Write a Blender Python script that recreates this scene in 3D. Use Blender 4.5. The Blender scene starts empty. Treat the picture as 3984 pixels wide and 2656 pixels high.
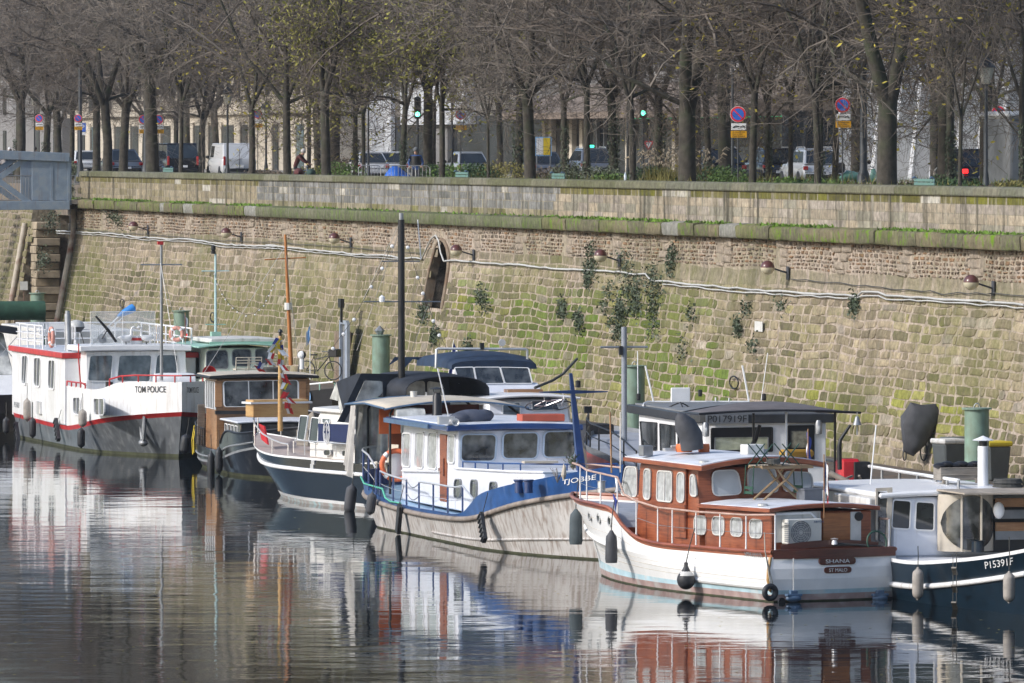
import bpy, math, random
from mathutils import Vector, Matrix, noise
R = math.radians; PI = math.pi; cos = math.cos; sin = math.sin; sqrt = math.sqrt; atan2 = math.atan2
S = bpy.context.scene
COL = S.collection
HAZE = .00008
WAVE = (.0075, .0028, .018)
# camera, sky, sun
FPX, CX, CY, YH, CAMH = 29000.0, 1992.0, 1328.0, 570.0, 11.0
PITCH = math.atan((CY - YH) / FPX)
cd = bpy.data.cameras.new('camera'); cam = bpy.data.objects.new('camera', cd); COL.objects.link(cam)
cam.location = (0, 0, CAMH); cam.rotation_euler = (PI / 2 - PITCH, 0, 0)
cd.sensor_width = 36; cd.lens = FPX / 3984 * 36; cd.clip_start = 1; cd.clip_end = 6000
S.camera = cam
SUN_AZ = Vector((-0.9, -0.40)).normalized(); SUN_EL = R(31)
w = bpy.data.worlds.new('World'); S.world = w; w.use_nodes = True
nt = w.node_tree; sky = nt.nodes.new('ShaderNodeTexSky'); sky.sky_type = 'NISHITA'; sky.sun_disc = False
sky.sun_elevation = SUN_EL; sky.sun_rotation = atan2(SUN_AZ.x, SUN_AZ.y); sky.air_density = 1.0; sky.dust_density = 1.8; sky.ozone_density = 2.0
nt.links.new(sky.outputs[0], nt.nodes['Background'].inputs[0]); nt.nodes['Background'].inputs[1].default_value = 0.15
sd = bpy.data.lights.new('sun', 'SUN'); so = bpy.data.objects.new('sun', sd); COL.objects.link(so)
sd.energy = 2.35; sd.angle = R(3); sd.color = (1, .97, .94)
sv = Vector((SUN_AZ.x * cos(SUN_EL), SUN_AZ.y * cos(SUN_EL), sin(SUN_EL)))
so.rotation_euler = sv.to_track_quat('Z', 'Y').to_euler(); so.location = (0, 0, 60)
S.view_settings.view_transform = 'Standard'; S.view_settings.look = 'None'; S.view_settings.exposure = 0.42; S.view_settings.gamma = 1
S.render.engine = 'CYCLES'; S.cycles.use_denoising = True
S.cycles.max_bounces = 6; S.cycles.diffuse_bounces = 2; S.cycles.glossy_bounces = 3; S.cycles.transparent_max_bounces = 8
S.cycles.caustics_reflective = False; S.cycles.caustics_refractive = False
# photo-pixel <-> world
CAM = Vector((0, 0, CAMH)); FW = Vector((0, cos(PITCH), -sin(PITCH))); UP = Vector((0, sin(PITCH), cos(PITCH)))
def ray(x, y): return FW + Vector((1, 0, 0)) * ((x - CX) / FPX) - UP * ((y - CY) / FPX)
def at_h(x, y, h): d = ray(x, y); return CAM + d * ((h - CAMH) / d.z)
def at_Y(x, y, Y): d = ray(x, y); return CAM + d * (Y / d.y)
def crop(x0, y0, z): return lambda x, y: (x0 + x / z, y0 + y / z)
kA = crop(0, 1150, 2.0913); kB = crop(650, 1150, 1.96); kC = crop(950, 1250, 1.96); kE = crop(1300, 1300, 1.7045)
kG = crop(2150, 1250, 1.96); kH = crop(2200, 1650, 1.68); kI = crop(3184, 1450, 1.65)
t1 = crop(0, 0, 2.24); t2 = crop(1000, 0, 1.96); t3 = crop(2000, 0, 1.96); t4 = crop(2984, 0, 1.96)
w1 = crop(0, 560, 2.0364); w2 = crop(1000, 650, 1.96); w3 = crop(2100, 650, 2.091); w4 = crop(2984, 650, 2.091)
# objects
def tag(o, label=None, cat=None, group=None, kind=None):
 if label: o['label'] = label
 if cat: o['category'] = cat
 if group: o['group'] = group
 if kind: o['kind'] = kind
 return o
def empty(name, loc, yaw=0, label=None, cat=None, group=None):
 o = bpy.data.objects.new(name, None); COL.objects.link(o); o.location = loc; o.rotation_euler = (0, 0, yaw)
 o.empty_display_size = .2
 return tag(o, label, cat, group)
def copy_thing(root, loc, yaw=0, label=None, scale=None, group=None):
 r = root.copy(); COL.objects.link(r); r.location = loc; r.rotation_euler = (0, 0, yaw)
 if scale: r.scale = (scale,) * 3 if not hasattr(scale, '__len__') else scale
 if label: r['label'] = label
 if group: r['group'] = group
 def rec(a, b):
  for ch in list(a.children):
   c = ch.copy(); COL.objects.link(c); c.parent = b; rec(ch, c)
 rec(root, r)
 return r
class MB:
 def __init__(s): s.v = []; s.f = []; s.m = []; s.c = []; s.mi = 0; s.col = None
 def _a(s, vs, fs):
  n = len(s.v); s.v += [tuple(p) for p in vs]; s.f += [tuple(i + n for i in f) for f in fs]; s.m += [s.mi] * len(fs)
  if s.col is not None: s.c += [s.col] * len(fs)
 def quad(s, *p): s._a(p, [tuple(range(len(p)))]); return s
 def box(s, c, d, rz=0, M=None):
  c = Vector(c); m = Matrix.Rotation(rz, 3, 'Z') if M is None else M
  vs = [c + m @ Vector((x * d[0] / 2, y * d[1] / 2, z * d[2] / 2)) for x in (-1, 1) for y in (-1, 1) for z in (-1, 1)]
  s._a(vs, [(0, 1, 3, 2), (4, 6, 7, 5), (0, 4, 5, 1), (2, 3, 7, 6), (0, 2, 6, 4), (1, 5, 7, 3)]); return s
 def bar(s, a, b, wd, ht, up=(0, 0, 1)):
  a = Vector(a); b = Vector(b); d = (b - a); L = d.length
  if L < 1e-6: return s
  d /= L; u = Vector(up); sd_ = d.cross(u)
  if sd_.length < 1e-4: sd_ = d.cross(Vector((1, 0, 0)))
  sd_.normalize(); u = sd_.cross(d)
  M = Matrix((d, sd_, u)).transposed(); return s.box((a + b) / 2, (L, wd, ht), M=M)
 def tube(s, pts, r, n=6, cap=True, closed=False):
  pts = [Vector(p) for p in pts]; k = len(pts)
  if k < 2: return s
  rs = r if hasattr(r, '__len__') else [r] * k
  vs = []; fs = []; prev = None
  for i, p in enumerate(pts):
   if closed: d = pts[(i + 1) % k] - pts[i - 1]
   else: d = pts[min(i + 1, k - 1)] - pts[max(i - 1, 0)]
   if d.length < 1e-9: d = Vector((0, 0, 1))
   d.normalize()
   if prev is None:
    a = d.cross(Vector((0, 0, 1)))
    if a.length < .05: a = d.cross(Vector((1, 0, 0)))
   else: a = prev - d * prev.dot(d)
   a.normalize(); prev = a; b = d.cross(a)
   for j in range(n):
    t = 2 * PI * j / n; vs.append(p + (a * cos(t) + b * sin(t)) * rs[i])
  for i in range(k if closed else k - 1):
   i2 = (i + 1) % k
   for j in range(n):
    j2 = (j + 1) % n; fs.append((i * n + j, i * n + j2, i2 * n + j2, i2 * n + j))
  if cap and not closed: fs.append(tuple(range(n))[::-1]); fs.append(tuple((k - 1) * n + j for j in range(n)))
  s._a(vs, fs); return s
 def lathe(s, prof, n=16, c=(0, 0, 0), M=None):
  c = Vector(c); vs = []; fs = []; k = len(prof)
  for r, z in prof:
   for j in range(n):
    t = 2 * PI * j / n; p = Vector((r * cos(t), r * sin(t), z))
    vs.append(c + (M @ p if M else p))
  for i in range(k - 1):
   for j in range(n):
    j2 = (j + 1) % n; fs.append((i * n + j, i * n + j2, (i + 1) * n + j2, (i + 1) * n + j))
  if prof[0][0] > 1e-4: fs.append(tuple(range(n))[::-1])
  if prof[-1][0] > 1e-4: fs.append(tuple((k - 1) * n + j for j in range(n)))
  s._a(vs, fs); return s
 def ball(s, c, r, n=12, m=8, sc=(1, 1, 1)):
  M = Matrix.Diagonal(sc)
  return s.lathe([(r * sin(PI * i / m), -r * cos(PI * i / m)) for i in range(m + 1)], n, c, M)
 def prism(s, poly, d):
  d = Vector(d); n = len(poly); vs = [Vector(p) for p in poly] + [Vector(p) + d for p in poly]
  s._a(vs, [tuple(range(n))[::-1], tuple(range(n, 2 * n))] + [(i, (i + 1) % n, n + (i + 1) % n, n + i) for i in range(n)]); return s
 def loft(s, rings, cap0=True, cap1=True, closed=True):
  n = len(rings[0]); vs = [p for r_ in rings for p in r_]; fs = []
  for i in range(len(rings) - 1):
   for j in range(n if closed else n - 1):
    j2 = (j + 1) % n; fs.append((i * n + j, i * n + j2, (i + 1) * n + j2, (i + 1) * n + j))
  if cap0: fs.append(tuple(range(n))[::-1])
  if cap1: fs.append(tuple((len(rings) - 1) * n + j for j in range(n)))
  s._a(vs, fs); return s
 def build(s, name, mats, parent=None, smooth=False, bevel=0, loc=None, bseg=1, auto=None):
  me = bpy.data.meshes.new(name); me.from_pydata([tuple(p) for p in s.v], [], s.f);
  mats = mats if isinstance(mats, (list, tuple)) else [mats]
  for m in mats: me.materials.append(m)
  if len(mats) > 1: me.polygons.foreach_set('material_index', s.m)
  if s.c:
   ca = me.color_attributes.new('Col', 'FLOAT_COLOR', 'CORNER'); buf = []
   for p, c in zip(me.polygons, s.c): buf += list(c) * p.loop_total
   ca.data.foreach_set('color', buf)
  me.validate();
  import bmesh
  if len(s.f) < 20000:
   bm = bmesh.new(); bm.from_mesh(me); bmesh.ops.recalc_face_normals(bm, faces=bm.faces); bm.to_mesh(me); bm.free()
  o = bpy.data.objects.new(name, me); COL.objects.link(o)
  if parent: o.parent = parent
  if loc is not None: o.location = loc
  if smooth:
   me.polygons.foreach_set('use_smooth', [True] * len(me.polygons))
   me.set_sharp_from_angle(angle=R(smooth if smooth > 1 else 40))
  if bevel:
   b = o.modifiers.new('bevel', 'BEVEL'); b.width = bevel; b.segments = bseg; b.limit_method = 'ANGLE'; b.angle_limit = R(35)
  return o
def rpoly(p, r, k=4):
 out = []; n = len(p); p = [Vector(q) for q in p]
 for i in range(n):
  a, b, c = p[i - 1], p[i], p[(i + 1) % n]
  da = (a - b); dc = (c - b); ra = min(r, da.length * .49); rc = min(r, dc.length * .49)
  A = b + da.normalized() * ra; C = b + dc.normalized() * rc
  for j in range(k + 1):
   t = j / k; out.append(A * (1 - t) ** 2 + b * 2 * t * (1 - t) + C * t * t)
 return out
# materials
def nodes(m):
 m.use_nodes = True; nt = m.node_tree; return nt, nt.nodes, nt.links, nt.nodes['Principled BSDF']
def mat(name, col, rough=.5, metal=0, var=.12, vscale=3, bump=0, bscale=40, streak=0, scol=(.18, .13, .09), dirt_gleam=None, coat=0, spec=.5, alpha=1, dmix=.5, sstr=(6, 6, .6)):
 m = bpy.data.materials.new(name); nt, N, L, P = nodes(m)
 P.inputs['Roughness'].default_value = rough; P.inputs['Metallic'].default_value = metal
 P.inputs['Coat Weight'].default_value = coat; P.inputs['Specular IOR Level'].default_value = spec; P.inputs['Alpha'].default_value = alpha
 tc = N.new('ShaderNodeTexCoord'); src = tc.outputs['Object']
 def nz(scale, detail=4, vec=None):
  n = N.new('ShaderNodeTexNoise'); n.inputs['Scale'].default_value = scale; n.inputs['Detail'].default_value = detail; L.new(vec or src, n.inputs['Vector']); return n.outputs['Fac']
 def ramp(f, a, b):
  r = N.new('ShaderNodeMapRange'); r.inputs[1].default_value = a; r.inputs[2].default_value = b; L.new(f, r.inputs[0]); return r.outputs[0]
 def mix(f, a, b):
  x = N.new('ShaderNodeMix'); x.data_type = 'RGBA'
  if hasattr(f, 'links'): L.new(f, x.inputs[0])
  else: x.inputs[0].default_value = f
  for i, c in ((6, a), (7, b)):
   if hasattr(c, 'links'): L.new(c, x.inputs[i])
   else: x.inputs[i].default_value = (*c, 1)
  return x.outputs[2]
 c = tuple(col)
 lo = tuple(max(0, v * (1 - var)) for v in c); hi = tuple(min(1, v * (1 + var)) for v in c)
 out = mix(ramp(nz(vscale), .3, .7), lo, hi)
 if streak:
  mp = N.new('ShaderNodeMapping'); mp.inputs['Scale'].default_value = sstr; L.new(src, mp.inputs[0])
  f = ramp(nz(1, 5, mp.outputs[0]), .72 - streak * .35, .82 - streak * .22)
  mm = N.new('ShaderNodeMath'); mm.operation = 'MULTIPLY'; mm.inputs[1].default_value = dmix; L.new(f, mm.inputs[0])
  out = mix(mm.outputs[0], out, scol)
 if dirt_gleam:  # second-colour patches: dirt on surfaces, painted reflections on window panes
  f = ramp(nz(dirt_gleam[1], 6), .5, .75); out = mix(f, out, dirt_gleam[0])
 L.new(out, P.inputs['Base Color'])
 if bump:
  b = N.new('ShaderNodeBump'); b.inputs['Strength'].default_value = bump; b.inputs['Distance'].default_value = .02
  L.new(nz(bscale, 5), b.inputs['Height']); L.new(b.outputs[0], P.inputs['Normal'])
 return m
def glow(name, col, st):
 m = bpy.data.materials.new(name); nt, N, L, P = nodes(m); P.inputs['Base Color'].default_value = (*col, 1)
 P.inputs['Emission Color'].default_value = (*col, 1); P.inputs['Emission Strength'].default_value = st; return m
def clearglass(name, tint=(.7, .75, .75), alpha=.35, rough=.08):
 m = bpy.data.materials.new(name); nt, N, L, P = nodes(m); P.inputs['Base Color'].default_value = (*tint, 1); P.inputs['Roughness'].default_value = rough
 P.inputs['Alpha'].default_value = alpha; P.inputs['Specular IOR Level'].default_value = .8; return m
def woodmat(name, a, b, rough=.4, sc=(1.2, 1.2, 14), coat=.3):
 m = bpy.data.materials.new(name); nt, N, L, P = nodes(m)
 tc = N.new('ShaderNodeTexCoord'); mp = N.new('ShaderNodeMapping'); mp.inputs['Scale'].default_value = sc; L.new(tc.outputs['Object'], mp.inputs[0])
 n = N.new('ShaderNodeTexNoise'); n.inputs['Scale'].default_value = 2; n.inputs['Detail'].default_value = 7; L.new(mp.outputs[0], n.inputs[0])
 n2 = N.new('ShaderNodeTexNoise'); n2.inputs['Scale'].default_value = 1.3; n2.inputs['Detail'].default_value = 4; L.new(tc.outputs['Object'], n2.inputs[0])
 ad = N.new('ShaderNodeMath'); ad.operation = 'ADD'; L.new(n.outputs[0], ad.inputs[0]); L.new(n2.outputs[0], ad.inputs[1])
 mr = N.new('ShaderNodeMapRange'); mr.inputs[1].default_value = .75; mr.inputs[2].default_value = 1.25; L.new(ad.outputs[0], mr.inputs[0])
 x = N.new('ShaderNodeMix'); x.data_type = 'RGBA'; L.new(mr.outputs[0], x.inputs[0]); x.inputs[6].default_value = (*a, 1); x.inputs[7].default_value = (*b, 1)
 L.new(x.outputs[2], P.inputs['Base Color']); P.inputs['Roughness'].default_value = rough; P.inputs['Coat Weight'].default_value = coat; P.inputs['Coat Roughness'].default_value = .3
 return m
M = {}
M['white'] = mat('white_paint', (.80, .80, .80), .35, streak=.55, scol=(.42, .36, .28), dmix=.42, var=.05, coat=.2, dirt_gleam=((.66, .65, .62), .8))
M['clean'] = mat('clean_white', (.82, .82, .82), .35, var=.05)
M['dull'] = mat('dull_white', (.62, .61, .58), .6, var=.12, streak=.4, scol=(.3, .26, .2))
M['cream'] = mat('cream', (.62, .55, .44), .8, var=.12, dirt_gleam=((.42, .36, .27), 2))
M['canvas'] = mat('cream_canvas', (.55, .49, .40), .85, var=.1, bump=.3, bscale=12)
M['red'] = mat('red_paint', (.50, .03, .03), .4, var=.2)
M['navy'] = mat('navy_paint', (.012, .045, .16), .3, var=.2, coat=.4)
M['blue'] = mat('blue_paint', (.02, .075, .23), .35, var=.25, streak=.3, scol=(.2, .25, .35), dmix=.4)
M['gblue'] = mat('greyed_blue_paint', (.09, .15, .24), .5, var=.2)
M['grey'] = mat('grey_hull', (.12, .13, .14), .38, var=.2, streak=.6, scol=(.30, .31, .31), dmix=.5, coat=.2)
M['black'] = mat('black_hull', (.014, .015, .018), .3, var=.3, streak=.5, scol=(.09, .09, .09), coat=.5)
M['blk'] = mat('black', (.012, .012, .014), .45, var=.3)
M['rub'] = mat('black_rubber', (.02, .022, .027), .55, var=.4, bump=.3, streak=.5, scol=(.09, .09, .085), sstr=(7, 7, 2))
M['algae'] = mat('waterline_algae', (.055, .06, .03), .7, var=.4)
M['boot'] = mat('faded_boot_stripe', (.36, .33, .31), .6, var=.2, dirt_gleam=((.35, .55, .60), 3))
M['steel'] = mat('stainless', (.66, .66, .66), .3, .4, var=.1)
M['dsteel'] = mat('dull_steel', (.32, .33, .34), .5, .6, var=.2)
M['glass'] = mat('dark_glass', (.018, .022, .024), .04, var=.5, vscale=2, spec=.9)
M['glass2'] = mat('grey_glass', (.04, .045, .048), .04, var=.9, vscale=3, spec=.9, dirt_gleam=((.20, .21, .215), 1.7), coat=.5)  # paler patches are highlights and reflections painted into the panes
M['curt'] = mat('curtained_glass', (.42, .435, .445), .12, var=.3, vscale=6, streak=.6, scol=(.18, .2, .2), sstr=(14, 14, .5), spec=.8, coat=.6)
M['curtw'] = mat('blind_glass', (.50, .55, .60), .1, var=.08, spec=.8, coat=.6)
M['mint'] = mat('mint_paint', (.30, .52, .42), .4, var=.1)
M['pile'] = mat('pile_green', (.215, .32, .25), .55, var=.12, streak=.6, scol=(.10, .13, .08), dmix=.55, dirt_gleam=((.16, .20, .14), 1.6))
M['mahog'] = woodmat('mahogany', (.18, .042, .017), (.36, .105, .042))
M['dmahog'] = woodmat('dark_mahogany', (.07, .016, .01), (.14, .035, .02))
M['teak'] = woodmat('teak', (.22, .10, .04), (.42, .23, .11))
M['pine'] = woodmat('varnished_pine', (.45, .24, .08), (.60, .38, .15), coat=.4)
M['owood'] = woodmat('orange_spar', (.35, .12, .03), (.50, .20, .05), sc=(10, 10, 1))
M['greywood'] = woodmat('weathered_wood', (.16, .14, .12), (.30, .27, .23), .8, coat=0)
M['rail'] = mat('pinkish_rail_wood', (.48, .33, .27), .5, var=.2)
M['deck'] = mat('grey_deck', (.36, .38, .42), .7, var=.12, dirt_gleam=((.28, .28, .28), 1.5))
M['ldeck'] = mat('white_deck', (.68, .70, .74), .5, var=.06, dirt_gleam=((.5, .5, .5), 2))
M['tarp'] = mat('navy_canvas', (.018, .026, .042), .75, var=.3, bump=.4, bscale=6)
M['btarp'] = mat('blue_canvas', (.013, .030, .065), .7, var=.3, bump=.4, bscale=6)
M['dgrey'] = mat('dark_grey_tarp', (.06, .062, .07), .7, var=.25, bump=.4, bscale=8)
M['mgrey'] = mat('mid_grey', (.20, .21, .22), .6, var=.15)
M['vinyl'] = mat('clear_vinyl', (.55, .55, .52), .12, var=.5, vscale=2.5, bump=.5, bscale=4, spec=.9)
M['orange'] = mat('orange_canvas', (.55, .12, .03), .8, var=.15)
M['buoy'] = mat('lifebuoy_orange', (.72, .16, .06), .5, var=.1)
M['pbuoy'] = mat('faded_buoy', (.60, .28, .22), .6, var=.15)
M['brown'] = mat('brown_lamp', (.10, .035, .03), .3, var=.15, coat=.3)
M['yglobe'] = mat('yellowed_globe', (.55, .50, .36), .3, var=.1)
M['rope'] = mat('rope', (.07, .07, .065), .9, var=.3)
M['lrope'] = mat('light_rope', (.42, .40, .35), .9, var=.2)
M['cable'] = mat('white_cable', (.50, .50, .48), .5, var=.1)
M['green'] = mat('dark_green', (.02, .07, .045), .6, var=.2)
M['ghose'] = mat('green_hose', (.10, .42, .30), .5, var=.1)
M['lblue'] = mat('light_blue_cloth', (.22, .42, .70), .6, var=.2)
M['fblue'] = mat('flag_blue', (.03, .05, .25), .7); M['fred'] = mat('flag_red', (.6, .03, .03), .7); M['fwhite'] = mat('flag_white', (.75, .75, .75), .7)
M['fyel'] = mat('flag_yellow', (.75, .55, .03), .7)
M['fender'] = mat('dirty_fender', (.33, .30, .27), .7, var=.25, dirt_gleam=((.22, .2, .17), 4))
M['tblue'] = mat('teal_hull', (.003, .013, .024), .35, var=.3, coat=.2)
M['rusty'] = mat('stained_hull', (.52, .50, .48), .5, var=.15, streak=.75, scol=(.17, .10, .06), dmix=.6, sstr=(9, 9, .22), vscale=1.2)
M['shwhite'] = mat('planked_white', (.80, .80, .79), .4, var=.04, streak=.2, scol=(.5, .36, .22), dmix=.5, sstr=(.25, .25, 12))
M['ybin'] = mat('yellow_lid', (.62, .48, .03), .5)
M['bin'] = mat('bin_grey', (.09, .1, .1), .6)
M['redpl'] = mat('red_plastic', (.55, .02, .03), .4)
M['lwood'] = mat('light_weathered', (.36, .31, .25), .8, var=.25, bump=.3)
# boat frame + helpers
class Boat:
 def __init__(s, name, loc, h, label, cat='boat'):
  s.loc = Vector((loc[0], loc[1], 0)); h = Vector(h).normalized(); s.yaw = atan2(h.y, h.x)
  s.o = empty(name, s.loc, s.yaw, label, cat); s.h = h
  s.Mx = Matrix.Translation(s.loc) @ Matrix.Rotation(s.yaw, 4, 'Z'); s.Mi = s.Mx.inverted()
 def W(s, p): return s.Mx @ Vector(p)
 def on(s, k, o, n):              # pixel k -> local point on plane (o, n)
  d = s.Mi.to_3x3() @ ray(*k); c = s.Mi @ CAM; o = Vector(o); n = Vector(n)
  return c + d * ((o - c).dot(n) / d.dot(n))
 def X(s, k, x): return s.on(k, (x, 0, 0), (1, 0, 0))
 def Y(s, k, y): return s.on(k, (0, y, 0), (0, 1, 0))
 def Z(s, k, z): return s.on(k, (0, 0, z), (0, 0, 1))
 def mb(s, m, name, mats, **k): return m.build(name, mats, s.o, **k)
def proj(p):
 d = Vector(p) - CAM; z = d.dot(FW); return (CX + FPX * d.x / z, CY - FPX * d.dot(UP) / z)
def shape(t, tb, pb, ts, s0):
 f = 1.0
 if t > tb: f *= max(0.0, 1 - ((t - tb) / (1 - tb)) ** pb)
 if t < ts: f *= s0 + (1 - s0) * sqrt(max(0, 1 - (1 - t / ts) ** 2))
 return f
class Hull:
 """levels: list of (x_stern, x_bow, halfbeam, (z0,zm,z1), tb, pb, ts, s0)"""
 def __init__(s, levels, n=36): s.lv = levels; s.n = n
 def pt(s, k, t, side=-1):
  i = int(k); fr = k - i
  def one(l):
   xs, xb, B, z, tb, pb, ts, s0 = l
   if isinstance(z, tuple): a, b, c = z; zz = a * (1 - t) * (1 - 2 * t) + b * 4 * t * (1 - t) + c * t * (2 * t - 1)
   else:
    zz = z[-1][1]
    for i_ in range(len(z) - 1):
     if t <= z[i_ + 1][0]:
      (ta, za), (tb_, zb) = z[i_], z[i_ + 1]; f = max(0, (t - ta) / (tb_ - ta)); sl = lambda p, q: (q[1] - p[1]) / (q[0] - p[0])
      s0_ = sl(z[i_], z[i_ + 1]); m0 = (s0_ + sl(z[i_ - 1], z[i_])) / 2 if i_ > 0 else s0_; m1 = (s0_ + sl(z[i_ + 1], z[i_ + 2])) / 2 if i_ + 2 < len(z) else s0_; dt = tb_ - ta
      zz = za * (2 * f ** 3 - 3 * f * f + 1) + m0 * dt * (f ** 3 - 2 * f * f + f) + zb * (3 * f * f - 2 * f ** 3) + m1 * dt * (f ** 3 - f * f); break
   return Vector((xs + (xb - xs) * t, side * B * shape(t, tb, pb, ts, s0), zz))
  p = one(s.lv[i])
  if fr > 0: p = p.lerp(one(s.lv[i + 1]), fr)
  return p
 def line(s, k, t0=0, t1=1, side=-1, n=None, off=0, dz=0):
  n = n or s.n; out = []
  for i in range(n + 1):
   t = t0 + (t1 - t0) * i / n; p = s.pt(k, t, side); p.y += side * off; p.z += dz; out.append(p)
  return out
 def ts(s):
  return [0.5 - 0.5 * cos(PI * i / s.n) for i in range(s.n + 1)]
 def skin(s, mb, mats_by_band, tmax=1):
  T = s.ts(); K = len(s.lv)
  for k in range(K - 1):
   mb.mi = mats_by_band[k]
   for side in (-1, 1):
    a = [s.pt(k, t, side) for t in T]; b = [s.pt(k + 1, t, side) for t in T]
    mb.loft([a, b], False, False, closed=False)
   mb.quad(s.pt(k, 0, -1), s.pt(k, 0, 1), s.pt(k + 1, 0, 1), s.pt(k + 1, 0, -1))
  mb.mi = mats_by_band[0]
 def deck(s, mb, k, dz=0, inset=.03, t0=0, t1=1):
  T = [t0 + (t1 - t0) * (0.5 - 0.5 * cos(PI * i / s.n)) for i in range(s.n + 1)]
  a = []; b = []
  for t in T:
   p = s.pt(k, t, -1); p.y = min(0, p.y + inset); p.z += dz; q = Vector((p.x, -p.y, p.z)); a.append(p); b.append(q)
  mb.loft([a, b], False, False, closed=False)
def window(bt, quad, o, n, frame, glass, fw=.035, r=.08, d=.03, name='window', bars=0, bmat=None):
 """quad: 4 photo pixels (tl,tr,br,bl) or local points on plane (o,n) facing the viewer"""
 n = Vector(n).normalized(); P = [bt.on(q, o, n) if len(q) == 2 else Vector(q) for q in quad]
 c = sum(P, Vector()) / 4; inner = rpoly(P, r)
 P2 = [p + (p - c).normalized() * fw * 1.35 for p in P]; outer = rpoly(P2, r + fw)
 m = MB(); k = len(inner); z = n * d; z1 = n * .004
 m.loft([[p - n * .01 for p in outer], [p + z for p in outer], [p + z for p in inner], [p - n * .01 for p in inner]], False, False)
 if bars:
  for i in range(1, bars + 1):
   t = i / (bars + 1); a = P[0].lerp(P[1], t); b = P[3].lerp(P[2], t); m.bar(a + z * .5, b + z * .5, fw * .8, d, up=n)
 f = m.build(name, frame, bt.o)
 g = MB(); g.quad(*[p + z1 * 2 for p in inner]); g.build('pane', glass, f)
 return f
def ztop(P, z): return [Vector((p[0], p[1], z)) for p in P]
def cabin(bt, foot, z0, z1, mats, name='cabin', top=None, bevel=.03, **kw):
 m = MB(); a = ztop(foot, z0) if not hasattr(z0, '__len__') else [Vector((p[0], p[1], z)) for p, z in zip(foot, z0)]
 b = top or foot; b = ztop(b, z1) if not hasattr(z1, '__len__') else [Vector((p[0], p[1], z)) for p, z in zip(b, z1)]
 m.loft([a, b]); return m.build(name, mats, bt.o, bevel=bevel, **kw)
def roofslab(bt, poly, z, th, mats, name='roof', camber=.0, bevel=.03, n=8):
 """poly: 4 corners (x0,x1,y0,y1) with cambered top across y"""
 x0, x1, y0, y1 = poly; m = MB(); rings = []
 for i in range(n + 1):
  y = y0 + (y1 - y0) * i / n; c = camber * (1 - (2 * i / n - 1) ** 2)
  z_ = z if not hasattr(z, '__len__') else None
  za = z_ if z_ is not None else z[0]; zb = z_ if z_ is not None else z[1]
  rings.append([Vector((x0, y, za + c)), Vector((x1, y, zb + c)), Vector((x1, y, zb + c + th)), Vector((x0, y, za + c + th))])
 m.loft(rings); return m.build(name, mats, bt.o, bevel=bevel)
def text(parent, s_, p0, u, v, size, m, name='lettering', stretch=1, off=.012, width=None):
 """text with lower-left at p0, u reading direction, v up"""
 c = bpy.data.curves.new(name, 'FONT'); c.body = s_; c.size = 1; c.extrude = .004 / max(size, .05); o = bpy.data.objects.new(name, c); COL.objects.link(o)
 dg = bpy.context.evaluated_depsgraph_get(); dg.update(); me = bpy.data.meshes.new_from_object(o.evaluated_get(dg)); bpy.data.objects.remove(o)
 u = Vector(u).normalized(); v = Vector(v).normalized(); n = u.cross(v).normalized()
 xs = [q.co.x for q in me.vertices]; ys = [q.co.y for q in me.vertices]; sx = size * stretch
 if width: sx = width / (max(xs) - min(xs));
 sy = size / (max(ys) - min(ys)) if ys else size
 x0 = min(xs); y0 = min(ys)
 for q in me.vertices:
  x, y, z = q.co; q.co = Vector(p0) + u * (x - x0) * sx + v * (y - y0) * sy + n * (off + z * size * .5)
 me.materials.clear(); me.materials.append(m); o = bpy.data.objects.new(name, me); COL.objects.link(o); o.parent = parent
 return o
def hull_t(bt, h, k, px, side, lo, hi):
 f = lambda t: proj(bt.W(h.pt(k, t, side)))[0] - px
 a, b = lo, hi
 for _ in range(40):
  c = (a + b) / 2
  if f(a) * f(c) <= 0: b = c
  else: a = c
 return (a + b) / 2
def hulltext(bt, h, k0, k1, ta, tb, s_, side, m, name, off=.02):
 """letters wrapped on the hull between stations ta..tb (first letter at ta) and levels k0 (foot) .. k1 (head)"""
 c = bpy.data.curves.new(name, 'FONT'); c.body = s_; c.size = 1; c.offset = .004; c.resolution_u = 4; o = bpy.data.objects.new(name, c); COL.objects.link(o)
 dg = bpy.context.evaluated_depsgraph_get(); dg.update(); me = bpy.data.meshes.new_from_object(o.evaluated_get(dg)); bpy.data.objects.remove(o)
 xs = [q.co.x for q in me.vertices]; ys = [q.co.y for q in me.vertices]; x0, x1, y0, y1 = min(xs), max(xs), min(ys), max(ys)
 for q in me.vertices:
  t = ta + (tb - ta) * (q.co.x - x0) / (x1 - x0); k = k0 + (k1 - k0) * (q.co.y - y0) / (y1 - y0); p = h.pt(k, t, side)
  d = h.pt(k, min(1, t + .004), side) - h.pt(k, t - .004, side); n = Vector((d.y, -d.x, 0)).normalized()
  if n.y * side < 0: n = -n
  q.co = p + n * off
 me.materials.clear(); me.materials.append(m); o = bpy.data.objects.new(name, me); COL.objects.link(o); o.parent = bt.o; return o
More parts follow.
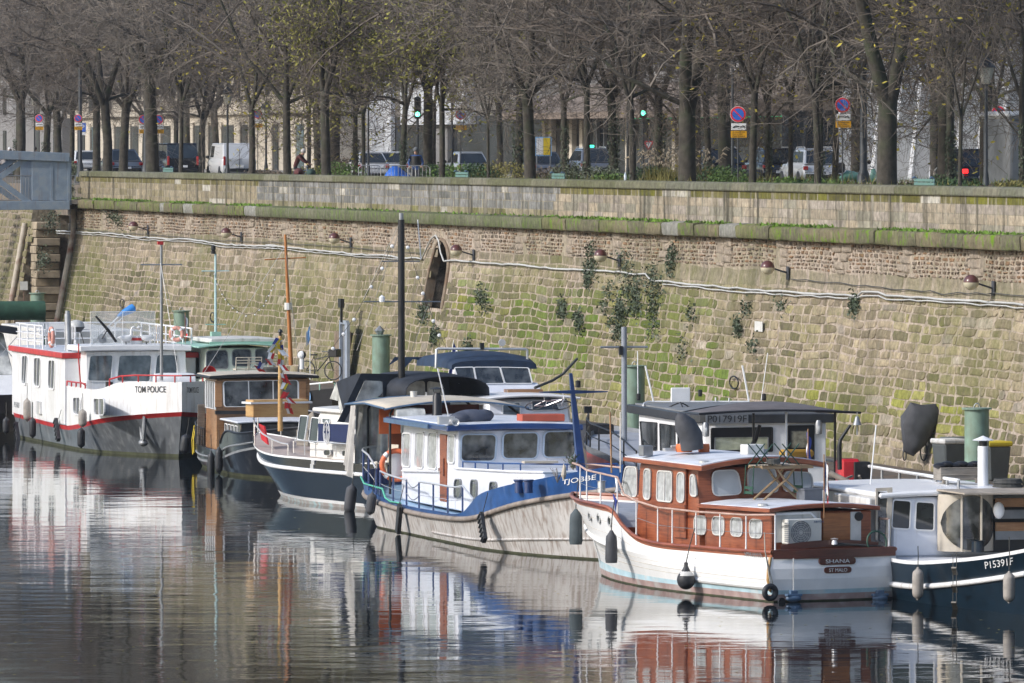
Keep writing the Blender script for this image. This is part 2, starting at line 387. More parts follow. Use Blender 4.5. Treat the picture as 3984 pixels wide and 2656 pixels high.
def posts_rail(bt, pts, h, m_rail, m_post, step=1.2, r=.022, wires=(.5,), name='guard_rail', wr=.008, posts=True, lean=0):
 """pts: base polyline (local); returns the rail part with its posts as children"""
 top = [Vector(p) + Vector((0, 0, h)) for p in pts]
 m = MB(); m.tube(top, r, 6)
 for w_ in wires: m.tube([Vector(p) + Vector((0, 0, h * w_)) for p in pts], wr, 4)
 ro = m.build(name, m_rail, bt.o, smooth=50)
 d = 0; nxt = 0; pts = [Vector(p) for p in pts]; acc = [0]
 for i in range(1, len(pts)): acc.append(acc[-1] + (pts[i] - pts[i - 1]).length)
 if posts:
  k = max(1, round(acc[-1] / step))
  for j in range(k + 1):
   s_ = acc[-1] * j / k; i = 1
   while i < len(acc) - 1 and acc[i] < s_: i += 1
   t = (s_ - acc[i - 1]) / max(1e-6, acc[i] - acc[i - 1]); p = pts[i - 1].lerp(pts[i], min(1, t))
   q = MB(); q.tube([p - Vector((0, 0, .02)), p + Vector((0, 0, h))], r * .95, 6); q.build('post', m_post, ro, smooth=50)
 return ro
def sausage(p_top, L, r, label, m=None, ropes=True, name='fender', yaw=0, tilt=0, group=None, top=None):
 """hanging fender, p_top = world point of its upper eye"""
 e = empty(name, p_top, yaw, label, 'fender', group); e.rotation_euler = (0, tilt, yaw)
 b = MB(); b.lathe([(.0, 0), (.03, -.01), (.035, -.05 * L), (r * .55, -.09 * L), (r * .9, -.15 * L), (r, -.24 * L), (r * 1.02, -L * .5), (r, -.78 * L), (r * .9, -.87 * L), (r * .55, -.93 * L), (.035, -.96 * L), (.03, -L), (0, -L)], 14)
 b.build('body', m or M['rub'], e, smooth=50)
 if ropes:
  t = MB(); t.tube([(0, 0, -.03), (.01, 0, .3), (.0, .0, top or .55)], .012, 5); t.build('rope', M['rope'], e)
 return e
# ================================================================== SETTING
random.seed(7)
WO = Vector((-16.65, 341.0, 0)); WT = Vector((.2334, -.9724, 0)); WN = Vector((-.9724, -.2334, 0))
GH = 9.13                                    # promenade level above the water
def WP(u, off, h): p = WO + WT * u + WN * off; return Vector((p.x, p.y, h))
def wpix(px, off):                            # plan position on the line parallel to the wall, offset off, under photo column px
 k = (px - CX) / FPX / cos(PITCH); b = WO + WN * off
 u = (k * b.y - b.x) / (WT.x - k * WT.y); return u
def WX(px, off, h=GH): return WP(wpix(px, off), off, h)
def wface(px, py, off=0):                     # photo pixel -> (u, h) on vertical plane parallel to the wall
 u = wpix(px, off); p = WP(u, off, 0); s = FPX / p.y; return u, CAMH - (py - YH) / s
def batter(h): return .18 * max(0, 6.9 - h)
def fbm(x, y, z=0): return noise.fractal(Vector((x, y, z)), 1.0, 2.0, 4) * .9 + .5
# wall materials driven by each stone's own colour
def stonemat(name, bs=18, bump=.5, streak=.5, patch=0, moss=(.10, .13, .02), mossamt=.5, sc=(1.2, 1.2, .5), dark=(.06, .055, .04)):
 m = bpy.data.materials.new(name); nt, N, L, P = nodes(m); P.inputs['Roughness'].default_value = .92; P.inputs['Specular IOR Level'].default_value = .2
 at = N.new('ShaderNodeAttribute'); at.attribute_name = 'Col'; tc = N.new('ShaderNodeTexCoord'); O = tc.outputs['Object']
 def nz(s, d=5, map_=None):
  v = O
  if map_: mp = N.new('ShaderNodeMapping'); mp.inputs['Scale'].default_value = map_; L.new(O, mp.inputs[0]); v = mp.outputs[0]
  n = N.new('ShaderNodeTexNoise'); n.inputs['Scale'].default_value = s; n.inputs['Detail'].default_value = d; n.inputs['Roughness'].default_value = .65; L.new(v, n.inputs[0]); return n.outputs[0]
 def rp(f, a, b, c=0, d=1):
  r = N.new('ShaderNodeMapRange'); r.inputs[1].default_value = a; r.inputs[2].default_value = b; r.inputs[3].default_value = c; r.inputs[4].default_value = d; L.new(f, r.inputs[0]); return r.outputs[0]
 def mx(f, a, b, mode='MIX'):
  x = N.new('ShaderNodeMix'); x.data_type = 'RGBA'; x.blend_type = mode
  for i, c in ((0, f), (6, a), (7, b)):
   if hasattr(c, 'links'): L.new(c, x.inputs[i])
   elif i == 0: x.inputs[0].default_value = c
   else: x.inputs[i].default_value = (*c, 1)
  return x.outputs[2]
 c = at.outputs['Color']
 v = rp(nz(5, 6), .3, .7, .55, 1.35); cv = N.new('ShaderNodeCombineColor'); [L.new(v, cv.inputs[i]) for i in range(3)]
 c = mx(1.0, c, cv.outputs[0], 'MULTIPLY')
 ma = N.new('ShaderNodeMath'); ma.operation = 'MULTIPLY'; L.new(rp(nz(3.1, 6, (1, 1, .7)), .52, .66, 0, mossamt), ma.inputs[0]); L.new(at.outputs['Alpha'], ma.inputs[1])
 c = mx(ma.outputs[0], c, moss)
 if patch:
  pm = N.new('ShaderNodeMath'); pm.operation = 'MULTIPLY'; L.new(rp(nz(.085, 5, (1, 1, 1.6)), .47, .60, 0, patch), pm.inputs[0]); L.new(rp(nz(1.3, 7), .36, .60, .25, 1), pm.inputs[1]); c = mx(pm.outputs[0], c, (.120, .132, .030))
  c = mx(rp(nz(.5, 6, (1, 1, .35)), .56, .70, 0, .45), c, (.085, .078, .05))
 if streak: c = mx(rp(nz(1.0, 6, (1.6, 1.6, .22)), .49, .66, 0, streak), c, dark); c = mx(rp(nz(1.0, 6, (2.3, 2.3, .3)), .56, .7, 0, streak * .8), c, (.34, .31, .255))
 L.new(c, P.inputs['Base Color'])
 b = N.new('ShaderNodeBump'); b.inputs['Strength'].default_value = bump; b.inputs['Distance'].default_value = .05; L.new(nz(bs, 6), b.inputs['Height']); L.new(b.outputs[0], P.inputs['Normal'])
 return m
M['batter'] = stonemat('battered_stone', 9, .8, .3, patch=.58, moss=(.13, .155, .02), mossamt=.75)
M['mortar'] = stonemat('mortar_bed', 5, .9, .35, patch=.42, moss=(.13, .155, .02), mossamt=.4)
M['rubble'] = stonemat('rubble_stone', 12, .8, .15, mossamt=.3)
M['ashlar'] = stonemat('parapet_ashlar', 10, .3, .95, moss=(.17, .17, .015), mossamt=.55)
M['coping'] = stonemat('coping_stone', 10, .4, .35, moss=(.10, .13, .02), mossamt=.5)
M['ledge'] = stonemat('mossy_ledge', 8, .8, .3, moss=(.13, .235, .01), mossamt=1.0)
V3 = lambda *a: Vector(a)
def stones(mb, u0, u1, h0, h1, offf, rowh, sw, gap, dep, colf, jit=.02, jw=.35, seed=1, skip=None, wb_=True, gu=2.4):
 rnd = random.Random(seed); h = h1
 while h > h0 + .05:
  rh = rowh * rnd.uniform(.8, 1.2); hb = max(h0, h - rh)
  if hb - h0 < rowh * .35: hb = h0
  u = u0 - rnd.random() * sw
  while u < u1:
   wd = sw * rnd.uniform(1 - jw, 1 + jw * 1.3); a, b = u + gap * gu / 2, u + wd - gap * gu / 2; c, d = hb + gap * .3, h - gap * .3
   dh = rnd.uniform(-.3, .3) * rowh * min(1, jw)
   if not (skip and skip((a + b) / 2, (c + d) / 2)):
    pts = [(a, c), ((a + b) / 2, c), (b, c), (b, (c + d) / 2), (b, d), ((a + b) / 2, d), (a, d), (a, (c + d) / 2)]
    J = lambda: rnd.uniform(-jit, jit)
    o = [(x + J() * 3, y + J()) for x, y in pts]; cu, ch = (a + b) / 2, (c + d) / 2
    cut = .91
    for i in (0, 2, 4, 6): o[i] = (cu + (o[i][0] - cu) * (1 - jit * 3), ch + (o[i][1] - ch) * (1 - jit * 3))
    dd = dep * rnd.uniform(.4, 1.2); i2 = [(cu + (x - cu) * cut, ch + (y - ch) * cut) for x, y in o]
    mb.col = colf(cu, ch, rnd)
    wob = lambda P_: [(x + .35 * noise.noise(V3(x * .22, y * 1.3, seed)), y + rowh * .34 * noise.noise(V3(x * .3, y * .8, seed + 9))) for x, y in P_] if wb_ else P_
    o = wob(o); i2 = [(sum(p[0] for p in o) / 8 + (x - sum(p[0] for p in o) / 8) * cut, sum(p[1] for p in o) / 8 + (y - sum(p[1] for p in o) / 8) * cut) for x, y in o]; cu, ch = sum(p[0] for p in o) / 8, sum(p[1] for p in o) / 8
    R0 = [WP(x, offf(y) - .01, y) for x, y in o]; R1 = [WP(x, offf(y) + dd * .7, y) for x, y in i2]
    R2 = [WP(cu + (x - cu) * .5, offf(ch + (y - ch) * .5) + dd, ch + (y - ch) * .5) for x, y in i2]
    mb.loft([R0, R1, R2], False, True)
   u += wd
  h = hb
def lerpc(a, b, t): return tuple(x + (y - x) * t for x, y in zip(a, b))
TAN = (.285, .235, .155); PINK = (.33, .265, .195); OLIVE = (.150, .142, .070); YG = (.235, .245, .035); GRN = (.10, .185, .012); BRN = (.13, .105, .07)
def c_batter(u, h, r):
 g = fbm(u * .05, h * .35, 3); k = r.random(); m = fbm(u * .11 + 9, h * .5, 7) * .7 + k * .4
 if u < 25: base = lerpc(OLIVE, TAN, max(0, min(1, (.92 - m) * 1.1)))
 elif u < 62: base = lerpc(TAN, OLIVE, max(0, min(1, m * 1.5 - .35)))
 else: base = lerpc(TAN, YG if k < .5 else OLIVE, max(0, min(.85, m * 1.5 - .5)))
 if 60 < u < 104 and fbm(u * .1, h * .35, 21) > .46: base = lerpc(base, GRN, .8 * r.uniform(.5, 1))
 if h > 6.1: base = lerpc(base, PINK, .65)
 if h > 5.4: base = lerpc(base, PINK, .3)
 if r.random() < .05: base = (.36, .31, .25)
 s = r.uniform(.6, 1.25) * (.8 + .4 * fbm(u * .07, h * .3, 31)); return (base[0] * s, base[1] * s, base[2] * s, max(0, min(1, m * 1.3 if 60 < u < 105 else m * .8)))
def c_rub(u, h, r):
 base = r.choice([(.24, .175, .125), (.29, .22, .16), (.21, .155, .11), (.31, .255, .20), (.27, .17, .10), (.17, .14, .11)]); s = r.uniform(.8, 1.15)
 return (base[0] * s, base[1] * s, base[2] * s, .7 if fbm(u * .2, h, 5) > .62 else .1)
def c_par(u, h, r):
 top = h > 9.24
 if 24 < u < 77: base = r.choice([(.20, .20, .19), (.25, .245, .235), (.165, .165, .155)]) if h > 8.8 else r.choice([(.21, .19, .11), (.25, .22, .15), (.17, .16, .07)])
 elif u >= 77: base = (r.choice([(.15, .145, .03), (.12, .11, .03), (.17, .15, .06)]) if top else r.choice([(.36, .30, .22), (.33, .28, .21), (.27, .25, .195), (.31, .27, .225)]))
 else: base = r.choice([(.15, .13, .055), (.19, .16, .085)]) if top else r.choice([(.30, .25, .17), (.235, .20, .12), (.27, .23, .16)])
 if top and r.random() < .06 or r.random() < .02: base = (.46, .43, .37)
 s = r.uniform(.85, 1.15); return (base[0] * s, base[1] * s, base[2] * s, (.9 if top else .25) if not 24 < u < 77 else .25)
AU, AH = wpix(1686, batter(4)), None
A_u0, A_u1 = wpix(1650, .35), wpix(1722, .35); A_c = (A_u0 + A_u1) / 2; A_r = (A_u1 - A_u0) / 2; A_top = 7.45; A_bot = 4.9
def in_arch(u, h, e=0):
 if abs(u - A_c) > A_r + e: return False
 return A_bot - e < h < A_top + e - (A_top - 5.9) * (1 - sqrt(max(0, 1 - ((u - A_c) / (A_r + e)) ** 2)))
U0, U1 = -18.9, 150
wall = empty('retaining_wall', WP(60, 0, 0), 0, 'long mossy stone quay wall with battered blocks, rubble band and parapet', 'quay wall')
wi = wall.matrix_world.copy(); WLOC = wall.location.copy()
def wb(m, name, mats, **k):
 m.v = [tuple(Vector(p) - WLOC) for p in m.v]; return m.build(name, mats, wall, **k)
m = MB(); m.col = (.40, .33, .265, .5)
for (a, b) in ((U0, A_u0), (A_u1, U1)):       # backing of the battered face, around the niche
 m.loft([[WP(a, -2.5, 0), WP(a, batter(0), 0), WP(a, 0, 6.9), WP(a, 0, 8.05), WP(a, -2.5, 8.05)], [WP(b, -2.5, 0), WP(b, batter(0), 0), WP(b, 0, 6.9), WP(b, 0, 8.05), WP(b, -2.5, 8.05)]])
K = 10; am = []
for i in range(K + 1):
 u = A_c - A_r * cos(PI * i / K); am.append((u, 5.9 + (A_top - 5.9) * sin(PI * i / K)))
for i in range(K):
 (a, ha), (b, hb) = am[i], am[i + 1]
 m.loft([[WP(a, -2.5, ha), WP(a, batter(ha), ha), WP(a, 0, max(6.9, ha)), WP(a, 0, 8.05), WP(a, -2.5, 8.05)], [WP(b, -2.5, hb), WP(b, batter(hb), hb), WP(b, 0, max(6.9, hb)), WP(b, 0, 8.05), WP(b, -2.5, 8.05)]], False, False)
m.loft([[WP(A_u0, -2.5, 0), WP(A_u0, batter(0), 0), WP(A_u0, batter(A_bot), A_bot), WP(A_u0, -2.5, A_bot)], [WP(A_u1, -2.5, 0), WP(A_u1, batter(0), 0), WP(A_u1, batter(A_bot), A_bot), WP(A_u1, -2.5, A_bot)]])
wb(m, 'mortar_bed', M['mortar'])
m = MB(); sk = lambda u, h: in_arch(u, h, .25)
stones(m, U0, 62, 1.5, 6.55, batter, .30, .95, .045, .03, c_batter, .018, .5, 3, sk)
stones(m, 62, U1, 1.5, 6.55, batter, .285, 1.05, .05, .04, c_batter, .026, .6, 4, sk)
stones(m, U0, 92, 6.55, 7.12, batter, .3, 1.7, .06, .02, lambda u, h, r: (*lerpc((.28, .23, .175), (.20, .175, .115), r.random()), .4), .01, .3, 5, sk)
stones(m, 92, U1, 6.55, 7.12, batter, .56, 2.6, .05, .02, lambda u, h, r: (*lerpc((.33, .275, .205), (.26, .225, .165), r.random()), .2), .01, .3, 5, sk)
wb(m, 'battered_face', M['batter'])
m = MB(); piers = [U0 + .8 + 7.0 * i for i in range(25)]
stones(m, U0, U1, 7.12, 8.04, lambda h: 0, .135, .42, .09, .055, c_rub, .014, .5, 6, lambda u, h: in_arch(u, h, .3) or any(abs(u - p) < .65 for p in piers))
stones(m, U0, U1, 7.12, 8.04, lambda h: 0, .28, 1.1, .04, .075, lambda u, h, r: (.33, .275, .215, .1), .01, .1, 7, lambda u, h: not any(abs(u - p) < .62 for p in piers))
wb(m, 'rubble_band', M['rubble'])
m = MB()                                      # ledge
rnd = random.Random(5); u = U0
while u < U1:
 flat = 26 < u < 76; L_ = 3.0 if flat else rnd.uniform(1.2, 2.6); b = min(U1, u + L_ - .02)
 m.col = (*rnd.choice([(.135, .14, .085), (.155, .155, .10), (.12, .13, .07)]), .5) if flat else (*rnd.choice([(.15, .145, .07), (.18, .155, .095), (.14, .13, .08)]), 1)
 if rnd.random() < .05: m.col = (.26, .255, .225, .1)
 dz = 0 if flat else rnd.uniform(-.02, .02); dy = 0 if flat else rnd.uniform(-.03, .03)
 prof = [(-.6, 8.03), (.30 + dy, 8.05), (.34 + dy, 8.10), (.35 + dy, 8.40 + dz), (.32 + dy, 8.455 + dz), (.0, 8.50 + dz), (-.6, 8.52)]
 ks = 4; rings = []
 for i in range(ks + 1):
  uu = u + (b - u) * i / ks; bul = 0 if flat else .025 * sin(PI * i / ks)
  rings.append([WP(uu, o + (bul if o > .2 else 0) + rnd.uniform(-.01, .01) * (0 if flat else 2), h + (bul * .5 if h > 8.3 else 0)) for o, h in prof])
 m.loft(rings); u += L_
wb(m, 'ledge', M['ledge'], smooth=50)
m = MB(); m.col = (.27, .24, .18, .1)
m.loft([[WP(U0, -.9, 8.4), WP(U0, -.30, 8.4), WP(U0, -.30, 9.6), WP(U0, -.9, 9.6)], [WP(U1, -.9, 8.4), WP(U1, -.30, 8.4), WP(U1, -.30, 9.6), WP(U1, -.9, 9.6)]])
stones(m, U0, U1, 8.46, 9.56, lambda h: -.30, .275, 1.5, .014, .010, c_par, .004, .45, 8, None, False)
wb(m, 'parapet', M['ashlar'])
m = MB(); u = U0
while u < U1:
 L_ = rnd.uniform(1.8, 3.6); b = min(U1, u + L_ - .015); m.col = (*rnd.choice([(.165, .16, .105), (.19, .18, .13), (.13, .13, .075), (.15, .15, .11)]), .6)
 prof = [(-.98, 9.565), (-.22, 9.565), (-.20, 9.60), (-.21, 9.78), (-.28, 9.83), (-.9, 9.84), (-.98, 9.80)]
 m.loft([[WP(u, o, h) for o, h in prof], [WP(b, o, h) for o, h in prof]]); u += L_
wb(m, 'coping', M['coping'])
M['niche'] = mat('shaded_niche_stone', (.05, .042, .032), .95, var=.5, bump=.6, bscale=8)  # recess shade put into the stone colour, keeping sunlit reveals dark
M['arch'] = mat('arch_stone', (.20, .155, .11), .9, var=.3, bump=.6, bscale=8, dirt_gleam=((.16, .09, .05), 2))
m = MB(); outer = [(A_c - A_r, A_bot)] + am + [(A_c + A_r, A_bot)]
ring = lambda e, off: [WP(A_c + (u - A_c) * (1 + e), (batter(h) if h < 6.9 else 0) + off, h + (e * 1.0 if h > 6 else 0)) for u, h in outer]
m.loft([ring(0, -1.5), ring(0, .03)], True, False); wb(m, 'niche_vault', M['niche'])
m = MB(); m.loft([ring(-.02, -.3), ring(-.02, .10), ring(.10, .08), ring(.10, -.1)], False, False, closed=False); wb(m, 'arch_ring', M['arch'], bevel=.03)
m = MB();
for i in range(6):
 uu = A_c + A_r * (.05 + .155 * i); hh = 5.9 + (A_top - 5.9) * sqrt(max(0, 1 - ((uu - A_c) / A_r) ** 2)) - .15
 m.loft([[WP(uu - .09, -.25, A_bot), WP(uu + .09, -.25, A_bot), WP(uu + .09, -.25, hh), WP(uu - .09, -.25, hh)], [WP(uu - .09, -.32, A_bot), WP(uu + .09, -.32, A_bot), WP(uu + .09, -.32, hh), WP(uu - .09, -.32, hh)]])
wb(m, 'plank_shutter', M['greywood'])
# left abutment: recess, second buttress, stair
ab = empty('bridge_abutment', WP(-24, 0, 0), 0, 'dark stone abutment and recess under the end of the steel footbridge', 'abutment'); AL = ab.location.copy()
def abb(m, name, mt, **k): m.v = [tuple(Vector(p) - AL) for p in m.v]; return m.build(name, mt, ab, **k)
M['dkstone'] = mat('dark_stone', (.08, .068, .055), .95, var=.45, bump=.6, bscale=3, streak=.5, scol=(.22, .18, .13), dirt_gleam=((.04, .05, .03), .8))
M['tanstone'] = mat('tan_stone', (.33, .27, .19), .95, var=.35, bump=.6, bscale=4, dirt_gleam=((.15, .14, .07), .7), vscale=2)
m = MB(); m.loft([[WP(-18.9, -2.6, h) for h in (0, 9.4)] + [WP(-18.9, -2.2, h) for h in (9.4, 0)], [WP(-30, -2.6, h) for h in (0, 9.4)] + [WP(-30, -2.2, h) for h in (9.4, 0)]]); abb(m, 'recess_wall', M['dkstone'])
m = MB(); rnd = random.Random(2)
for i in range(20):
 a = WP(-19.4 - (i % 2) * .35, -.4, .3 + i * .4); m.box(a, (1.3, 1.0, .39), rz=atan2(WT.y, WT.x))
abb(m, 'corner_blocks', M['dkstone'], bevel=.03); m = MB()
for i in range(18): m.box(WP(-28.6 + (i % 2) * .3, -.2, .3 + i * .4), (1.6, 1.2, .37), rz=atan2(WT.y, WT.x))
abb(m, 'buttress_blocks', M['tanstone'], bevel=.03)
m = MB(); m.col = (.31, .255, .20, .5); m.loft([[WP(-29.5, -3, 0), WP(-29.5, 1.6, 0), WP(-29.5, .2, 8), WP(-29.5, -3, 8)], [WP(-80, -3, 0), WP(-80, 1.6, 0), WP(-80, .2, 8), WP(-80, -3, 8)]]);
abb(m, 'side_wall', M['mortar'])
m = MB(); stones(m, -80, -29.6, 1.2, 8, lambda h: .2 + 1.4 * (1 - h / 8), .33, 1.1, .1, .05, lambda u, h, r: (*lerpc(TAN, OLIVE, r.random() * .7), .4), .02, .3, 12)
abb(m, 'side_wall_blocks', M['batter'])
m = MB()
for i in range(26): m.box(WP(-33 - i * .12, 2.2 + i * .30, 8.6 - i * .30), (1.5, .34, .06), rz=atan2(WT.y, WT.x))
m.bar(WP(-32.2, 2.1, 8.4), WP(-35.3, 10, .6), .1, .3); abb(m, 'stair_flight', M['blk'])
# drain pipes
def pipe(pts, r, mt, label, cat='pipe'):
 m = MB(); m.tube(pts, r, 8); o = m.build('drain_pipe', mt, smooth=50); return tag(o, label, cat)
M['pipe'] = mat('rusty_white_pipe', (.42, .37, .30), .7, var=.2, dirt_gleam=((.16, .05, .03), 1.6))
pipe([WP(-18.2, .18, 8.0), WP(-18.2, .2, 6.9), WP(-18.2, batter(1.6) + .25, 1.6)], .15, M['pipe'], 'rust flecked pale drain pipe sloping down the wall end beside the recess')
pipe([WP(-30.2, .5, 7.2), WP(-30.2, 1.5, 1.6)], .15, M['pipe'], 'brown drain pipe on the far wall left of the dark recess')
# quay, towpath, ground, roads
def struct(m, name, mt, **k): o = m.build(name, mt, **k); o['kind'] = 'structure'; return o
M['quay'] = mat('quay_cobbles', (.10, .085, .07), .8, var=.4, bump=.6, bscale=3, dirt_gleam=((.16, .09, .05), 1.5))
m = MB(); m.loft([[WP(a, 0, -1), WP(a, 3.2, -1), WP(a, 3.2, 1.45), WP(a, 0, 1.6)] for a in (-90, 170)]); struct(m, 'quay', M['quay'])
M['soil'] = mat('promenade_ground', (.16, .13, .10), .95, var=.3, bump=.3, dirt_gleam=((.08, .10, .04), .5))
m = MB(); m.loft([[WP(a, -.9, GH - 1.5), WP(a, -.9, GH), WP(a, -400, GH), WP(a, -400, GH - 1.5)] for a in (-900, 220)]); struct(m, 'promenade_ground', M['soil'])
M['asph'] = mat('asphalt', (.055, .055, .06), .85, var=.2)
m = MB(); m.quad(WP(-900, -14.5, GH + .15), WP(220, -14.5, GH + .15), WP(220, -33, GH + .15), WP(-900, -33, GH + .15)); struct(m, 'road', M['asph'])
M['pave'] = mat('pavement_stone', (.25, .24, .22), .85, var=.2)
m = MB(); m.loft([[WP(a, -33, GH - .1), WP(a, -33, GH + .28), WP(a, -39, GH + .28), WP(a, -39, GH - .1)] for a in (-900, 220)]); struct(m, 'pavement', M['pave'])
# water
m = MB(); m.quad(WP(400, 400, 0), WP(400, 1, 0), WP(-900, 1, 0), WP(-900, 400, 0)); wt = struct(m, 'water', None or bpy.data.materials.new('water'))
mt = wt.data.materials[0]; nt, N, L, P = nodes(mt); P.inputs['Base Color'].default_value = (.005, .009, .012, 1); P.inputs['Roughness'].default_value = .03; P.inputs['IOR'].default_value = 1.33
P.inputs['Specular IOR Level'].default_value = .5
tc = N.new('ShaderNodeTexCoord'); ge = N.new('ShaderNodeNewGeometry')
def wn(scale, detail, stretch, dist=0):
 mp = N.new('ShaderNodeMapping'); mp.inputs['Scale'].default_value = stretch; L.new(ge.outputs['Position'], mp.inputs[0])
 n = N.new('ShaderNodeTexNoise'); n.inputs['Scale'].default_value = scale; n.inputs['Detail'].default_value = detail; n.inputs['Distortion'].default_value = dist; L.new(mp.outputs[0], n.inputs[0]); return n.outputs[0]
def mth(op, a, b):
 x = N.new('ShaderNodeMath'); x.operation = op
 for i, c in enumerate((a, b)):
  if hasattr(c, 'links'): L.new(c, x.inputs[i])
  else: x.inputs[i].default_value = c
 return x.outputs[0]
def rng(f, a, b, c, d):
 r = N.new('ShaderNodeMapRange'); r.inputs[1].default_value = a; r.inputs[2].default_value = b; r.inputs[3].default_value = c; r.inputs[4].default_value = d; L.new(f, r.inputs[0]); return r.outputs[0]
patch = rng(wn(.05, 3, (1, .5, 1)), .38, .62, .15, 1.0)        # calm and ruffled patches
h1 = wn(.9, 3, (.55, 1, 1), .3); h2 = wn(3.2, 3, (.6, 1, 1), .3); h3 = wn(.22, 2, (.8, 1, 1))
hh = mth('ADD', mth('MULTIPLY', h1, WAVE[0]), mth('ADD', mth('MULTIPLY', mth('MULTIPLY', h2, patch), WAVE[1]), mth('MULTIPLY', h3, WAVE[2])))
b = N.new('ShaderNodeBump'); b.inputs['Strength'].default_value = 1; b.inputs['Distance'].default_value = 1; L.new(hh, b.inputs['Height']); L.new(b.outputs[0], P.inputs['Normal'])
m = MB(); m.quad(WP(400, 400, -2.5), WP(400, 1, -2.5), WP(-900, 1, -2.5), WP(-900, 400, -2.5)); struct(m, 'canal_bed', M['soil'])
# mooring piles
for i, (k, yt) in enumerate(((w1(295, 1178), None), (w1(1436, 1318), None), (kC(1043, 100), None), (kG(625, 335), None), (kI(1019, 225), None))):
 s = (k[1] - YH) / 6.9; Y = FPX / s; X = (k[0] - CX) / s
 lab = ['leftmost green mooring pile behind the green awning', 'green mooring pile behind the white and red boat', 'green mooring pile topped by a small grey lantern', 'green mooring pile behind the grey cross shaped mast', 'green mooring pile between the grey bins and the white flue'][i]
 e = empty('mooring_pile', (X, Y, 0), 0, lab, 'pile', 'green mooring piles along the quay')
 m = MB(); m.lathe([(.325, -1.5), (.325, 4.06)], 24); m.build('shaft', M['pile'], e, smooth=50)
 m = MB(); m.lathe([(0, 4.06), (.40, 4.06), (.40, 4.1), (0, 4.1)], 24); m.build('cap', M['pile'], e)
 m = MB(); m.tube([(.08 * cos(a * PI / 8), 0, 4.09 + .13 * sin(a * PI / 8)) for a in range(9)], .018, 6); m.build('lifting_eye', M['dsteel'], e)
 if i == 2:
  e2 = empty('pile_lantern', (X - .05, Y, 4.1), 0, 'small grey diamond shaped lantern on a green mooring pile', 'lantern')
  m = MB(); m.lathe([(.0, .34), (.19, .16), (.19, .14), (.09, 0), (0, 0)], 6); m.build('lantern_body', M['dsteel'], e2)
# wall lamps on arms
LG = 'globe lamps on arms along the quay wall'
lamps = [w1(1175, 680), w1(1915, 735), w2(717, 575), w2(1655, 670), w3(650, 760), w3(2022, 860), w4(1845, 985)]
gl = [w1(1055, 650), w1(1792, 690), w2(592, 540), w2(1530, 616), w3(491, 718), w3(1856, 812), w4(1650, 925)]
labs = ['brown globe lamp on the wall nearest the steel footbridge', 'brown globe lamp second from the footbridge above a pale mast', 'brown globe lamp above the orange wooden mast', 'brown globe lamp beside the arched niche', 'dark globe lamp among ivy on the wall', 'brown globe lamp above the small grey mast at centre right', 'shiny brown globe lamp nearest the right edge of the wall']
proto = None
for i, (b_, g_) in enumerate(zip(lamps, gl)):
 u, h = wface(b_[0], b_[1], .05); base = WP(u, .05, h); hg = wface(g_[0], g_[1], .7)[1]
 if not proto:
  e = empty('wall_lamp', base, atan2(WN.y, WN.x), labs[i], 'lamp', LG); dz = hg - h
  m = MB(); m.box((.02, 0, 0), (.05, .22, .42)); m.build('bracket', M['dgrey'], e, bevel=.01)
  m = MB(); m.tube([(.04, 0, .0), (.5, 0, dz * .85)], .03, 6); m.build('arm', M['dgrey'], e)
  m = MB(); m.ball((.68, 0, dz), .225, 20, 14); q = m.build('globe_hood', M['brown'], e, smooth=60)
  q.data.materials.append(M['yglobe'])
  for p in q.data.polygons:
   if p.center.z < dz - .02: p.material_index = 1
  proto = e
 else: copy_thing(proto, base, atan2(WN.y, WN.x), labs[i])
# cables along the wall
def cable_on_wall(pp, r, mt, label, off=.1):
 pts = []
 for k in pp:
  o = off;
  for _ in range(3): u, h = wface(k[0], k[1], o); o = off + batter(h)
  pts.append(WP(u, o, h))
 sm = []
 for i in range(len(pts) - 1):
  n_ = max(1, int((pts[i + 1] - pts[i]).length / .8))
  for j in range(n_):
   p = pts[i].lerp(pts[i + 1], j / n_); p.z += random.uniform(-.025, .025); sm.append(p)
 sm.append(pts[-1]); m = MB(); m.tube(sm, r, 6); o = m.build('cable', mt, smooth=60); tag(o, label, 'cable'); return o
c1 = [w1(450, 685), w1(540, 690), w1(840, 705), w1(1100, 735), w1(1350, 750), w1(1480, 750), w1(1780, 795), w1(2200, 812), w2(70, 592), w2(350, 625), w2(620, 645), w2(760, 665), w2(960, 672), w2(1100, 690), w2(1255, 697), w2(1290, 620), w2(1330, 540), w2(1362, 516), w2(1385, 560), w2(1400, 650), w2(1425, 715), w2(1480, 705), w2(1700, 730), w2(2000, 745), w2(2200, 765), w3(180, 825), w3(420, 832), w3(600, 845), w3(760, 868), w3(860, 865), w3(900, 915), w3(1000, 930), w3(1300, 955), w3(1600, 985), w3(2080, 1020), w4(300, 1022), w4(700, 1045), w4(740, 1040), w4(775, 1018), w4(910, 1022), w4(970, 1048), w4(1300, 1060), w4(1600, 1080), w4(1800, 1100), w4(2090, 1120)]
cable_on_wall(c1, .036, M['cable'], 'white cable running along the quay wall over the arched niche')
cable_on_wall([(x, y + 9) for x, y in c1[:14]] , .02, M['cable'], 'thin white cable just under the thick one on the left')
cable_on_wall([(x, y + 12) for x, y in c1[31:]], .025, M['cable'], 'thin white cable just under the thick one on the right')
cable_on_wall([w4(190, 905), w4(500, 935), w4(800, 965), w4(1000, 985), w4(1330, 1010), w4(1430, 1038), w4(1560, 1022), w4(1850, 1028), w4(2091, 1045)], .016, M['rope'], 'thin black wire sagging between the two rightmost wall lamps')
cable_on_wall([w1(560, 660), w1(900, 700), w1(1190, 715), w1(1600, 755), w1(1910, 770), w1(2230, 780), w2(300, 585), w2(700, 605), w2(900, 635), w2(1240, 655)], .014, M['rope'], 'thin black wire along the wall from the abutment to the niche')
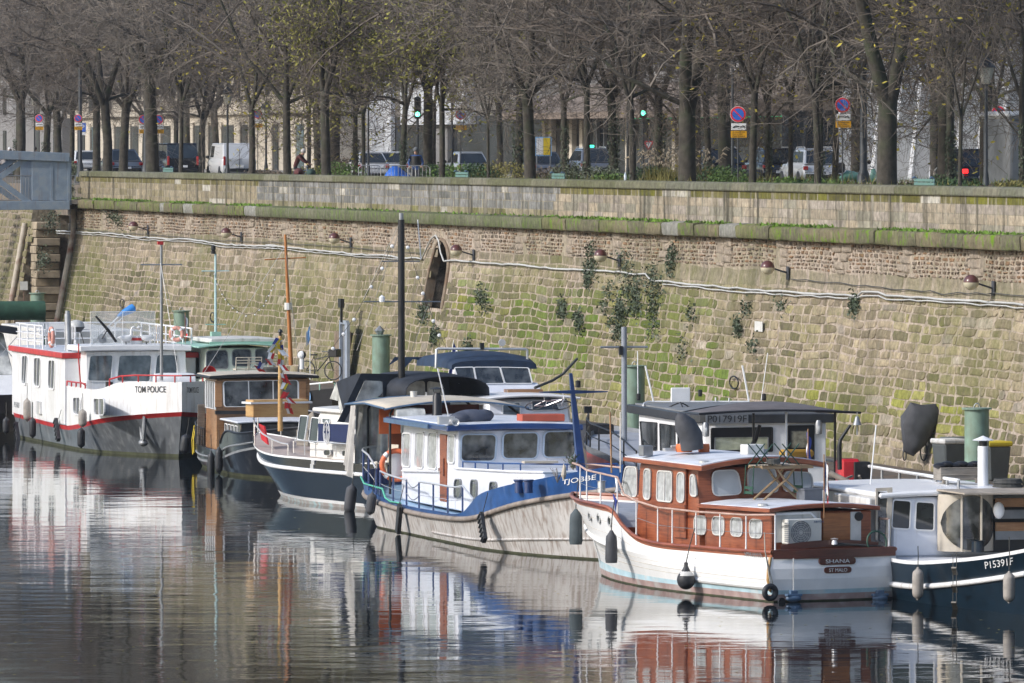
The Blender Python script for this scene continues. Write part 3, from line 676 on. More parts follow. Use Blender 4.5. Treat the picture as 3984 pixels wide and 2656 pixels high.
# ================================================================== BOATS (left half)
def V(*a): return Vector(a)
def ring_on(bt, parent, c, r, rt, mt, M3, name):
 m = MB(); m.tube([V(*c) + M3 @ V(r * cos(a * PI / 12), r * sin(a * PI / 12), 0) for a in range(24)], rt, 8, closed=True); return m.build(name, mt, parent, smooth=60)
def lifebuoy(p, yaw, label, mt, r=.30, tilt=PI / 2):
 e = empty('lifebuoy', p, yaw, label, 'lifebuoy'); e.rotation_euler = (tilt, 0, yaw)
 m = MB(); m.tube([V(r * cos(a * PI / 12), r * sin(a * PI / 12), 0) for a in range(24)], .075, 8, closed=True); m.build('ring', mt, e, smooth=60)
 for q in range(4):
  a = PI / 4 + q * PI / 2; m = MB(); m.tube([V(r * cos(a + d), r * sin(a + d), 0) for d in (-.14, 0, .14)], .08, 8); m.build('band', M['fwhite'], e, smooth=60)
 return e
def flag(p, mats, label, w=.5, h=.75, name='flag', pole=1.3, droop=True, yaw=0, tilt=(0, 0), polemat=None):
 e = empty(name, p, yaw, label, 'flag'); e.rotation_euler = (tilt[0], tilt[1], yaw)
 m = MB(); m.tube([(0, 0, 0), (0, 0, pole)], .014, 6); m.build('staff', polemat or M['teak'], e)
 m = MB(); n = 9; rows = 8; z0 = pole - .05; rings = []
 for i in range(n + 1):
  t = i / n; x = w * t * .45; sg = sin(t * 9) * .06 * (.3 + t)
  rings.append([V(x, sg + .02 * sin(j + t * 6), z0 - h * j / rows - t * h * .55) for j in range(rows + 1)])
 m.loft(rings, False, False, closed=False); q = m.build('cloth', mats, e, smooth=60)
 k = len(mats)
 for pi_, p_ in enumerate(q.data.polygons): p_.material_index = min(k - 1, int((pi_ // rows) / n * k))
 return e
def mast(bt, p, H, r, mt, name='mast', yard=None, yz=None, parent=None, r1=None, n=10):
 m = MB(); m.tube([V(*p), V(p[0], p[1], p[2] + H)], [r, r1 or r * .8], n); o = m.build(name, mt, parent or bt.o, smooth=50)
 if yard: m = MB(); m.tube([V(p[0], p[1] - yard, yz), V(p[0], p[1] + yard, yz)], r * .45, 6); m.build('yard', mt, o, smooth=50)
 return o
def wire(bt, a, b, r=.008, mt=None, name='stay'):
 m = MB(); m.tube([a, b], r, 4); return m.build(name, mt or M['dsteel'], bt.o)
def fixed_curve(fn, n=24): return [fn(i / n) for i in range(n + 1)]
def hull_band(h, k0, k1, name, mt, bt, off=.03, t0=0, t1=1, th=.12, prof=None, sides=(-1, 1), parent=None):
 m = MB()
 for s in sides: m.tube(h.line(k0, t0, t1, s, off=off * .3, dz=k1), off, 8)
 return m.build(name, mt, parent or bt.o, smooth=50)
# A: white tug yacht with red trim
A = Boat('motor_yacht', (-16.56, 282.9), (.2445, -.9697), 'tall white boat with red stripe and grey hull, TOM POUCE on the bow')
sheer = [(0, .95), (.3, .87), (.5, .83), (.6, .87), (1, 1.62)]
hA = Hull([(.3, 18.6, 1.6, (-1, -1, -1), .55, 2.2, .05, .8), (.1, 19.35, 2.3, (-.02, -.02, -.02), .6, 2.4, .05, .9), (.05, 19.4, 2.34, (.10, .10, .10), .6, 2.4, .05, .9), (-.1, 19.85, 2.45, [(t, z - .16) for t, z in sheer], .72, 2.6, .05, .94), (-.12, 19.97, 2.5, sheer, .74, 2.7, .05, .94)], 40)
m = MB(); hA.skin(m, [0, 1, 0, 2]); A.mb(m, 'hull', [M['grey'], M['algae'], M['red']], smooth=35)
m = MB(); hA.deck(m, 4, -.02); A.mb(m, 'deck', M['ldeck'])
hB_ = Hull([(-.12, 19.97, 2.49, sheer, .74, 2.7, .05, .94), (-.12, 19.97, 2.47, [(0, 2.3), (.56, 2.3), (.7, 2.32), (.84, 2.36), (.9, 2.62), (1, 2.68)], .74, 2.7, .05, .94)], 44)
m = MB(); T0 = .565
for sd_ in (-1, 1):
 a = hB_.line(0, T0, 1, sd_, 40); b = hB_.line(1, T0, 1, sd_, 40); ai = [p - V(0, sd_ * .08, 0) if p.x < 19.5 else p - V(.08, 0, 0) for p in a]; bi = [p - V(0, sd_ * .08, 0) if p.x < 19.5 else p - V(.08, 0, 0) for p in b]
 m.loft([a, b, bi, ai], False, False, closed=False)
A.mb(m, 'bulwark', M['white'], smooth=35)
cabin(A, [(0, -2.46), (10.6, -2.46), (10.6, 2.46), (0, 2.46)], .84, 3.28, M['white'], 'aft_cabin')
m = MB(); m.box((5.2, 0, 3.37), (10.9, 5.12, .2)); A.mb(m, 'red_roof_edge', M['red'], bevel=.02)
m = MB(); m.box((5.2, 0, 3.455), (10.6, 4.9, .05)); A.mb(m, 'upper_deck', M['ldeck'])
cabin(A, [(10.6, -1.9), (11.75, -1.9), (11.75, 1.95), (10.6, 1.95)], .9, 3.55, M['white'], 'wheelhouse', top=[(10.6, -1.85), (11.5, -1.82), (11.5, 1.88), (10.6, 1.9)])
roofslab(A, (9.3, 11.8, -2.1, 2.05), 3.55, .2, M['clean'], 'wheelhouse_roof', .04)
for q in (((735, 490), (915, 485), (898, 693), (716, 690)), ((972, 488), (1230, 485), (1215, 697), (953, 692)), ((1278, 484), (1442, 482), (1432, 680), (1258, 690))):
 window(A, [kA(*p) for p in q], (11.75, 0, .9), (1, 0, .094), M['white'], M['glass2'], .04, .09, .03)
for q in (((188, 492), (228, 488), (212, 715), (182, 710)), ((285, 508), (335, 508), (325, 735), (282, 730)), ((403, 527), (452, 528), (443, 755), (398, 748))):
 window(A, [kA(*p) for p in q], (0, -2.46, 0), (0, -1, 0), M['clean'], M['glass2'], .07, .18, .04, bars=1)
for q in (((605, 830), (658, 830), (652, 965), (605, 955)), ((772, 838), (852, 840), (852, 968), (775, 965))):
 window(A, [kA(*p) for p in q], (0, -2.5, 0), (0, -1, 0), M['clean'], M['glass2'], .07, .16, .05, name='porthole', bars=1)
m = MB(); p = A.Y(kA(322, 910), -2.5); m.box(p, (.62, .12, .48)); A.mb(m, 'vent_box', M['steel'], bevel=.01)
ta, tb = hull_t(A, hB_, .7, kA(1100, 820)[0], -1, .6, .995), hull_t(A, hB_, .7, kA(1352, 800)[0], -1, .6, .999)
hulltext(A, hB_, .66, .86, ta, tb, 'TOM POUCE', -1, M['blk'], 'boat_name')
ta, tb = hull_t(A, hB_, .7, kA(1518, 800)[0], 1, .6, .9985), hull_t(A, hB_, .7, kA(1612, 800)[0], 1, .6, .9985); hulltext(A, hB_, .64, .82, ta, tb, 'TOM POUCE', 1, M['blk'], 'boat_name')
text(A.o, 'P15402F', A.Y(kA(118, 905), -2.46), (1, 0, 0), (0, 0, 1), .2, M['dsteel'], width=1.1, name='registration')
rl = [hB_.pt(1, t, -1) + V(0, 0, .0) for t in (.565, .6, .65, .69, .74)]; posts_rail(A, rl, .16, M['red'], M['red'], 1.0, .03, (), 'red_hand_rail')
rl = [hB_.pt(1, t, -1) for t in (.87, .9, .93, .96, .98, 1)] + [hB_.pt(1, t, 1) for t in (.99, .97, .94, .9, .86)]
posts_rail(A, rl, .22, M['red'], M['red'], .8, .03, (), 'red_bow_rail')
m = MB(); m.tube([A.X(kA(*k), 11.9) for k in ((640, 390), (640, 520), (655, 700), (700, 735))], .025, 6); A.mb(m, 'red_pipe', M['red'])
m = MB(); c = V(16.9, .35, 2.55); m.lathe([(0, -.75), (.33, -.72), (.36, -.5), (.36, .5), (.33, .72), (0, .75)], 16, c, Matrix.Rotation(R(90), 3, 'X')); A.mb(m, 'raft_canister', M['clean'], smooth=50)
m = MB(); m.lathe([(0, 0), (.1, 0), (.14, .3), (.26, .5), (.24, .5), (.1, .25), (0, .25)], 16, V(18.0, 1.3, 2.95), Matrix.Rotation(R(90), 3, 'Y') @ Matrix.Rotation(0, 3, 'X')); o = A.mb(m, 'cowl_vent', [M['clean'], M['red']], smooth=50)
for p_ in o.data.polygons:
 if p_.index >= 16 * 3: p_.material_index = 1
for k in ((1020, 745), (1065, 745)): m = MB(); m.lathe([(0, 0), (.09, 0), (.09, .28), (.11, .3), (0, .3)], 12, hB_.pt(1, .84, -1) + V((k[0] - 1020) * .011, .25, -.05)); A.mb(m, 'bollard', M['blk'])
mp = V(18.2, .1, 2.4)
mo = mast(A, A.Y(kA(1312, 690), .35), 0, .07, M['dsteel']) if 0 else None
pb = A.X(kA(1314, 690), 17.5); ptop = A.X(w1(1270, 795), 17.5)
mo = mast(A, pb, ptop.z - pb.z, .06, M['dsteel'], yard=.75, yz=A.X(w1(1270, 955), 17.5).z)
m = MB(); m.box(ptop + V(0, 0, .05), (.12, .2, .12)); m.build('masthead', M['red'], mo)
for a_, b_ in (((1255, 90), (1370, 690)), ((1330, 300), (1400, 700))): pass
wire(A, ptop - V(0, 0, .6), V(19.5, 0, 2.7)); wire(A, ptop - V(0, 0, .7), V(11.7, -1.7, 3.7)); wire(A, ptop - V(0, 0, .7), V(11.7, 1.7, 3.7))
rl = [V(10.2, -2.35, 3.48), V(.3, -2.35, 3.48), V(.3, 2.35, 3.48), V(10.2, 2.35, 3.48)]
rl = [V(10.2 - i * 1.1, -2.35, 3.48) for i in range(4, 10)] + [V(.3, -2.35, 3.48), V(.2, 0, 3.48), V(.3, 2.35, 3.48)] + [V(.3 + i * 2, 2.35, 3.48) for i in range(1, 6)]
posts_rail(A, rl, .85, M['clean'], M['clean'], 1.5, .032, (.3, .62), 'upper_rail', wr=.02)
rl = [V(11.2, 2.0, 3.72), V(10.4, 2.3, 3.5), V(9, 2.3, 3.5)];
m = MB(); p = A.Y(kA(560, 465), -1.9); m.tube([p, p + V(-.25, 0, 1.42)], .12, 12); m.tube([p + V(-.25, 0, 1.42), p + V(-.255, 0, 1.55)], .09, 10); A.mb(m, 'funnel_pipe', M['dsteel'], smooth=50)
m = MB(); p = V(11.2, -1.4, 3.78); m.lathe([(0, 0), (.17, 0), (.17, .1), (.02, .12), (0, .12)], 16, p + V(.1, .2, .2), Matrix.Rotation(R(70), 3, 'Y')); A.mb(m, 'searchlight', M['dsteel'], smooth=50)
def w_at(bt, x, y, z): return bt.W((x, y, z))
def screen_panels():
 a = A.X(kA(735, 130), 11.4); b = A.X(kA(1262, 130), 11.4); e = empty('glass_screen', w_at(A, 11.4, (a.y + b.y) / 2, 3.78), A.yaw, 'clear wind screen panels on the roof of the white and red boat', 'wind screen')
 wd = (b.y - a.y) / 2; hh = a.z - 3.78
 for i in (-1, 1):
  m = MB(); m.box((0, i * wd / 2, hh / 2), (.012, wd - .03, hh)); m.build('panel', clearglass('screen_glass', (.75, .8, .82), .28), e)
 m = MB(); m.tube([(0, -wd, 0), (0, -wd, hh), (0, wd, hh), (0, wd, 0)], .012, 5); m.tube([(0, 0, 0), (0, 0, hh)], .012, 5); m.build('frame', M['clean'], e)
screen_panels()
def parasol():
 a = A.X(kA(820, 240), 8.5); b = A.X(kA(1090, 95), 8.5)
 e = empty('folded_parasol', A.W(a), A.yaw, 'leaning white parasol frame with bright blue folded cover', 'parasol'); d = b - a
 m = MB(); m.tube([(0, 0, -.3), d * .6], .03, 6); m.tube([(0, .1, -.4), d * .55 + V(0, .1, -.1)], .02, 6); m.build('pole', M['clean'], e)
 m = MB(); m.tube([d * .5, d * .6, d * .75, d * .9, d * 1.0, d * 1.03], [.02, .09, .13, .16, .15, .05], 8); m.build('cover', M['lblue2'], e, smooth=60)
M['lblue2'] = mat('bright_blue_cover', (.03, .22, .60), .6, var=.2, bump=.4, bscale=5)
parasol()
def chair(p, yaw, label, mt=None):
 mt = mt or M['clean']; e = empty('deck_chair', p, yaw, label, 'chair', 'white chairs on the boat roof')
 m = MB(); m.box((0, 0, .42), (.42, .44, .035)); m.build('seat', mt, e, bevel=.01)
 m = MB()
 for i in range(5): m.box((-.2 - .05, -.16 + i * .08, .66), (.02, .035, .46))
 m.tube([(-.2, -.22, .42), (-.27, -.21, .9), (-.27, .21, .9), (-.2, .22, .42)], .018, 6); m.build('backrest', mt, e)
 for sx in (-.18, .18):
  for sy in (-.2, .2): m = MB(); m.tube([(sx, sy, .42), (sx * 1.15, sy * 1.08, 0)], .017, 6); m.build('leg', mt, e)
 for sy in (-.23, .23): m = MB(); m.tube([(-.24, sy, .66), (.16, sy, .64), (.19, sy, .42)], .018, 6); m.build('armrest', mt, e)
 return e
chair(A.W((2.2, -1.5, 3.48)), A.yaw + .4, 'white wire chair at the aft corner of the upper deck')
chair(A.W((7.2, -1.5, 3.48)), A.yaw + 2.6, 'white tubular chair just left of the glass screen')
chair(A.W((6.4, -.4, 3.48)), A.yaw + 2.9, 'white tubular chair beside the round table')
chair(A.W((9.8, 1.2, 3.48)), A.yaw + .2, 'white slatted plastic chair behind the glass screen')
e = empty('round_table', A.W((6.5, .5, 3.48)), 0, 'white round table on the upper deck of the white and red boat', 'table')
m = MB(); m.lathe([(0, .70), (.62, .70), (.63, .72), (.60, .74), (0, .74)], 24); m.build('tabletop', M['clean'], e)
for a in range(4): m = MB(); m.tube([(.15 * cos(a * 1.57), .15 * sin(a * 1.57), .7), (.42 * cos(a * 1.57), .42 * sin(a * 1.57), 0)], .02, 6); m.build('leg', M['clean'], e)
e = empty('kettle_barbecue', A.W((4.8, -.9, 3.48)), 0, 'domed barbecue with pale lid and black bowl on the upper deck', 'barbecue')
m = MB(); m.lathe([(.31, .80), (.29, .92), (.2, 1.02), (.05, 1.06), (0, 1.06)], 18); m.build('lid', M['mgrey2'] if 'mgrey2' in M else mat('pale_lid', (.5, .5, .48), .4), e, smooth=60)
m = MB(); m.lathe([(0, .58), (.2, .62), (.29, .74), (.33, .80), (.0, .80)], 18); m.build('bowl', M['blk'], e, smooth=60)
for a in range(3): m = MB(); m.tube([(.15 * cos(a * 2.1), .15 * sin(a * 2.1), .65), (.34 * cos(a * 2.1), .34 * sin(a * 2.1), 0)], .014, 6); m.build('leg', M['blk'], e)
lifebuoy(A.W((7.9, -2.42, 3.98)), A.yaw, 'faded pink lifebuoy on the aft rail of the white and red boat', M['pbuoy'], .33)
p = A.X(kA(1437, 310), 10.4); lifebuoy(A.W(p), A.yaw + 1.2, 'faded orange lifebuoy on the right roof rail near a small flag', M['pbuoy'], .22)
def bird(x, y, s, label):
 e = empty('swan_ornament', A.W((x, y, 3.79)), A.yaw + PI / 2 * s, label, 'bird ornament', 'white metal birds on the boat roof')
 m = MB(); m.tube([(-.30, 0, .26), (-.2, 0, .25), (0, 0, .22), (.16, 0, .26), (.22, 0, .36), (.2, 0, .5), (.24, 0, .62), (.3, 0, .64), (.4, 0, .58)], [.01, .06, .13, .10, .05, .035, .03, .045, .008], 10); m.build('body', M['clean'], e, smooth=60)
 for q in (-.04, .04): m = MB(); m.tube([(0, q, .15), (.02, q, 0)], .012, 5); m.build('leg', M['blk'], e)
bird(11.5, -.35, 1, 'white heron ornament facing right on the wheelhouse roof'); bird(11.45, .45, -1, 'white heron ornament facing left on the wheelhouse roof')
e = empty('white_winch', A.W((11.3, .1, 3.79)), 0, 'white tub with red rim between the two bird ornaments', 'deck tub')
m = MB(); m.lathe([(0, 0), (.2, 0), (.22, .12), (.22, .3), (0, .3)], 14); m.build('tub', M['clean'], e); m = MB(); m.lathe([(.225, .14), (.235, .14), (.235, .24), (.225, .24)], 14); m.build('rim', M['red'], e)
e = empty('telescope', A.W(A.X(kA(945, 375), 11.7)), A.yaw, 'long dark telescope like tube leaning on the roof front', 'telescope')
a = A.X(kA(945, 375), 11.7); m = MB(); m.tube([V(0, 0, 0), A.X(kA(880, 280), 11.7) - a, A.X(kA(778, 165), 11.7) - a], [.05, .06, .035], 8); m.build('tube', M['blk'], e); m = MB(); m.tube([A.X(kA(870, 285), 11.7) - a, A.X(kA(830, 350), 11.7) - a], .025, 6); m.build('tripod', M['blk'], e)
flag(A.W((9.4, 2.3, 3.6)), [M['fblue'], M['fwhite'], M['fred']], 'furled blue white red ensign beside the mint roof', .35, .6, pole=1.3, yaw=1)
e = empty('anchor', A.W(hA.pt(3, .95, -1) + V(-.1, -.12, -.15)), A.yaw, 'grey stocked anchor hanging at the bow of TOM POUCE', 'anchor')
m = MB(); m.tube([(0, 0, .35), (-.02, -.05, -.75)], [.06, .08], 8); m.build('shank', M['dsteel'], e)
for s_ in (-1, 1): m = MB(); m.prism([(0, -.02, -.72), (s_ * .28, -.02, -.62), (s_ * .5, -.02, -.05), (s_ * .22, -.02, -.35)], (0, -.09, 0)); m.build('fluke', M['dsteel'], e, bevel=.01)
m = MB(); m.ball((0, -.05, -.72), .17, 10, 8, (1.4, 1, .8)); m.build('crown', M['dsteel'], e, smooth=60)
GF = 'black fenders hanging along the white and red boat'
def hang(bt, k, y, L, r, label, m_=None, group=None, tilt=0, ax='Y', top=None):
 p = bt.Y(k, y) if ax == 'Y' else bt.X(k, y); return sausage(bt.W(p), L, r, label, m_ or M['rub'], group=group, tilt=tilt, top=top)
hang(A, kA(50, 985), -3.0, .66, .13, 'black fender at the stern corner beside the navy boat', group=GF)
hang(A, kA(265, 985), -2.72, .8, .13, 'black fender under the leftmost cabin windows', group=GF)
hang(A, kA(660, 1070), -2.72, .76, .14, 'black fender hanging below the small square portholes', group=GF)
hang(A, kA(220, 830), -2.66, .9, .14, 'grubby beige fender hanging over the red stripe near the stern', M['fender'])
hang(A, kA(672, 920), -2.75, .66, .15, 'grubby beige fender hanging between the two small portholes', M['fender'])
for kk, lb in (((465, 1090), 'black ribbed rubber bumper hanging against the grey hull amidships'), ((140, 1120), 'dark slanting bumper bar near the stern waterline')):
 p = A.W(A.Y(kA(*kk), -2.6)); e = empty('rubber_bumper', p, A.yaw, lb, 'bumper'); m = MB(); m.box((0, 0, 0), (.2, .14, .95), M=Matrix.Rotation(R(-38), 3, 'Y'))
 for i in range(5): m.box(Matrix.Rotation(R(-38), 3, 'Y') @ V(0, -.08, -.36 + i * .18), (.22, .05, .05), M=Matrix.Rotation(R(-38), 3, 'Y'))
 m.build('pad', M['rub'], e, bevel=.01); m = MB(); m.tube([(.3, 0, .4), (.55, .05, .75)], .012, 4); m.build('rope', M['rope'], e)
# B: mint roofed cruiser with dark bow
B = Boat('barge', (-12.0, 280.0), (.26, -.965), 'cream live-aboard boat with mint green roof and black bow behind the wooden cabin barge')
hB = Hull([(.4, 20.5, 1.2, (-1, -1, -1), .5, 2, .1, .5), (.1, 21.6, 1.6, (0, 0, 0), .6, 2.2, .12, .5), (0, 22.1, 1.7, (1.3, 1.25, 2.1), .7, 2.4, .15, .55)], 30)
m = MB(); hB.skin(m, [0, 0]); B.mb(m, 'hull', M['blk'], smooth=35)
hB2 = Hull([(0, 22.1, 1.7, (1.3, 1.25, 2.1), .7, 2.4, .15, .55), (.0, 22.25, 1.72, [(0, 1.5), (.7, 1.5), (.8, 2.1), (1, 2.62)], .7, 2.4, .15, .55)], 30)
m = MB(); hB2.skin(m, [0]); B.mb(m, 'bulwark', M['blk'], smooth=35)
m = MB(); hB.deck(m, 2, -.01); B.mb(m, 'deck', M['deck'])
cabin(B, [(1.2, -1.45), (10.6, -1.45), (10.6, 1.45), (1.2, 1.45)], 1.2, 2.5, M['cream2'] if 'cream2' in M else mat('pale_mint', (.62, .68, .58), .5), 'lower_cabin')
M['cream2'] = mat('pale_mint_white', (.62, .67, .58), .5, var=.06, streak=.3, scol=(.4, .4, .33), dmix=.3)
cabin(B, [(4.6, -1.3), (8.6, -1.3), (8.6, 1.15), (4.6, 1.15)], 2.45, 3.66, M['cream2'], 'wheelhouse', top=[(4.6, -1.25), (8.3, -1.25), (8.3, 1.1), (4.6, 1.1)])
roofslab(B, (4.0, 8.7, -1.75, 1.45), 3.66, .07, M['mint'], 'roof', .12); roofslab(B, (5.2, 8.4, -1.2, 1.3), 3.84, .16, M['dull'], 'roof_box', .03)
m = MB(); m.box((8.42, .05, 3.84), (.05, 2.6, .10)); B.mb(m, 'roof_trim', M['mint'])
for q in (((303, 422), (455, 418), (462, 555), (300, 552)), ((500, 415), (635, 412), (636, 535), (500, 535)), ((675, 410), (770, 408), (775, 520), (675, 522))):
 window(B, [kB(*p) for p in q], (8.6, 0, 2.45), (1, 0, .25), M['mgrey'], M['glass2'], .03, .12, .03)
for q in (((155, 420), (190, 420), (186, 610), (152, 600)), ((208, 432), (250, 436), (250, 632), (205, 625))):
 window(B, [kB(*p) for p in q], (0, -1.3, 2.45), (0, -1, .04), M['mgrey'], M['glass2'], .03, .12, .03)
p = B.X(kB(370, 312), 5.6); p2 = B.X(w1(1690, 870), 5.6); mo = mast(B, p, p2.z - p.z, .05, M['lmint'] if 'lmint' in M else mat('pale_blue_mast', (.45, .62, .62), .5), yard=.52, yz=B.X(w1(1690, 1005), 5.6).z)
m = MB(); m.lathe([(0, 0), (.09, 0), (.09, .1), (.06, .12), (.09, .16), (.09, .3), (0, .33)], 10, p2); m.build('navigation_light', M['blk'], mo)
m = MB(); m.box(p + V(0, 0, .08), (.3, .35, .2)); m.tube([p + V(0, -.38, .45), p + V(0, .38, .45)], .02, 6); m.build('mast_foot', M['mint'], mo)
p = B.Y(kB(1230, 660), -.6); posts_rail(B, [hB2.pt(1, t, -1) for t in (.86, .9, .95, 1)] + [hB2.pt(1, t, 1) for t in (.97, .9, .8)], .22, M['clean'], M['mint'], .9, .03, (), 'bow_rail')
pe = B.X(kB(1197, 745), 21.2); m = MB(); m.lathe([(0, 0), (.12, 0), (.12, .012), (0, .012)], 20, V(0, 0, 0));
e = m.build('round_emblem', M['lblue'], B.o); e.location = hB2.pt(.5, .955, -1) + V(.02, -.06, .05); e.rotation_euler = (R(90), 0, R(28)); e.scale = (.9, 1.5, 1)
m = MB(); m.prism([(-.02, .02, 0), (.1, .07, 0), (.0, -.03, 0), (-.08, -.08, 0)], (0, 0, .02)); q = m.build('swallow_mark', M['fwhite'], e)
p = B.X(kB(1090, 640), 18); p2 = B.X(kB(1068, 215), 18)
flag(B.W(p), [M['lblue'], M['lblue'], M['fwhite']], 'pale blue pennant on a leaning white staff left of the steel wall frame', .3, .5, pole=(p2 - p).z, tilt=(0, 0), yaw=2.8, polemat=M['clean'])
e = empty('radar_vent', B.W(B.X(kB(1028, 560), 17)), 0, 'white cowl ventilator with dark mouth beside the leaning flagstaff', 'ventilator')
m = MB(); m.lathe([(0, 0), (.08, 0), (.08, .38), (0, .38)], 10); m.build('stem', M['clean'], e); m = MB(); m.ball((0, 0, .5), .15, 12, 10); q = m.build('cowl', [M['clean'], M['blk']], e, smooth=60)
for p_ in q.data.polygons:
 if p_.center.x > .04: p_.material_index = 1
def bike(p, yaw, label, col=None, basket=False, scale=1, cat='bicycle'):
 col = col or M['blk']; e = empty('bicycle', p, yaw, label, cat); r = .33
 for x in (-.52, .52):
  m = MB(); m.tube([(x + r * cos(a * PI / 10), 0, r + r * sin(a * PI / 10)) for a in range(20)], .022, 6, closed=True)
  for a in range(8): m.tube([(x, 0, r), (x + r * cos(a * .785), 0, r + r * sin(a * .785))], .004, 3)
  m.build('wheel', M['rub'], e)
 m = MB(); m.tube([(-.52, 0, r), (-.1, 0, r - .03), (-.22, 0, .82), (-.52, 0, r)], .018, 6); m.tube([(-.1, 0, r - .03), (.36, 0, .82)], .02, 6); m.tube([(-.2, 0, .72), (.35, 0, .85)], .018, 6); m.tube([(.52, 0, r), (.36, 0, .82), (.33, 0, 1.0)], .018, 6); m.build('frame', col, e)
 m = MB(); m.tube([(.2, -.28, 1.02), (.34, -.1, 1.0), (.34, .1, 1.0), (.2, .28, 1.02)], .014, 6); m.build('handlebar', M['steel'], e)
 m = MB(); m.box((-.24, 0, .88), (.26, .14, .05)); m.build('saddle', M['blk'], e, bevel=.02)
 if basket: m = MB(); m.box((.58, 0, .95), (.34, .4, .28)); m.build('basket', M['blk'], e, bevel=.02)
 e.scale = (scale,) * 3; return e
bike(B.W(B.X(kB(1165, 640), 16.5)), B.yaw + .9, 'black bicycle with front crate on the deck left of the steel wall frame', basket=True)
# C: black barge with varnished cabin
C = Boat('barge', (-9.5, 258.3), (.2, -.98), 'small black barge with varnished wooden cabin and low black bow')
sC = [(0, .95), (.3, .78), (.52, .85), (.6, 1.38), (.8, 1.5), (1, 1.8)]
hC = Hull([(.4, 12.2, 1.0, (-1, -1, -1), .5, 2, .3, .1), (-.3, 13.2, 1.62, (-.02, -.02, -.02), .62, 2.2, .28, .4), (-.35, 13.3, 1.68, (.1, .1, .1), .62, 2.2, .28, .42), (-.6, 13.8, 1.8, [(0, .42), (.3, .25), (.5, .42), (1, 1.25)], .68, 2.3, .28, .42), (-.62, 13.85, 1.8, [(0, .50), (.3, .33), (.5, .5), (1, 1.33)], .68, 2.3, .28, .42), (-.7, 14.0, 1.84, sC, .7, 2.4, .26, .45)], 40)
m = MB(); hC.skin(m, [0, 1, 0, 2, 0]); C.mb(m, 'hull', [M['black'], M['algae'], M['mgrey']], smooth=35)
m = MB(); hC.deck(m, 5, -.35); C.mb(m, 'deck', M['deck'])
for k_, nm in ((4.3, 'upper_strake'),):
 m = MB(); [m.tube(hC.line(k_, 0, 1, s_, 40, off=.01), .035, 6) for s_ in (-1, 1)]; C.mb(m, 'rubbing_strake', M['mgrey'], smooth=50)
m = MB(); [m.tube(hC.line(5, .55, 1, s_, 30), .04, 6) for s_ in (-1, 1)]; C.mb(m, 'gunwale', M['blk'], smooth=50)
cabin(C, [(3.0, -1.62), (5.15, -1.62), (5.15, 1.62), (3.0, 1.62)], .7, 3.12, M['pine2'] if 'pine2' in M else M['teak'], 'wooden_cabin')
roofslab(C, (2.5, 5.45, -1.9, 1.9), 3.12, .10, M['blk'], 'roof_edge', .06); roofslab(C, (2.55, 5.4, -1.85, 1.85), 3.20, .05, M['canvas'], 'roof_top', .07)
M['lteak'] = woodmat('light_teak', (.28, .13, .055), (.42, .22, .10))
m = MB(); p = [C.X(kB(*k), 5.16) for k in ((350, 640), (1075, 630), (1075, 880), (360, 890))];
for q in ((365, 420), (1005, 1060)): a = C.X(kB(q[0], 650), 5.17); b = C.X(kB(q[1], 850), 5.17); m = MB(); m.box(((a.x), (a.y + b.y) / 2, (a.z + b.z) / 2), (.05, abs(a.y - b.y), abs(a.z - b.z))); C.mb(m, 'corner_panel', M['lteak'], bevel=.01)
window(C, [kB(*p) for p in ((433, 655), (993, 645), (995, 835), (440, 845))], (5.15, 0, 0), (1, 0, 0), M['clean'], M['glass2'], .04, .1, .04, bars=2)
m = MB(); [m.box((3.15 + .5 * i, -1.64, 2.55), (.06, .05, .95)) for i in range(5)]; C.mb(m, 'side_mullions', M['clean'])
window(C, [V(3.2, -1.62, 3.0), V(5.0, -1.62, 3.0), V(5.0, -1.62, 2.1), V(3.2, -1.62, 2.1)], (0, -1.62, 0), (0, -1, 0), M['clean'], M['glass2'], .03, .04, .03)
m = MB(); m.box((5.2, 0, 1.98), (.2, 3.3, .12)); C.mb(m, 'sill_beam', M['blk'])
cabin(C, [(5.15, -1.35), (8.6, -1.35), (8.6, 1.35), (5.15, 1.35)], .6, 1.72, M['black'], 'fore_cabin'); roofslab(C, (5.2, 8.75, -1.5, 1.5), 1.72, .07, M['ldeck'], 'fore_roof', .05)
for x in (5.5, 6.2, 6.9, 7.6): window(C, [V(x, -1.35, 1.6), V(x + .45, -1.35, 1.6), V(x + .45, -1.35, .95), V(x, -1.35, .95)], (0, -1.35, 0), (0, -1, 0), M['clean'], M['glass'], .03, .08, .03)
posts_rail(C, [hC.pt(5, t, -1) for t in (.32, .25, .18, .1, .05, .01)] + [hC.pt(5, t, 1) for t in (.01, .1, .25)], .62, M['blk'], M['blk'], .35, .02, (.55,), 'stern_rail')
m = MB(); [m.tube([hC.pt(5, t, -1) + V(0, -.03, .5), hC.pt(5, t, -1) + V(.05, -.12, 0), hC.pt(5, t + .01, -1) + V(0, -.08, -.5)], .018, 5) for t in (.03, .06, .1)]; e = m.build('rope', M['fyel'], loc=None); e.matrix_world = C.Mx.copy(); tag(e, 'yellow mooring rope looped over the black stern rail', 'rope')
p = V(2.1, -.9, .9); m = MB(); m.box((3.0, -1.78, 1.5), (.06, .25, 1.4), M=Matrix.Rotation(R(10), 3, 'Y')); e = m.build('plank_board', M['greywood']); e.matrix_world = C.Mx.copy(); tag(e, 'weathered wooden board leaning against the wooden cabin side', 'board')
pm = C.X(kB(945, 530), 2.2); pt_ = C.X(w2(215, 512), 2.2); m = MB(); m.tube([pm, pt_], [.08, .045], 10); mo = C.mb(m, 'mast', M['owood'], smooth=50);
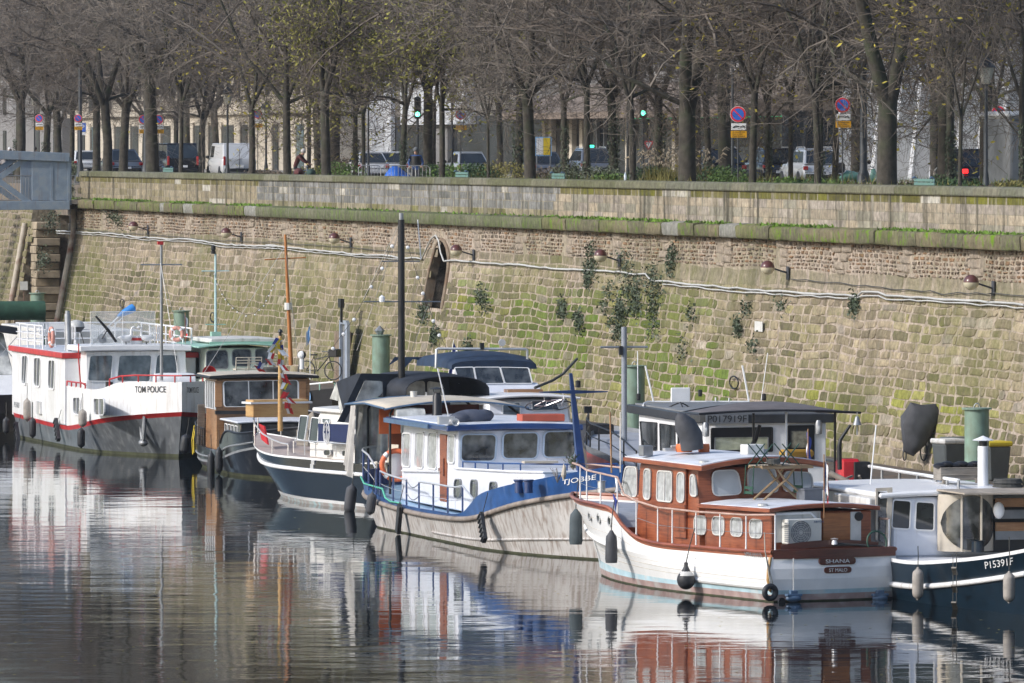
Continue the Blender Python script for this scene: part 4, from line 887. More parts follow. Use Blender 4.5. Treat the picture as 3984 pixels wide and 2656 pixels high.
yz = C.X(w2(215, 700), 2.2); m = MB(); m.tube([V(2.2, yz.y - .72, yz.z - .02), V(2.2, yz.y + .72, yz.z + .05)], .025, 6); m.build('yard', M['owood'], mo); q = C.X(w2(238, 1060), 2.2); m = MB(); m.lathe([(0, -.12), (.14, -.12), (.14, .12), (0, .12)], 10, q); m.build('mast_collar', M['steel'], mo)
for dy in (-1.2, 1.2): wire(C, pt_ - V(0, 0, .4), V(2.8, dy * 1.4, 3.2), .007, name='shroud')
def coil(p, r, label, mt, n=5):
 m = MB()
 for i in range(n): m.tube([(r * (1 - .05 * (i % 3)) * cos(a * PI / 9), r * (1 - .05 * (i % 3)) * sin(a * PI / 9), .02 + i * .035) for a in range(18)], .022, 5, closed=True)
 o = m.build('rope_coil', mt, loc=p); tag(o, label, 'rope coil')
coil(C.W((4.4, .45, 3.3)), .34, 'coil of dark rope on the wooden cabin roof by the orange mast', M['rope'])
def fold_chairs(x, y, label):
 e = empty('deck_chair', B.W((x, y, 2.6)), B.yaw + PI, label, 'chair', 'cream deck chairs in front of the mint wheelhouse')
 m = MB(); m.tube([(-.25, -.25, .3), (-.3, -.25, .75), (-.3, .25, .75), (-.25, .25, .3)], .022, 6); m.tube([(-.28, -.25, .55), (-.28, .25, .55)], .02, 5); m.tube([(-.29, -.25, .65), (-.29, .25, .65)], .02, 5); m.build('backrest', M['canvas'], e); m = MB(); m.box((0, 0, .32), (.5, .5, .04)); m.build('seat', M['canvas'], e)
 for a in (-.22, .22):
  for b_ in (-.22, .22): m = MB(); m.tube([(a, b_, .32), (a, b_, 0)], .02, 5); m.build('leg', M['canvas'], e)
for y_, lb in ((-.35, 'leftmost cream deck chair in front of the mint wheelhouse'), (.1, 'cream deck chair between two others in front of the mint wheelhouse'), (.85, 'rightmost cream deck chair in front of the mint wheelhouse')): fold_chairs(9.6, y_, lb)
hang(C, kB(150, 1050), -2.0, .72, .17, 'fat black fender at the stern quarter of the black barge', tilt=.15)
hang(C, kB(335, 1180), -1.98, .98, .125, 'long black fender left of the pair on the black barge'); hang(C, kB(395, 1150), -1.98, .92, .13, 'long black fender right of the pair on the black barge')
# D: navy and white cruiser, bow to the left
D = Boat('motor_cruiser', (-2.6, 224.8), (-.42, .907), 'navy and white cruiser with steel bow rail and anchor emblem')
g = [(0, 1.5), (.4, 1.45), (.7, 1.5), (1, 1.95)]; rr = [(0, 1.1), (.5, 1.07), (.8, 1.15), (1, 1.42)]
hD = Hull([(.3, 10.2, .9, (-1, -1, -1), .35, 1.8, .1, .8), (.05, 11.15, 1.42, (-.02, -.02, -.02), .4, 1.8, .08, .9), (.03, 11.3, 1.46, (.1, .1, .1), .4, 1.8, .08, .9), (.0, 11.45, 1.5, (.2, .2, .2), .42, 1.8, .08, .9), (-.05, 12.7, 1.64, [(t, z - .06) for t, z in rr], .5, 2.1, .08, .93), (-.05, 12.75, 1.65, [(t, z + .06) for t, z in rr], .5, 2.1, .08, .93), (-.08, 13.0, 1.64, [(t, z - .06) for t, z in g], .55, 2.3, .08, .94), (-.08, 13.02, 1.64, g, .55, 2.3, .08, .94)], 44)
m = MB(); hD.skin(m, [3, 2, 1, 0, 1, 0, 1]); M['gnavy'] = mat('glossy_navy', (.006, .008, .013), .22, var=.2, coat=.35); D.mb(m, 'hull', [M['gnavy'], M['clean'], M['boot'], M['algae']], smooth=35)
m = MB(); [m.tube(hD.line(4.5, 0, 1, s_, 44, off=.02), .065, 8) for s_ in (-1, 1)]; D.mb(m, 'rubbing_strake', M['clean'], smooth=50)
m = MB(); hD.deck(m, 7, -.03); D.mb(m, 'deck', M['deck2'] if 'deck2' in M else mat('pinkish_deck', (.48, .40, .36), .7))
M['cool'] = mat('cool_white', (.76, .74, .70), .35, var=.05, coat=.2)
cabin(D, [(0, 1.25), (6.2, 1.15), (6.6, .7), (6.6, -.9), (6.2, -1.2), (0, -1.25)], 1.42, 1.95, M['cool'], 'trunk_cabin')
cabin(D, [(0, 1.15), (6.5, 1.1), (6.5, -1.1), (0, -1.15)], 1.95, 2.84, M['cool'], 'wheelhouse', top=[(0, 1.02), (5.7, 1.0), (5.7, -1.0), (0, -1.02)])
roofslab(D, (-.2, 6.0, -1.15, 1.15), 2.84, .12, M['cool'], 'wheelhouse_roof', .05)
for q in (((432, 722), (490, 725), (462, 905), (410, 895)), ((520, 735), (575, 742), (560, 930), (498, 915))): window(D, [kC(*p) for p in q], (0, 1.15, 1.95), (0, 1, .15), M['clean'], M['glass'], .03, .07, .03)
window(D, [kC(*p) for p in ((600, 742), (655, 742), (655, 775), (600, 772))], (0, 1.15, 1.95), (0, 1, .15), M['clean'], M['glass2'], .025, .04, .02)
cabin(D, [(-.1, 1.12), (3.4, 1.05), (3.4, -1.05), (-.1, -1.12)], 2.96, 3.3, M['cool'], 'flybridge')
a = [D.Y(kC(*k), 1.62) for k in ((568, 778), (830, 786), (830, 925), (568, 912))]; m = MB(); m.prism(a, (0, .02, 0)); dod = D.mb(m, 'side_dodger', M['navyc'] if 'navyc' in M else mat('navy_dodger', (.012, .022, .08), .7, bump=.3, bscale=5))
c_ = D.Y(kC(628, 848), 1.66); m = MB(); m.tube([c_ + V(.23 * cos(t * PI / 12), 0, .36 * sin(t * PI / 12)) for t in range(24)], .018, 5, closed=True); m.tube([c_ + V(0, 0, -.24), c_ + V(0, 0, .26)], .015, 5)
m.tube([c_ + V(.13, 0, -.02), c_ + V(.10, 0, -.22), c_ + V(0, 0, -.27), c_ + V(-.10, 0, -.22), c_ + V(-.13, 0, -.02)], .018, 5); m.tube([c_ + V(.1, 0, .2), c_ + V(.14, 0, .05)], .015, 5); m.tube([c_ + V(-.1, 0, .2), c_ + V(-.14, 0, .05)], .015, 5); m.build('anchor_emblem', M['fwhite'], dod)
M['tarp2'] = mat('black_canopy', (.020, .025, .036), .75, var=.3, bump=.5, bscale=4)
def arch(x, hw, z0, z1, n=14, sag=.0, y0=0): return [V(x, y0 + hw * cos(PI * i / n) * (1 if abs(cos(PI * i / n)) > .999 else 1), z0 + (z1 - z0) * (sin(PI * i / n)) ** .45) for i in range(n + 1)]
m = MB(); rings = [arch(3.3, 1.15, 3.62, 3.68), arch(2.9, 1.3, 3.55, 3.95), arch(1.6, 1.42, 3.35, 4.2), arch(.3, 1.45, 3.3, 4.22), arch(-1.2, 1.42, 3.3, 4.15), arch(-2.3, 1.3, 3.35, 4.0)]
rings = [arch(3.3, 1.0, 3.55, 3.72), arch(2.6, 1.25, 3.5, 4.0), arch(1.5, 1.42, 3.45, 4.2), arch(.0, 1.45, 3.45, 4.22), arch(-1.6, 1.4, 3.4, 4.12)]
m.loft(rings, False, False, closed=False); can = D.mb(m, 'canopy', M['tarp2'], smooth=60); so_ = can.modifiers.new('t', 'SOLIDIFY'); so_.thickness = .02
pts = lambda ks, y: [D.Y(kC(*k), y) for k in ks]
m = MB(); m.prism(pts(((705, 460), (870, 395), (900, 400), (830, 640), (830, 775), (710, 765), (760, 690)), 1.42), (0, .015, 0)); m.build('side_flap', M['tarp2'], can)
m = MB(); m.prism(pts(((712, 465), (805, 458), (800, 560), (735, 700), (722, 640)), 1.38), (0, .01, 0)); m.build('clear_pane', M['vinyl'], can)
m = MB(); m.prism(pts(((655, 590), (705, 462), (716, 465), (715, 605)), 1.30), (0, .01, 0)); m.build('clear_pane', M['vinyl'], can)
for ks in (((918, 450), (1050, 455), (1055, 545), (1010, 580), (845, 610)),): m = MB(); m.prism(rpoly([D.X(kC(*k), -.3) for k in ks], .08), (-.02, 0, 0)); m.build('clear_pane', M['vinyl'], can)
m = MB(); m.prism([D.X(kC(*k), -.25) for k in ((890, 395), (1100, 400), (1560, 400), (1568, 640), (1500, 640), (1480, 450), (1240, 450), (1215, 640), (1060, 640), (1055, 460), (915, 450), (830, 640), (760, 770), (710, 765))], (-.02, 0, 0)); m.build('aft_curtain', M['tarp2'], can)
for ks in (((1250, 460), (1375, 452), (1380, 590), (1225, 590)), ((1395, 452), (1510, 470), (1530, 580), (1395, 590))): m = MB(); m.prism(rpoly([D.X(kC(*k), -.26) for k in ks], .1), (-.02, 0, 0)); m.build('clear_pane', M['vinyl'], can)
rt = [V(5.0, 1.55, 1.47)] + [hD.pt(7, t, 1) for t in (.44, .52, .6, .7, .8, .88, .94, .98, 1)] + [hD.pt(7, t, -1) for t in (.98, .94, .88, .8, .7, .6)]
top = [D.Y(kC(*k), hD.pt(7, t, 1).y) for k, t in (((800, 935), .2), ((640, 925), .3), ((470, 910), .42), ((385, 905), .48), ((380, 930), .485))]
m = MB(); m.tube(top, .02, 6); [m.tube([D.Y(kC(*a), 1.55), D.Y(kC(*b), 1.55)], .016, 5) for a, b in (((375, 910), (378, 1005)), ((460, 915), (462, 1020)), ((545, 920), (545, 1030)), ((700, 930), (700, 1035)))]; D.mb(m, 'side_rail', M['steel'], smooth=50)
hr = lambda t: .36 + .5 * max(0, min(1, (t - .55) / .4)); pl = [(t, 1) for t in (.52, .56, .62, .7, .8, .88, .94, .98, 1)] + [(t, -1) for t in (.98, .94, .88, .8, .7, .6, .5, .4)]
m = MB(); top = [hD.pt(7, t, s_) + V(.0, 0, hr(t) if s_ == 1 else .95) for t, s_ in pl]; m.tube(top, .026, 7)
for t, s_ in pl[::2]: p = hD.pt(7, t, s_); m.tube([p, p + V(0, 0, hr(t) if s_ == 1 else .95)], .02, 6)
D.mb(m, 'bow_rail', M['steel'], smooth=50)
m = MB(); m.prism([D.Y(kC(*k), 1.05) for k in ((110, 780), (150, 800), (180, 940), (130, 900))], (0, -.05, 0)); e = m.build('red_cover', M['redpl']); e.matrix_world = D.Mx.copy(); tag(e, 'red cover hanging inside the bow rail of the navy cruiser', 'cover')
m = MB(); m.box(V(8.9, -.1, 1.9), (.9, .7, .5)); m.box(V(9.0, -.1, 2.2), (.7, .06, .9), M=Matrix.Rotation(R(20), 3, 'Y')); e = m.build('gangplank', M['greywood'], bevel=.02); e.matrix_world = D.Mx.copy(); tag(e, 'weathered wooden gangplank folded on the foredeck of the navy cruiser', 'gangplank')
m = MB(); m.box(D.X(kC(250, 660), 10.8) - V(0, 0, .0), (.6, 1.9, .55)); q = D.X(kC(250, 617), 10.8); m2 = MB(); m2.box(q, (.75, 2.1, .06)); e = empty('deck_locker', D.loc, D.yaw, 'yellow varnished locker with pale lid behind the navy cruiser bow', 'locker'); m.build('chest', M['pine'], e, bevel=.02); m2.build('lid', M['clean'], e)
pm = D.X(kC(275, 715), 9.6); pt_ = D.X(kC(275, 110), 9.6); m = MB(); m.tube([pm - V(0, 0, .5), pt_], [.085, .06], 10); mo = D.mb(m, 'mast', M['pine'], smooth=50); m = MB(); m.lathe([(0, 0), (.05, 0), (.05, .1), (.09, .12), (.05, .2), (0, .22)], 10, pt_); m.build('finial', M['blk'], mo)
m = MB(); r_ = random.Random(3); line = [(268, 130), (235, 190), (215, 240), (185, 290), (100, 340), (60, 350)]; line2 = [(275, 140), (285, 330), (300, 400), (320, 470), (325, 540), (335, 620), (350, 700)]
buntings = []; cols = [M['fred'], M['fblue'], M['fwhite'], M['fyel'], M['fred'], M['fwhite']]
rope_pts = []
for ln in (line, line2):
 P_ = [D.X(kC(*k), 9.5) for k in ln]; rope_pts.append(P_); acc = []
 for i in range(len(P_) - 1):
  n_ = max(1, int((P_[i + 1] - P_[i]).length / .15))
  for j in range(n_): acc.append(P_[i].lerp(P_[i + 1], j / n_))
 for j, p in enumerate(acc):
  m.mi = r_.randrange(6); a = r_.uniform(-.5, .5); d = V(r_.uniform(-.1, .1), r_.uniform(-.22, .22), -.18); n_ = len(m.v); m.quad(p, p + V(0, .12, .03), p + d + V(0, .1, 0), p + d); m.mi = r_.randrange(6); m.quad(p + V(0, .02, -.02), p + V(.02, -.1, .0), p + d * 1.2 + V(.03, -.12, 0), p + d * .9)
bt_ = empty('bunting', D.loc, D.yaw, 'string of red, blue, yellow and white signal pennants on the pale wooden mast', 'bunting'); m.build('pennants', cols, bt_)['kind'] = 'stuff'
m = MB(); [m.tube(P_, .008, 4) for P_ in rope_pts]; m.build('line', M['rope'], bt_)
for k in ((525, 1075), (518, 1105)): m = MB(); m.box(D.Y(kC(*k), 1.66), (.22, .05, .14)); D.mb(m, 'fairlead', M['steel'], bevel=.01)
for k in ((637, 1000), (775, 1005)): window(D, [D.Y(kC(k[0] + a * 22, k[1] + b * 19), 1.26) for a, b in ((-1, -1), (1, -1), (1, 1), (-1, 1))], (0, 1.26, 0), (0, 1, 0), M['steel'], M['glass'], .03, .08, .03, name='porthole')
hang(D, kC(825, 1235), 1.95, .95, .17, 'long dark grey fender between the navy cruiser and the blue and white barge', M['dgrey'], tilt=.12)
bk = D.X(kC(1200, 350), -.5); pt_ = D.X(w2(1100, 400), -.5); m = MB(); m.tube([bk - V(0, 0, .4), pt_], [.105, .10], 12); mo = D.mb(m, 'mast', M['blk'], smooth=50)
for kz, ya, yb in (((1100, 1040), 815, 1400), ((1100, 732), 950, 1240)):
 a = D.X(w2(ya, kz[1] - 15), -.5); b = D.X(w2(yb, kz[1] - 15), -.5); m = MB(); m.tube([a, b], .022, 6); m.build('yard', M['dsteel'], mo)
for kk in ((1225, 400), (1250, 700)),: a = D.X(w2(*kk[0]), -.5); b = D.X(w2(*kk[1]), -.5); m = MB(); m.tube([a, b], .02, 5); m.build('aerial', M['clean'], mo)
m = MB(); m.lathe([(0, 0), (.09, 0), (.09, .15), (0, .22)], 10, D.X(w2(952, 1028), -.5)); m.build('gps_dome', M['clean'], mo)
m = MB(); m.lathe([(0, 0), (.07, 0), (.07, .2), (0, .2)], 8, pt_); m.build('masthead', M['dsteel'], mo)
for (a, b) in (((1080, 440), (810, 1010)), ((1095, 460), (760, 1400)), ((1300, 1060), (1180, 1400))): wire(D, D.X(w2(*a), -.5), D.X(w2(*b), -.5), .008, M['lrope'])
# J, K: dark boat and green awning at far left
J = Boat('motor_cruiser', (-23.6, 299.5), (.26, -.965), 'navy hulled boat with grey canvas and clear screens at the far left edge')
hJ = Hull([(0, 13, 1.2, (-1, -1, -1), .5, 2, .1, .7), (0, 14.4, 1.7, (-.02, -.02, -.02), .6, 2.2, .1, .8), (0, 14.9, 1.9, (.7, .7, .8), .62, 2.2, .1, .8), (0, 15.0, 1.95, (1.45, 1.4, 1.5), .65, 2.2, .1, .8)], 28)
m = MB(); hJ.skin(m, [0, 0, 0]); J.mb(m, 'hull', M['navy2'] if 'navy2' in M else mat('dull_navy', (.015, .02, .05), .4), smooth=35); m = MB(); hJ.deck(m, 3, 0); J.mb(m, 'deck', M['ldeck'])
cabin(J, [(1, -1.6), (12.6, -1.6), (12.6, 1.6), (1, 1.6)], 1.4, 2.15, M['clean'], 'cabin', top=[(1, -1.4), (11.6, -1.4), (11.6, 1.4), (1, 1.4)])
cabin(J, [(2, -1.4), (11.2, -1.4), (11.2, 1.4), (2, 1.4)], 2.15, 3.75, M['vinyl'], 'clear_screens', top=[(2, -1.2), (10.2, -1.2), (10.2, 1.2), (2, 1.2)])
roofslab(J, (1.5, 11.0, -1.6, 1.6), 3.7, .28, M['tarp2'], 'canvas_top', .15)
m = MB(); [m.bar(J.X(kA(*a), 11.25), J.X(kA(*b), 11.25), .03, .03) for a, b in (((0, 490), (140, 330)), ((0, 380), (120, 520)))]; J.mb(m, 'frame_bars', M['steel'])
K_ = Boat('houseboat', (-20.5, 318.5), (.235, -.972), 'boat with long dark green roller awning and pale tarpaulin sides at far left')
hK = Hull([(0, 17, 1.6, (-1, -1, -1), .7, 2, .1, .7), (0, 18, 2, (1.0, .9, 1.2), .7, 2.2, .1, .8)], 20); m = MB(); hK.skin(m, [0]); K_.mb(m, 'hull', M['blk'], smooth=35); m = MB(); hK.deck(m, 1, 0); K_.mb(m, 'deck', M['deck'])
cabin(K_, [(2, -1.7), (13, -1.7), (13, 1.9), (2, 1.9)], .9, 3.5, M['dull'], 'tarpaulin_cabin')
a = K_.X(kA(360, 120), 13.2); m = MB(); m.tube([V(13.2, -4.5, a.z - .0), V(13.2, a.y, a.z)], .40, 14); K_.mb(m, 'awning_roll', M['green2'] if 'green2' in M else mat('dark_green_canvas', (.03, .085, .05), .8, var=.25, bump=.3), smooth=50)
m = MB(); m.bar(V(13.3, a.y, a.z), V(13.3, a.y, 1.2), .06, .06); K_.mb(m, 'awning_post', M['green'])
# ================================================================== BOATS (right half)
# E: blue and white barge TJOBBE
E = Boat('barge', (-2.77, 219.1), (.25, -.968), 'long white deckhouse barge with blue bulwarks, rust stained hull and TJOBBE on the bow')
sE = [(0, 1.10), (.1, .95), (.25, .80), (.5, .76), (.7, .95), (.85, 1.5), (1, 2.0)]
low = lambda d: [(t, z - d) for t, z in sE]
hE = Hull([(2.5, 20.8, 1.4, (-1, -1, -1), .55, 2, .1, .3), (1.3, 22.0, 2.05, (-.03, -.03, -.03), .62, 2.2, .14, .25), (1.15, 22.05, 2.08, (.04, .05, .05), .62, 2.2, .14, .27), (.15, 22.5, 2.24, low(.14), .68, 2.4, .16, .34), (.1, 22.6, 2.28, sE, .68, 2.4, .16, .36)], 48)
m = MB(); hE.skin(m, [0, 1, 0, 0]); E.mb(m, 'hull', [M['rusty'], M['algae']], smooth=35)
m = MB(); [m.tube(hE.line(3.5, 0, 1, s_, 48, off=.02), .075, 8) for s_ in (-1, 1)]; E.mb(m, 'rubbing_strake', M['rub2'] if 'rub2' in M else mat('worn_strake', (.26, .22, .19), .7, var=.3, streak=.5), smooth=50)
for dz in (2.3,): m = MB(); [m.tube(hE.line(dz, .45, 1, s_, 40, off=.01), .035, 6) for s_ in (-1, 1)]; E.mb(m, 'lower_strake', M['rusty'], smooth=50)
top = [(0, 1.60), (.08, 1.42), (.14, 1.22), (.19, 1.0), (.25, .90), (.5, .86), (.64, .98), (.66, 1.12), (.71, 1.50), (.78, 1.78), (.88, 2.12), (1, 2.60)]
hE2 = Hull([(.1, 22.6, 2.27, sE, .68, 2.4, .16, .36), (.0, 22.85, 2.3, top, .68, 2.4, .16, .38)], 70)
m = MB()
for sd_ in (-1, 1):
 a = hE2.line(0, 0, 1, sd_, 90); b = hE2.line(1, 0, 1, sd_, 90); inn = lambda P_: [p + V(0 if .3 < p.x < 22.3 else (.06 if p.x < 1 else -.06), -sd_ * .06, 0) for p in P_]
 m.loft([a, b, inn(b), inn(a)], False, False, closed=False)
 if sd_ == -1: m.quad(hE2.pt(0, 0, -1), hE2.pt(0, 0, 1), hE2.pt(1, 0, 1), hE2.pt(1, 0, -1))
E.mb(m, 'bulwark', M['blue'], smooth=35)
m = MB(); hE.deck(m, 4, -.0); E.mb(m, 'side_deck', M['lbdeck'] if 'lbdeck' in M else mat('pale_blue_deck', (.32, .48, .66), .6, var=.15))
ta, tb = hull_t(E, hE2, .6, kE(1515, 1000)[0], -1, .6, .97), hull_t(E, hE2, .6, kE(1740, 1000)[0], -1, .6, .999)
hulltext(E, hE2, .40, .72, ta, tb, 'TJOBBE', -1, M['clean'], 'boat_name', .012)
M['lav'] = mat('lavender_white', (.74, .76, .82), .35, var=.05, streak=.3, scol=(.45, .4, .35), dmix=.3, coat=.2)
cabin(E, [(4.5, -1.6), (11.1, -1.6), (11.1, 1.75), (4.5, 1.75)], .85, 3.08, M['lav'], 'deckhouse', top=[(4.6, -1.55), (11.0, -1.55), (11.0, 1.7), (4.6, 1.7)])
cabin(E, [(11.1, -1.6), (17.2, -1.6), (18.4, -1.0), (18.4, 1.0), (17.2, 1.6), (11.1, 1.6)], .85, [2.0, 2.17, 2.2, 2.2, 2.17, 2.0], M['lav'], 'fore_cabin')
roofslab(E, (4.0, 11.35, -1.95, 2.0), 3.06, .16, M['navy'], 'deckhouse_roof', .05); roofslab(E, (4.1, 11.25, -1.85, 1.9), 3.2, .05, M['ldeck'], 'roof_deck', .05)
m = MB(); m.box((6.7, -1.98, 3.13), (5.3, .06, .13)); E.mb(m, 'grey_blue_fascia', M['gblue'])
for q in (((848, 668), (1072, 668), (1060, 838), (842, 838)), ((1125, 658), (1350, 655), (1340, 820), (1120, 820)), ((1398, 650), (1598, 645), (1592, 810), (1390, 812))):
 window(E, [kE(*p) for p in q], (11.1, 0, .9), (1, 0, .03), M['gblue2'] if 'gblue2' in M else mat('pale_blue_frame', (.42, .50, .60), .4), M['glass2'], .05, .14, .04)
for q in (((460, 660), (512, 660), (505, 875), (455, 870)), ((546, 655), (600, 655), (592, 885), (540, 880)), ((630, 655), (688, 655), (682, 890), (622, 885)), ((762, 672), (806, 672), (800, 850), (758, 848))):
 window(E, [kE(*p) for p in q], (0, -1.6, .85), (0, -1, .02), M['clean'], M['curt'], .04, .12, .04)
a, b = E.Y(kE(702, 660), -1.62), E.Y(kE(742, 1112), -1.62); m = MB(); m.box(((a.x + b.x) / 2, -1.60, (a.z + b.z) / 2), (abs(b.x - a.x), .06, abs(a.z - b.z))); dr = E.mb(m, 'door', M['mahog'], bevel=.01)
m = MB(); m.box(((a.x + b.x) / 2 + .2, -1.64, 2.0), (.06, .05, .5)); m.build('door_panel', M['dmahog'], dr); m = MB(); m.box(((a.x + b.x) / 2 - .3, -1.66, 1.9), (.04, .06, .12)); m.build('handle', M['steel'], dr)
for q in (((805, 965), (843, 965), (840, 1078), (800, 1078)), ((912, 968), (948, 970), (946, 1082), (910, 1078)), ((1038, 982), (1078, 982), (1075, 1080), (1035, 1078)), ((1190, 988), (1250, 990), (1248, 1045), (1186, 1045))):
 window(E, [kE(*p) for p in q], (0, -1.62, .85), (0, -1, 0), M['mgrey'], M['glass2'], .035, .16, .04, name='porthole')
text(E.o, 'L24.84', E.Y(kE(1190, 962), -1.62), (1, 0, 0), (0, 0, 1), .13, M['dull'], width=1.1, name='tonnage_mark', off=.02)
m = MB(); m.tube([E.Y(kE(*k), -1.66) for k in ((445, 905), (700, 910))], .02, 5); m.tube([V(11.0, -1.62, 2.02), V(17.2, -1.62, 2.19), V(18.4, -1.02, 2.22), V(18.4, 1, 2.22)], .035, 6); E.mb(m, 'trim_line', M['clean'])
posts_rail(E, [V(11.4, -1.5, 2.02), V(13, -1.5, 2.07), V(15, -1.5, 2.12), V(17.2, -1.3, 2.2), V(17.9, -.3, 2.2), V(17.9, 1.2, 2.2)], .2, M['blue'], M['blue'], 1.5, .025, (), 'roof_rail')
m = MB(); m.box(E.X(kE(1365, 847), 17.6), (.3, .95, .06)); E.mb(m, 'skylight_slat', M['canvas'])
def srail(ts, h, name, lab=None, k=1, close=True):
 base = [hE2.pt(1, t, -1) + V(0, .05, 0) for t in ts]; return posts_rail(E, base, h, M['steel'], M['navy'], 1.55, .028, (.5,), name)
N_ = 14
zr = lambda t: max(.0, 0)
pts_ = [hE2.pt(0, t, -1) for t in [.19 + .012 * i for i in range(12)]]
def railpx(kk, y, tt):          # top rail from photo points on the bulwark line
 return [E.Y(kE(*k), -abs(hE2.pt(1, t, -1).y) + .04) for k, t in zip(kk, tt)]
ra = [hE2.pt(1, t, -1) + V(0, .04, 0) for t in (.205, .23, .26, .29, .32, .345)]; posts_rail(E, ra, .72, M['steel'], M['navy'], 1.6, .03, (.5,), 'side_rail')
rb = [hE2.pt(1, t, -1) + V(0, .04, 0) for t in (.41, .45, .49, .53, .57, .60, .63)]; posts_rail(E, rb, .74, M['steel'], M['navy'], 1.55, .03, (.5,), 'side_rail')
m = MB(); e1 = rb[-1] + V(0, 0, .74); m.tube([e1, hE2.pt(1, .685, -1) + V(0, .03, .05)], .028, 6); E.mb(m, 'rail_brace', M['steel'])
for z in (.35, .7):
 m = MB(); a = ra[-1] + V(0, 0, z); b = rb[0] + V(0, 0, z); m.tube([a.lerp(b, i / 8) - V(0, 0, .16 * sin(PI * i / 8)) for i in range(9)], .014, 5); E.mb(m, 'slack_chain', M['dsteel'])
m = MB(); sr = [hE2.pt(1, t, -1) for t in (.19, .17, .15, .13, .105, .08, .05, .025, .005)] + [hE2.pt(1, t, 1) for t in (.005, .03, .06, .1, .15, .2)]
hs = [.73, .85, .9, .88, .82, .75, .7, .66, .64] + [.64] * 6; m.tube([p + V(0, 0, h_) for p, h_ in zip(sr, hs)], .03, 7); m.tube([p + V(0, 0, h_ * .45) for p, h_ in zip(sr, hs)], .012, 5)
ro = E.mb(m, 'stern_rail', M['steel'], smooth=50)
for p, h_ in list(zip(sr, hs))[::2]: q = MB(); q.tube([p - V(0, 0, .1), p + V(0, 0, h_)], .035, 6); q.build('post', M['navy'], ro)
n = 10; m = MB(); rings = []
for i in range(n + 1):
 y = -2.15 + 4.3 * i / n; c = .22 * (1 - (2 * i / n - 1) ** 2); rings.append([V(-.2 + .35 * abs(2 * i / n - 1) * 0, y, 3.44 + c), V(2.2, y, 3.5 + c + .05), V(4.7, y, 3.48 + c)])
m.loft(rings, False, False, closed=False); sh = E.mb(m, 'awning_sheet', M['canvas'], smooth=60); q = sh.modifiers.new('t', 'SOLIDIFY'); q.thickness = .03
m = MB(); m.tube([r_[2] + V(.02, 0, -.03) for r_ in rings], .03, 6); m.tube([r_[0] for r_ in rings], .03, 6); m.tube([rings[0][0], rings[0][1], rings[0][2]], .03, 6); m.build('awning_edge', M['gblue'], sh)
for (x, y) in ((4.4, -1.9), (.4, -1.6), (.4, 1.6), (4.4, 1.9)): m = MB(); m.tube([(x - .3, y * .9, 3.5), (x, y, 3.3), (x, y, 1.0)], .04, 8); E.mb(m, 'awning_pole', M['blk'], smooth=50)
def curtain(bt, pts, mt, name, label=None, fold=.06, nf=8, y=None):
 """hanging cloth: top line a..b, dropping to lower line c..d"""
 a, b, c, d = [V(*p) for p in pts]; m = MB(); n_ = 30; rings = []
 nrm = (b - a).cross(c - a); nrm.normalize()
 for i in range(n_ + 1):
  t = i / n_; A_, B_ = a.lerp(b, t), c.lerp(d, t); rings.append([A_.lerp(B_, j / 8) + nrm * fold * sin(t * nf * 2 * PI + j * .2) * (.3 + j / 8 * .7) for j in range(9)])
 m.loft(rings, False, False, closed=False); return bt.mb(m, name, mt, smooth=60)
cl = mat('sheer_curtain', (.50, .48, .45), .85, var=.15);
P_ = [E.X(kE(*k), .3) for k in ((180, 500), (300, 495), (130, 760), (300, 740))];
curtain(E, [V(.2, -1.9, 3.42), V(.25, -.4, 3.5), V(.2, -1.95, 1.7), V(.3, -.4, 1.85)], M['vinyl'], 'stern_curtain', nf=5)
curtain(E, [V(.3, -2.1, 3.42), V(1.0, -2.12, 3.45), V(.1, -2.2, 1.75), V(.6, -2.2, 1.3)], cl, 'side_curtain', nf=3, fold=.09)
curtain(E, [V(.3, -.4, 3.4), V(.3, 1.9, 3.4), V(.3, -.4, 1.6), V(.3, 1.9, 1.6)], cl, 'rear_curtain', nf=9, fold=.05)
a, b = E.X(kE(298, 492), 2.0), E.X(kE(440, 655), 2.0); m = MB(); m.box((2.0, (a.y + b.y) / 2, (a.z + b.z) / 2 - .02), (.03, abs(b.y - a.y), abs(a.z - b.z))); o = E.mb(m, 'orange_panel', M['orange']);
a, b = E.X(kE(360, 655), 1.9), E.X(kE(445, 760), 1.9); m = MB(); m.box((1.9, (a.y + b.y) / 2, (a.z + b.z) / 2), (.03, abs(b.y - a.y), abs(a.z - b.z))); E.mb(m, 'brown_panel', M['dorange'] if 'dorange' in M else mat('brown_orange', (.25, .06, .02), .8))
a, b = E.X(kE(450, 480), 3.9), E.X(kE(960, 520), 3.9); m = MB(); m.box((3.9, (a.y + b.y) / 2, 3.42), (.04, abs(b.y - a.y), .26)); E.mb(m, 'brown_valance', M['dorange2'] if 'dorange2' in M else mat('dark_brown_cloth', (.10, .03, .02), .8))
def on_bt(bt, m, name, mats, label, cat, group=None, **kw):
 o = m.build(name, mats, **kw); o.matrix_world = bt.Mx.copy(); return tag(o, label, cat, group)
p = E.X(kE(683, 520), 5.2); m = MB(); e = empty('chimney_stack', E.W((5.2, p.y, 3.22)), 0, 'black stove chimney with flat cowl on the blue edged roof', 'chimney'); m.lathe([(.2, 0), (.13, .12), (.13, .62), (.10, .66), (.10, .72), (0, .72)], 14); m.build('pipe', M['blk'], e, smooth=50); m = MB(); m.lathe([(0, .86), (.22, .82), (.22, .84), (0, .88)], 14); m.tube([(.08, 0, .7), (.12, 0, .83)], .01, 4); m.tube([(-.08, 0, .7), (-.12, 0, .83)], .01, 4); m.build('cowl', M['blk'], e)
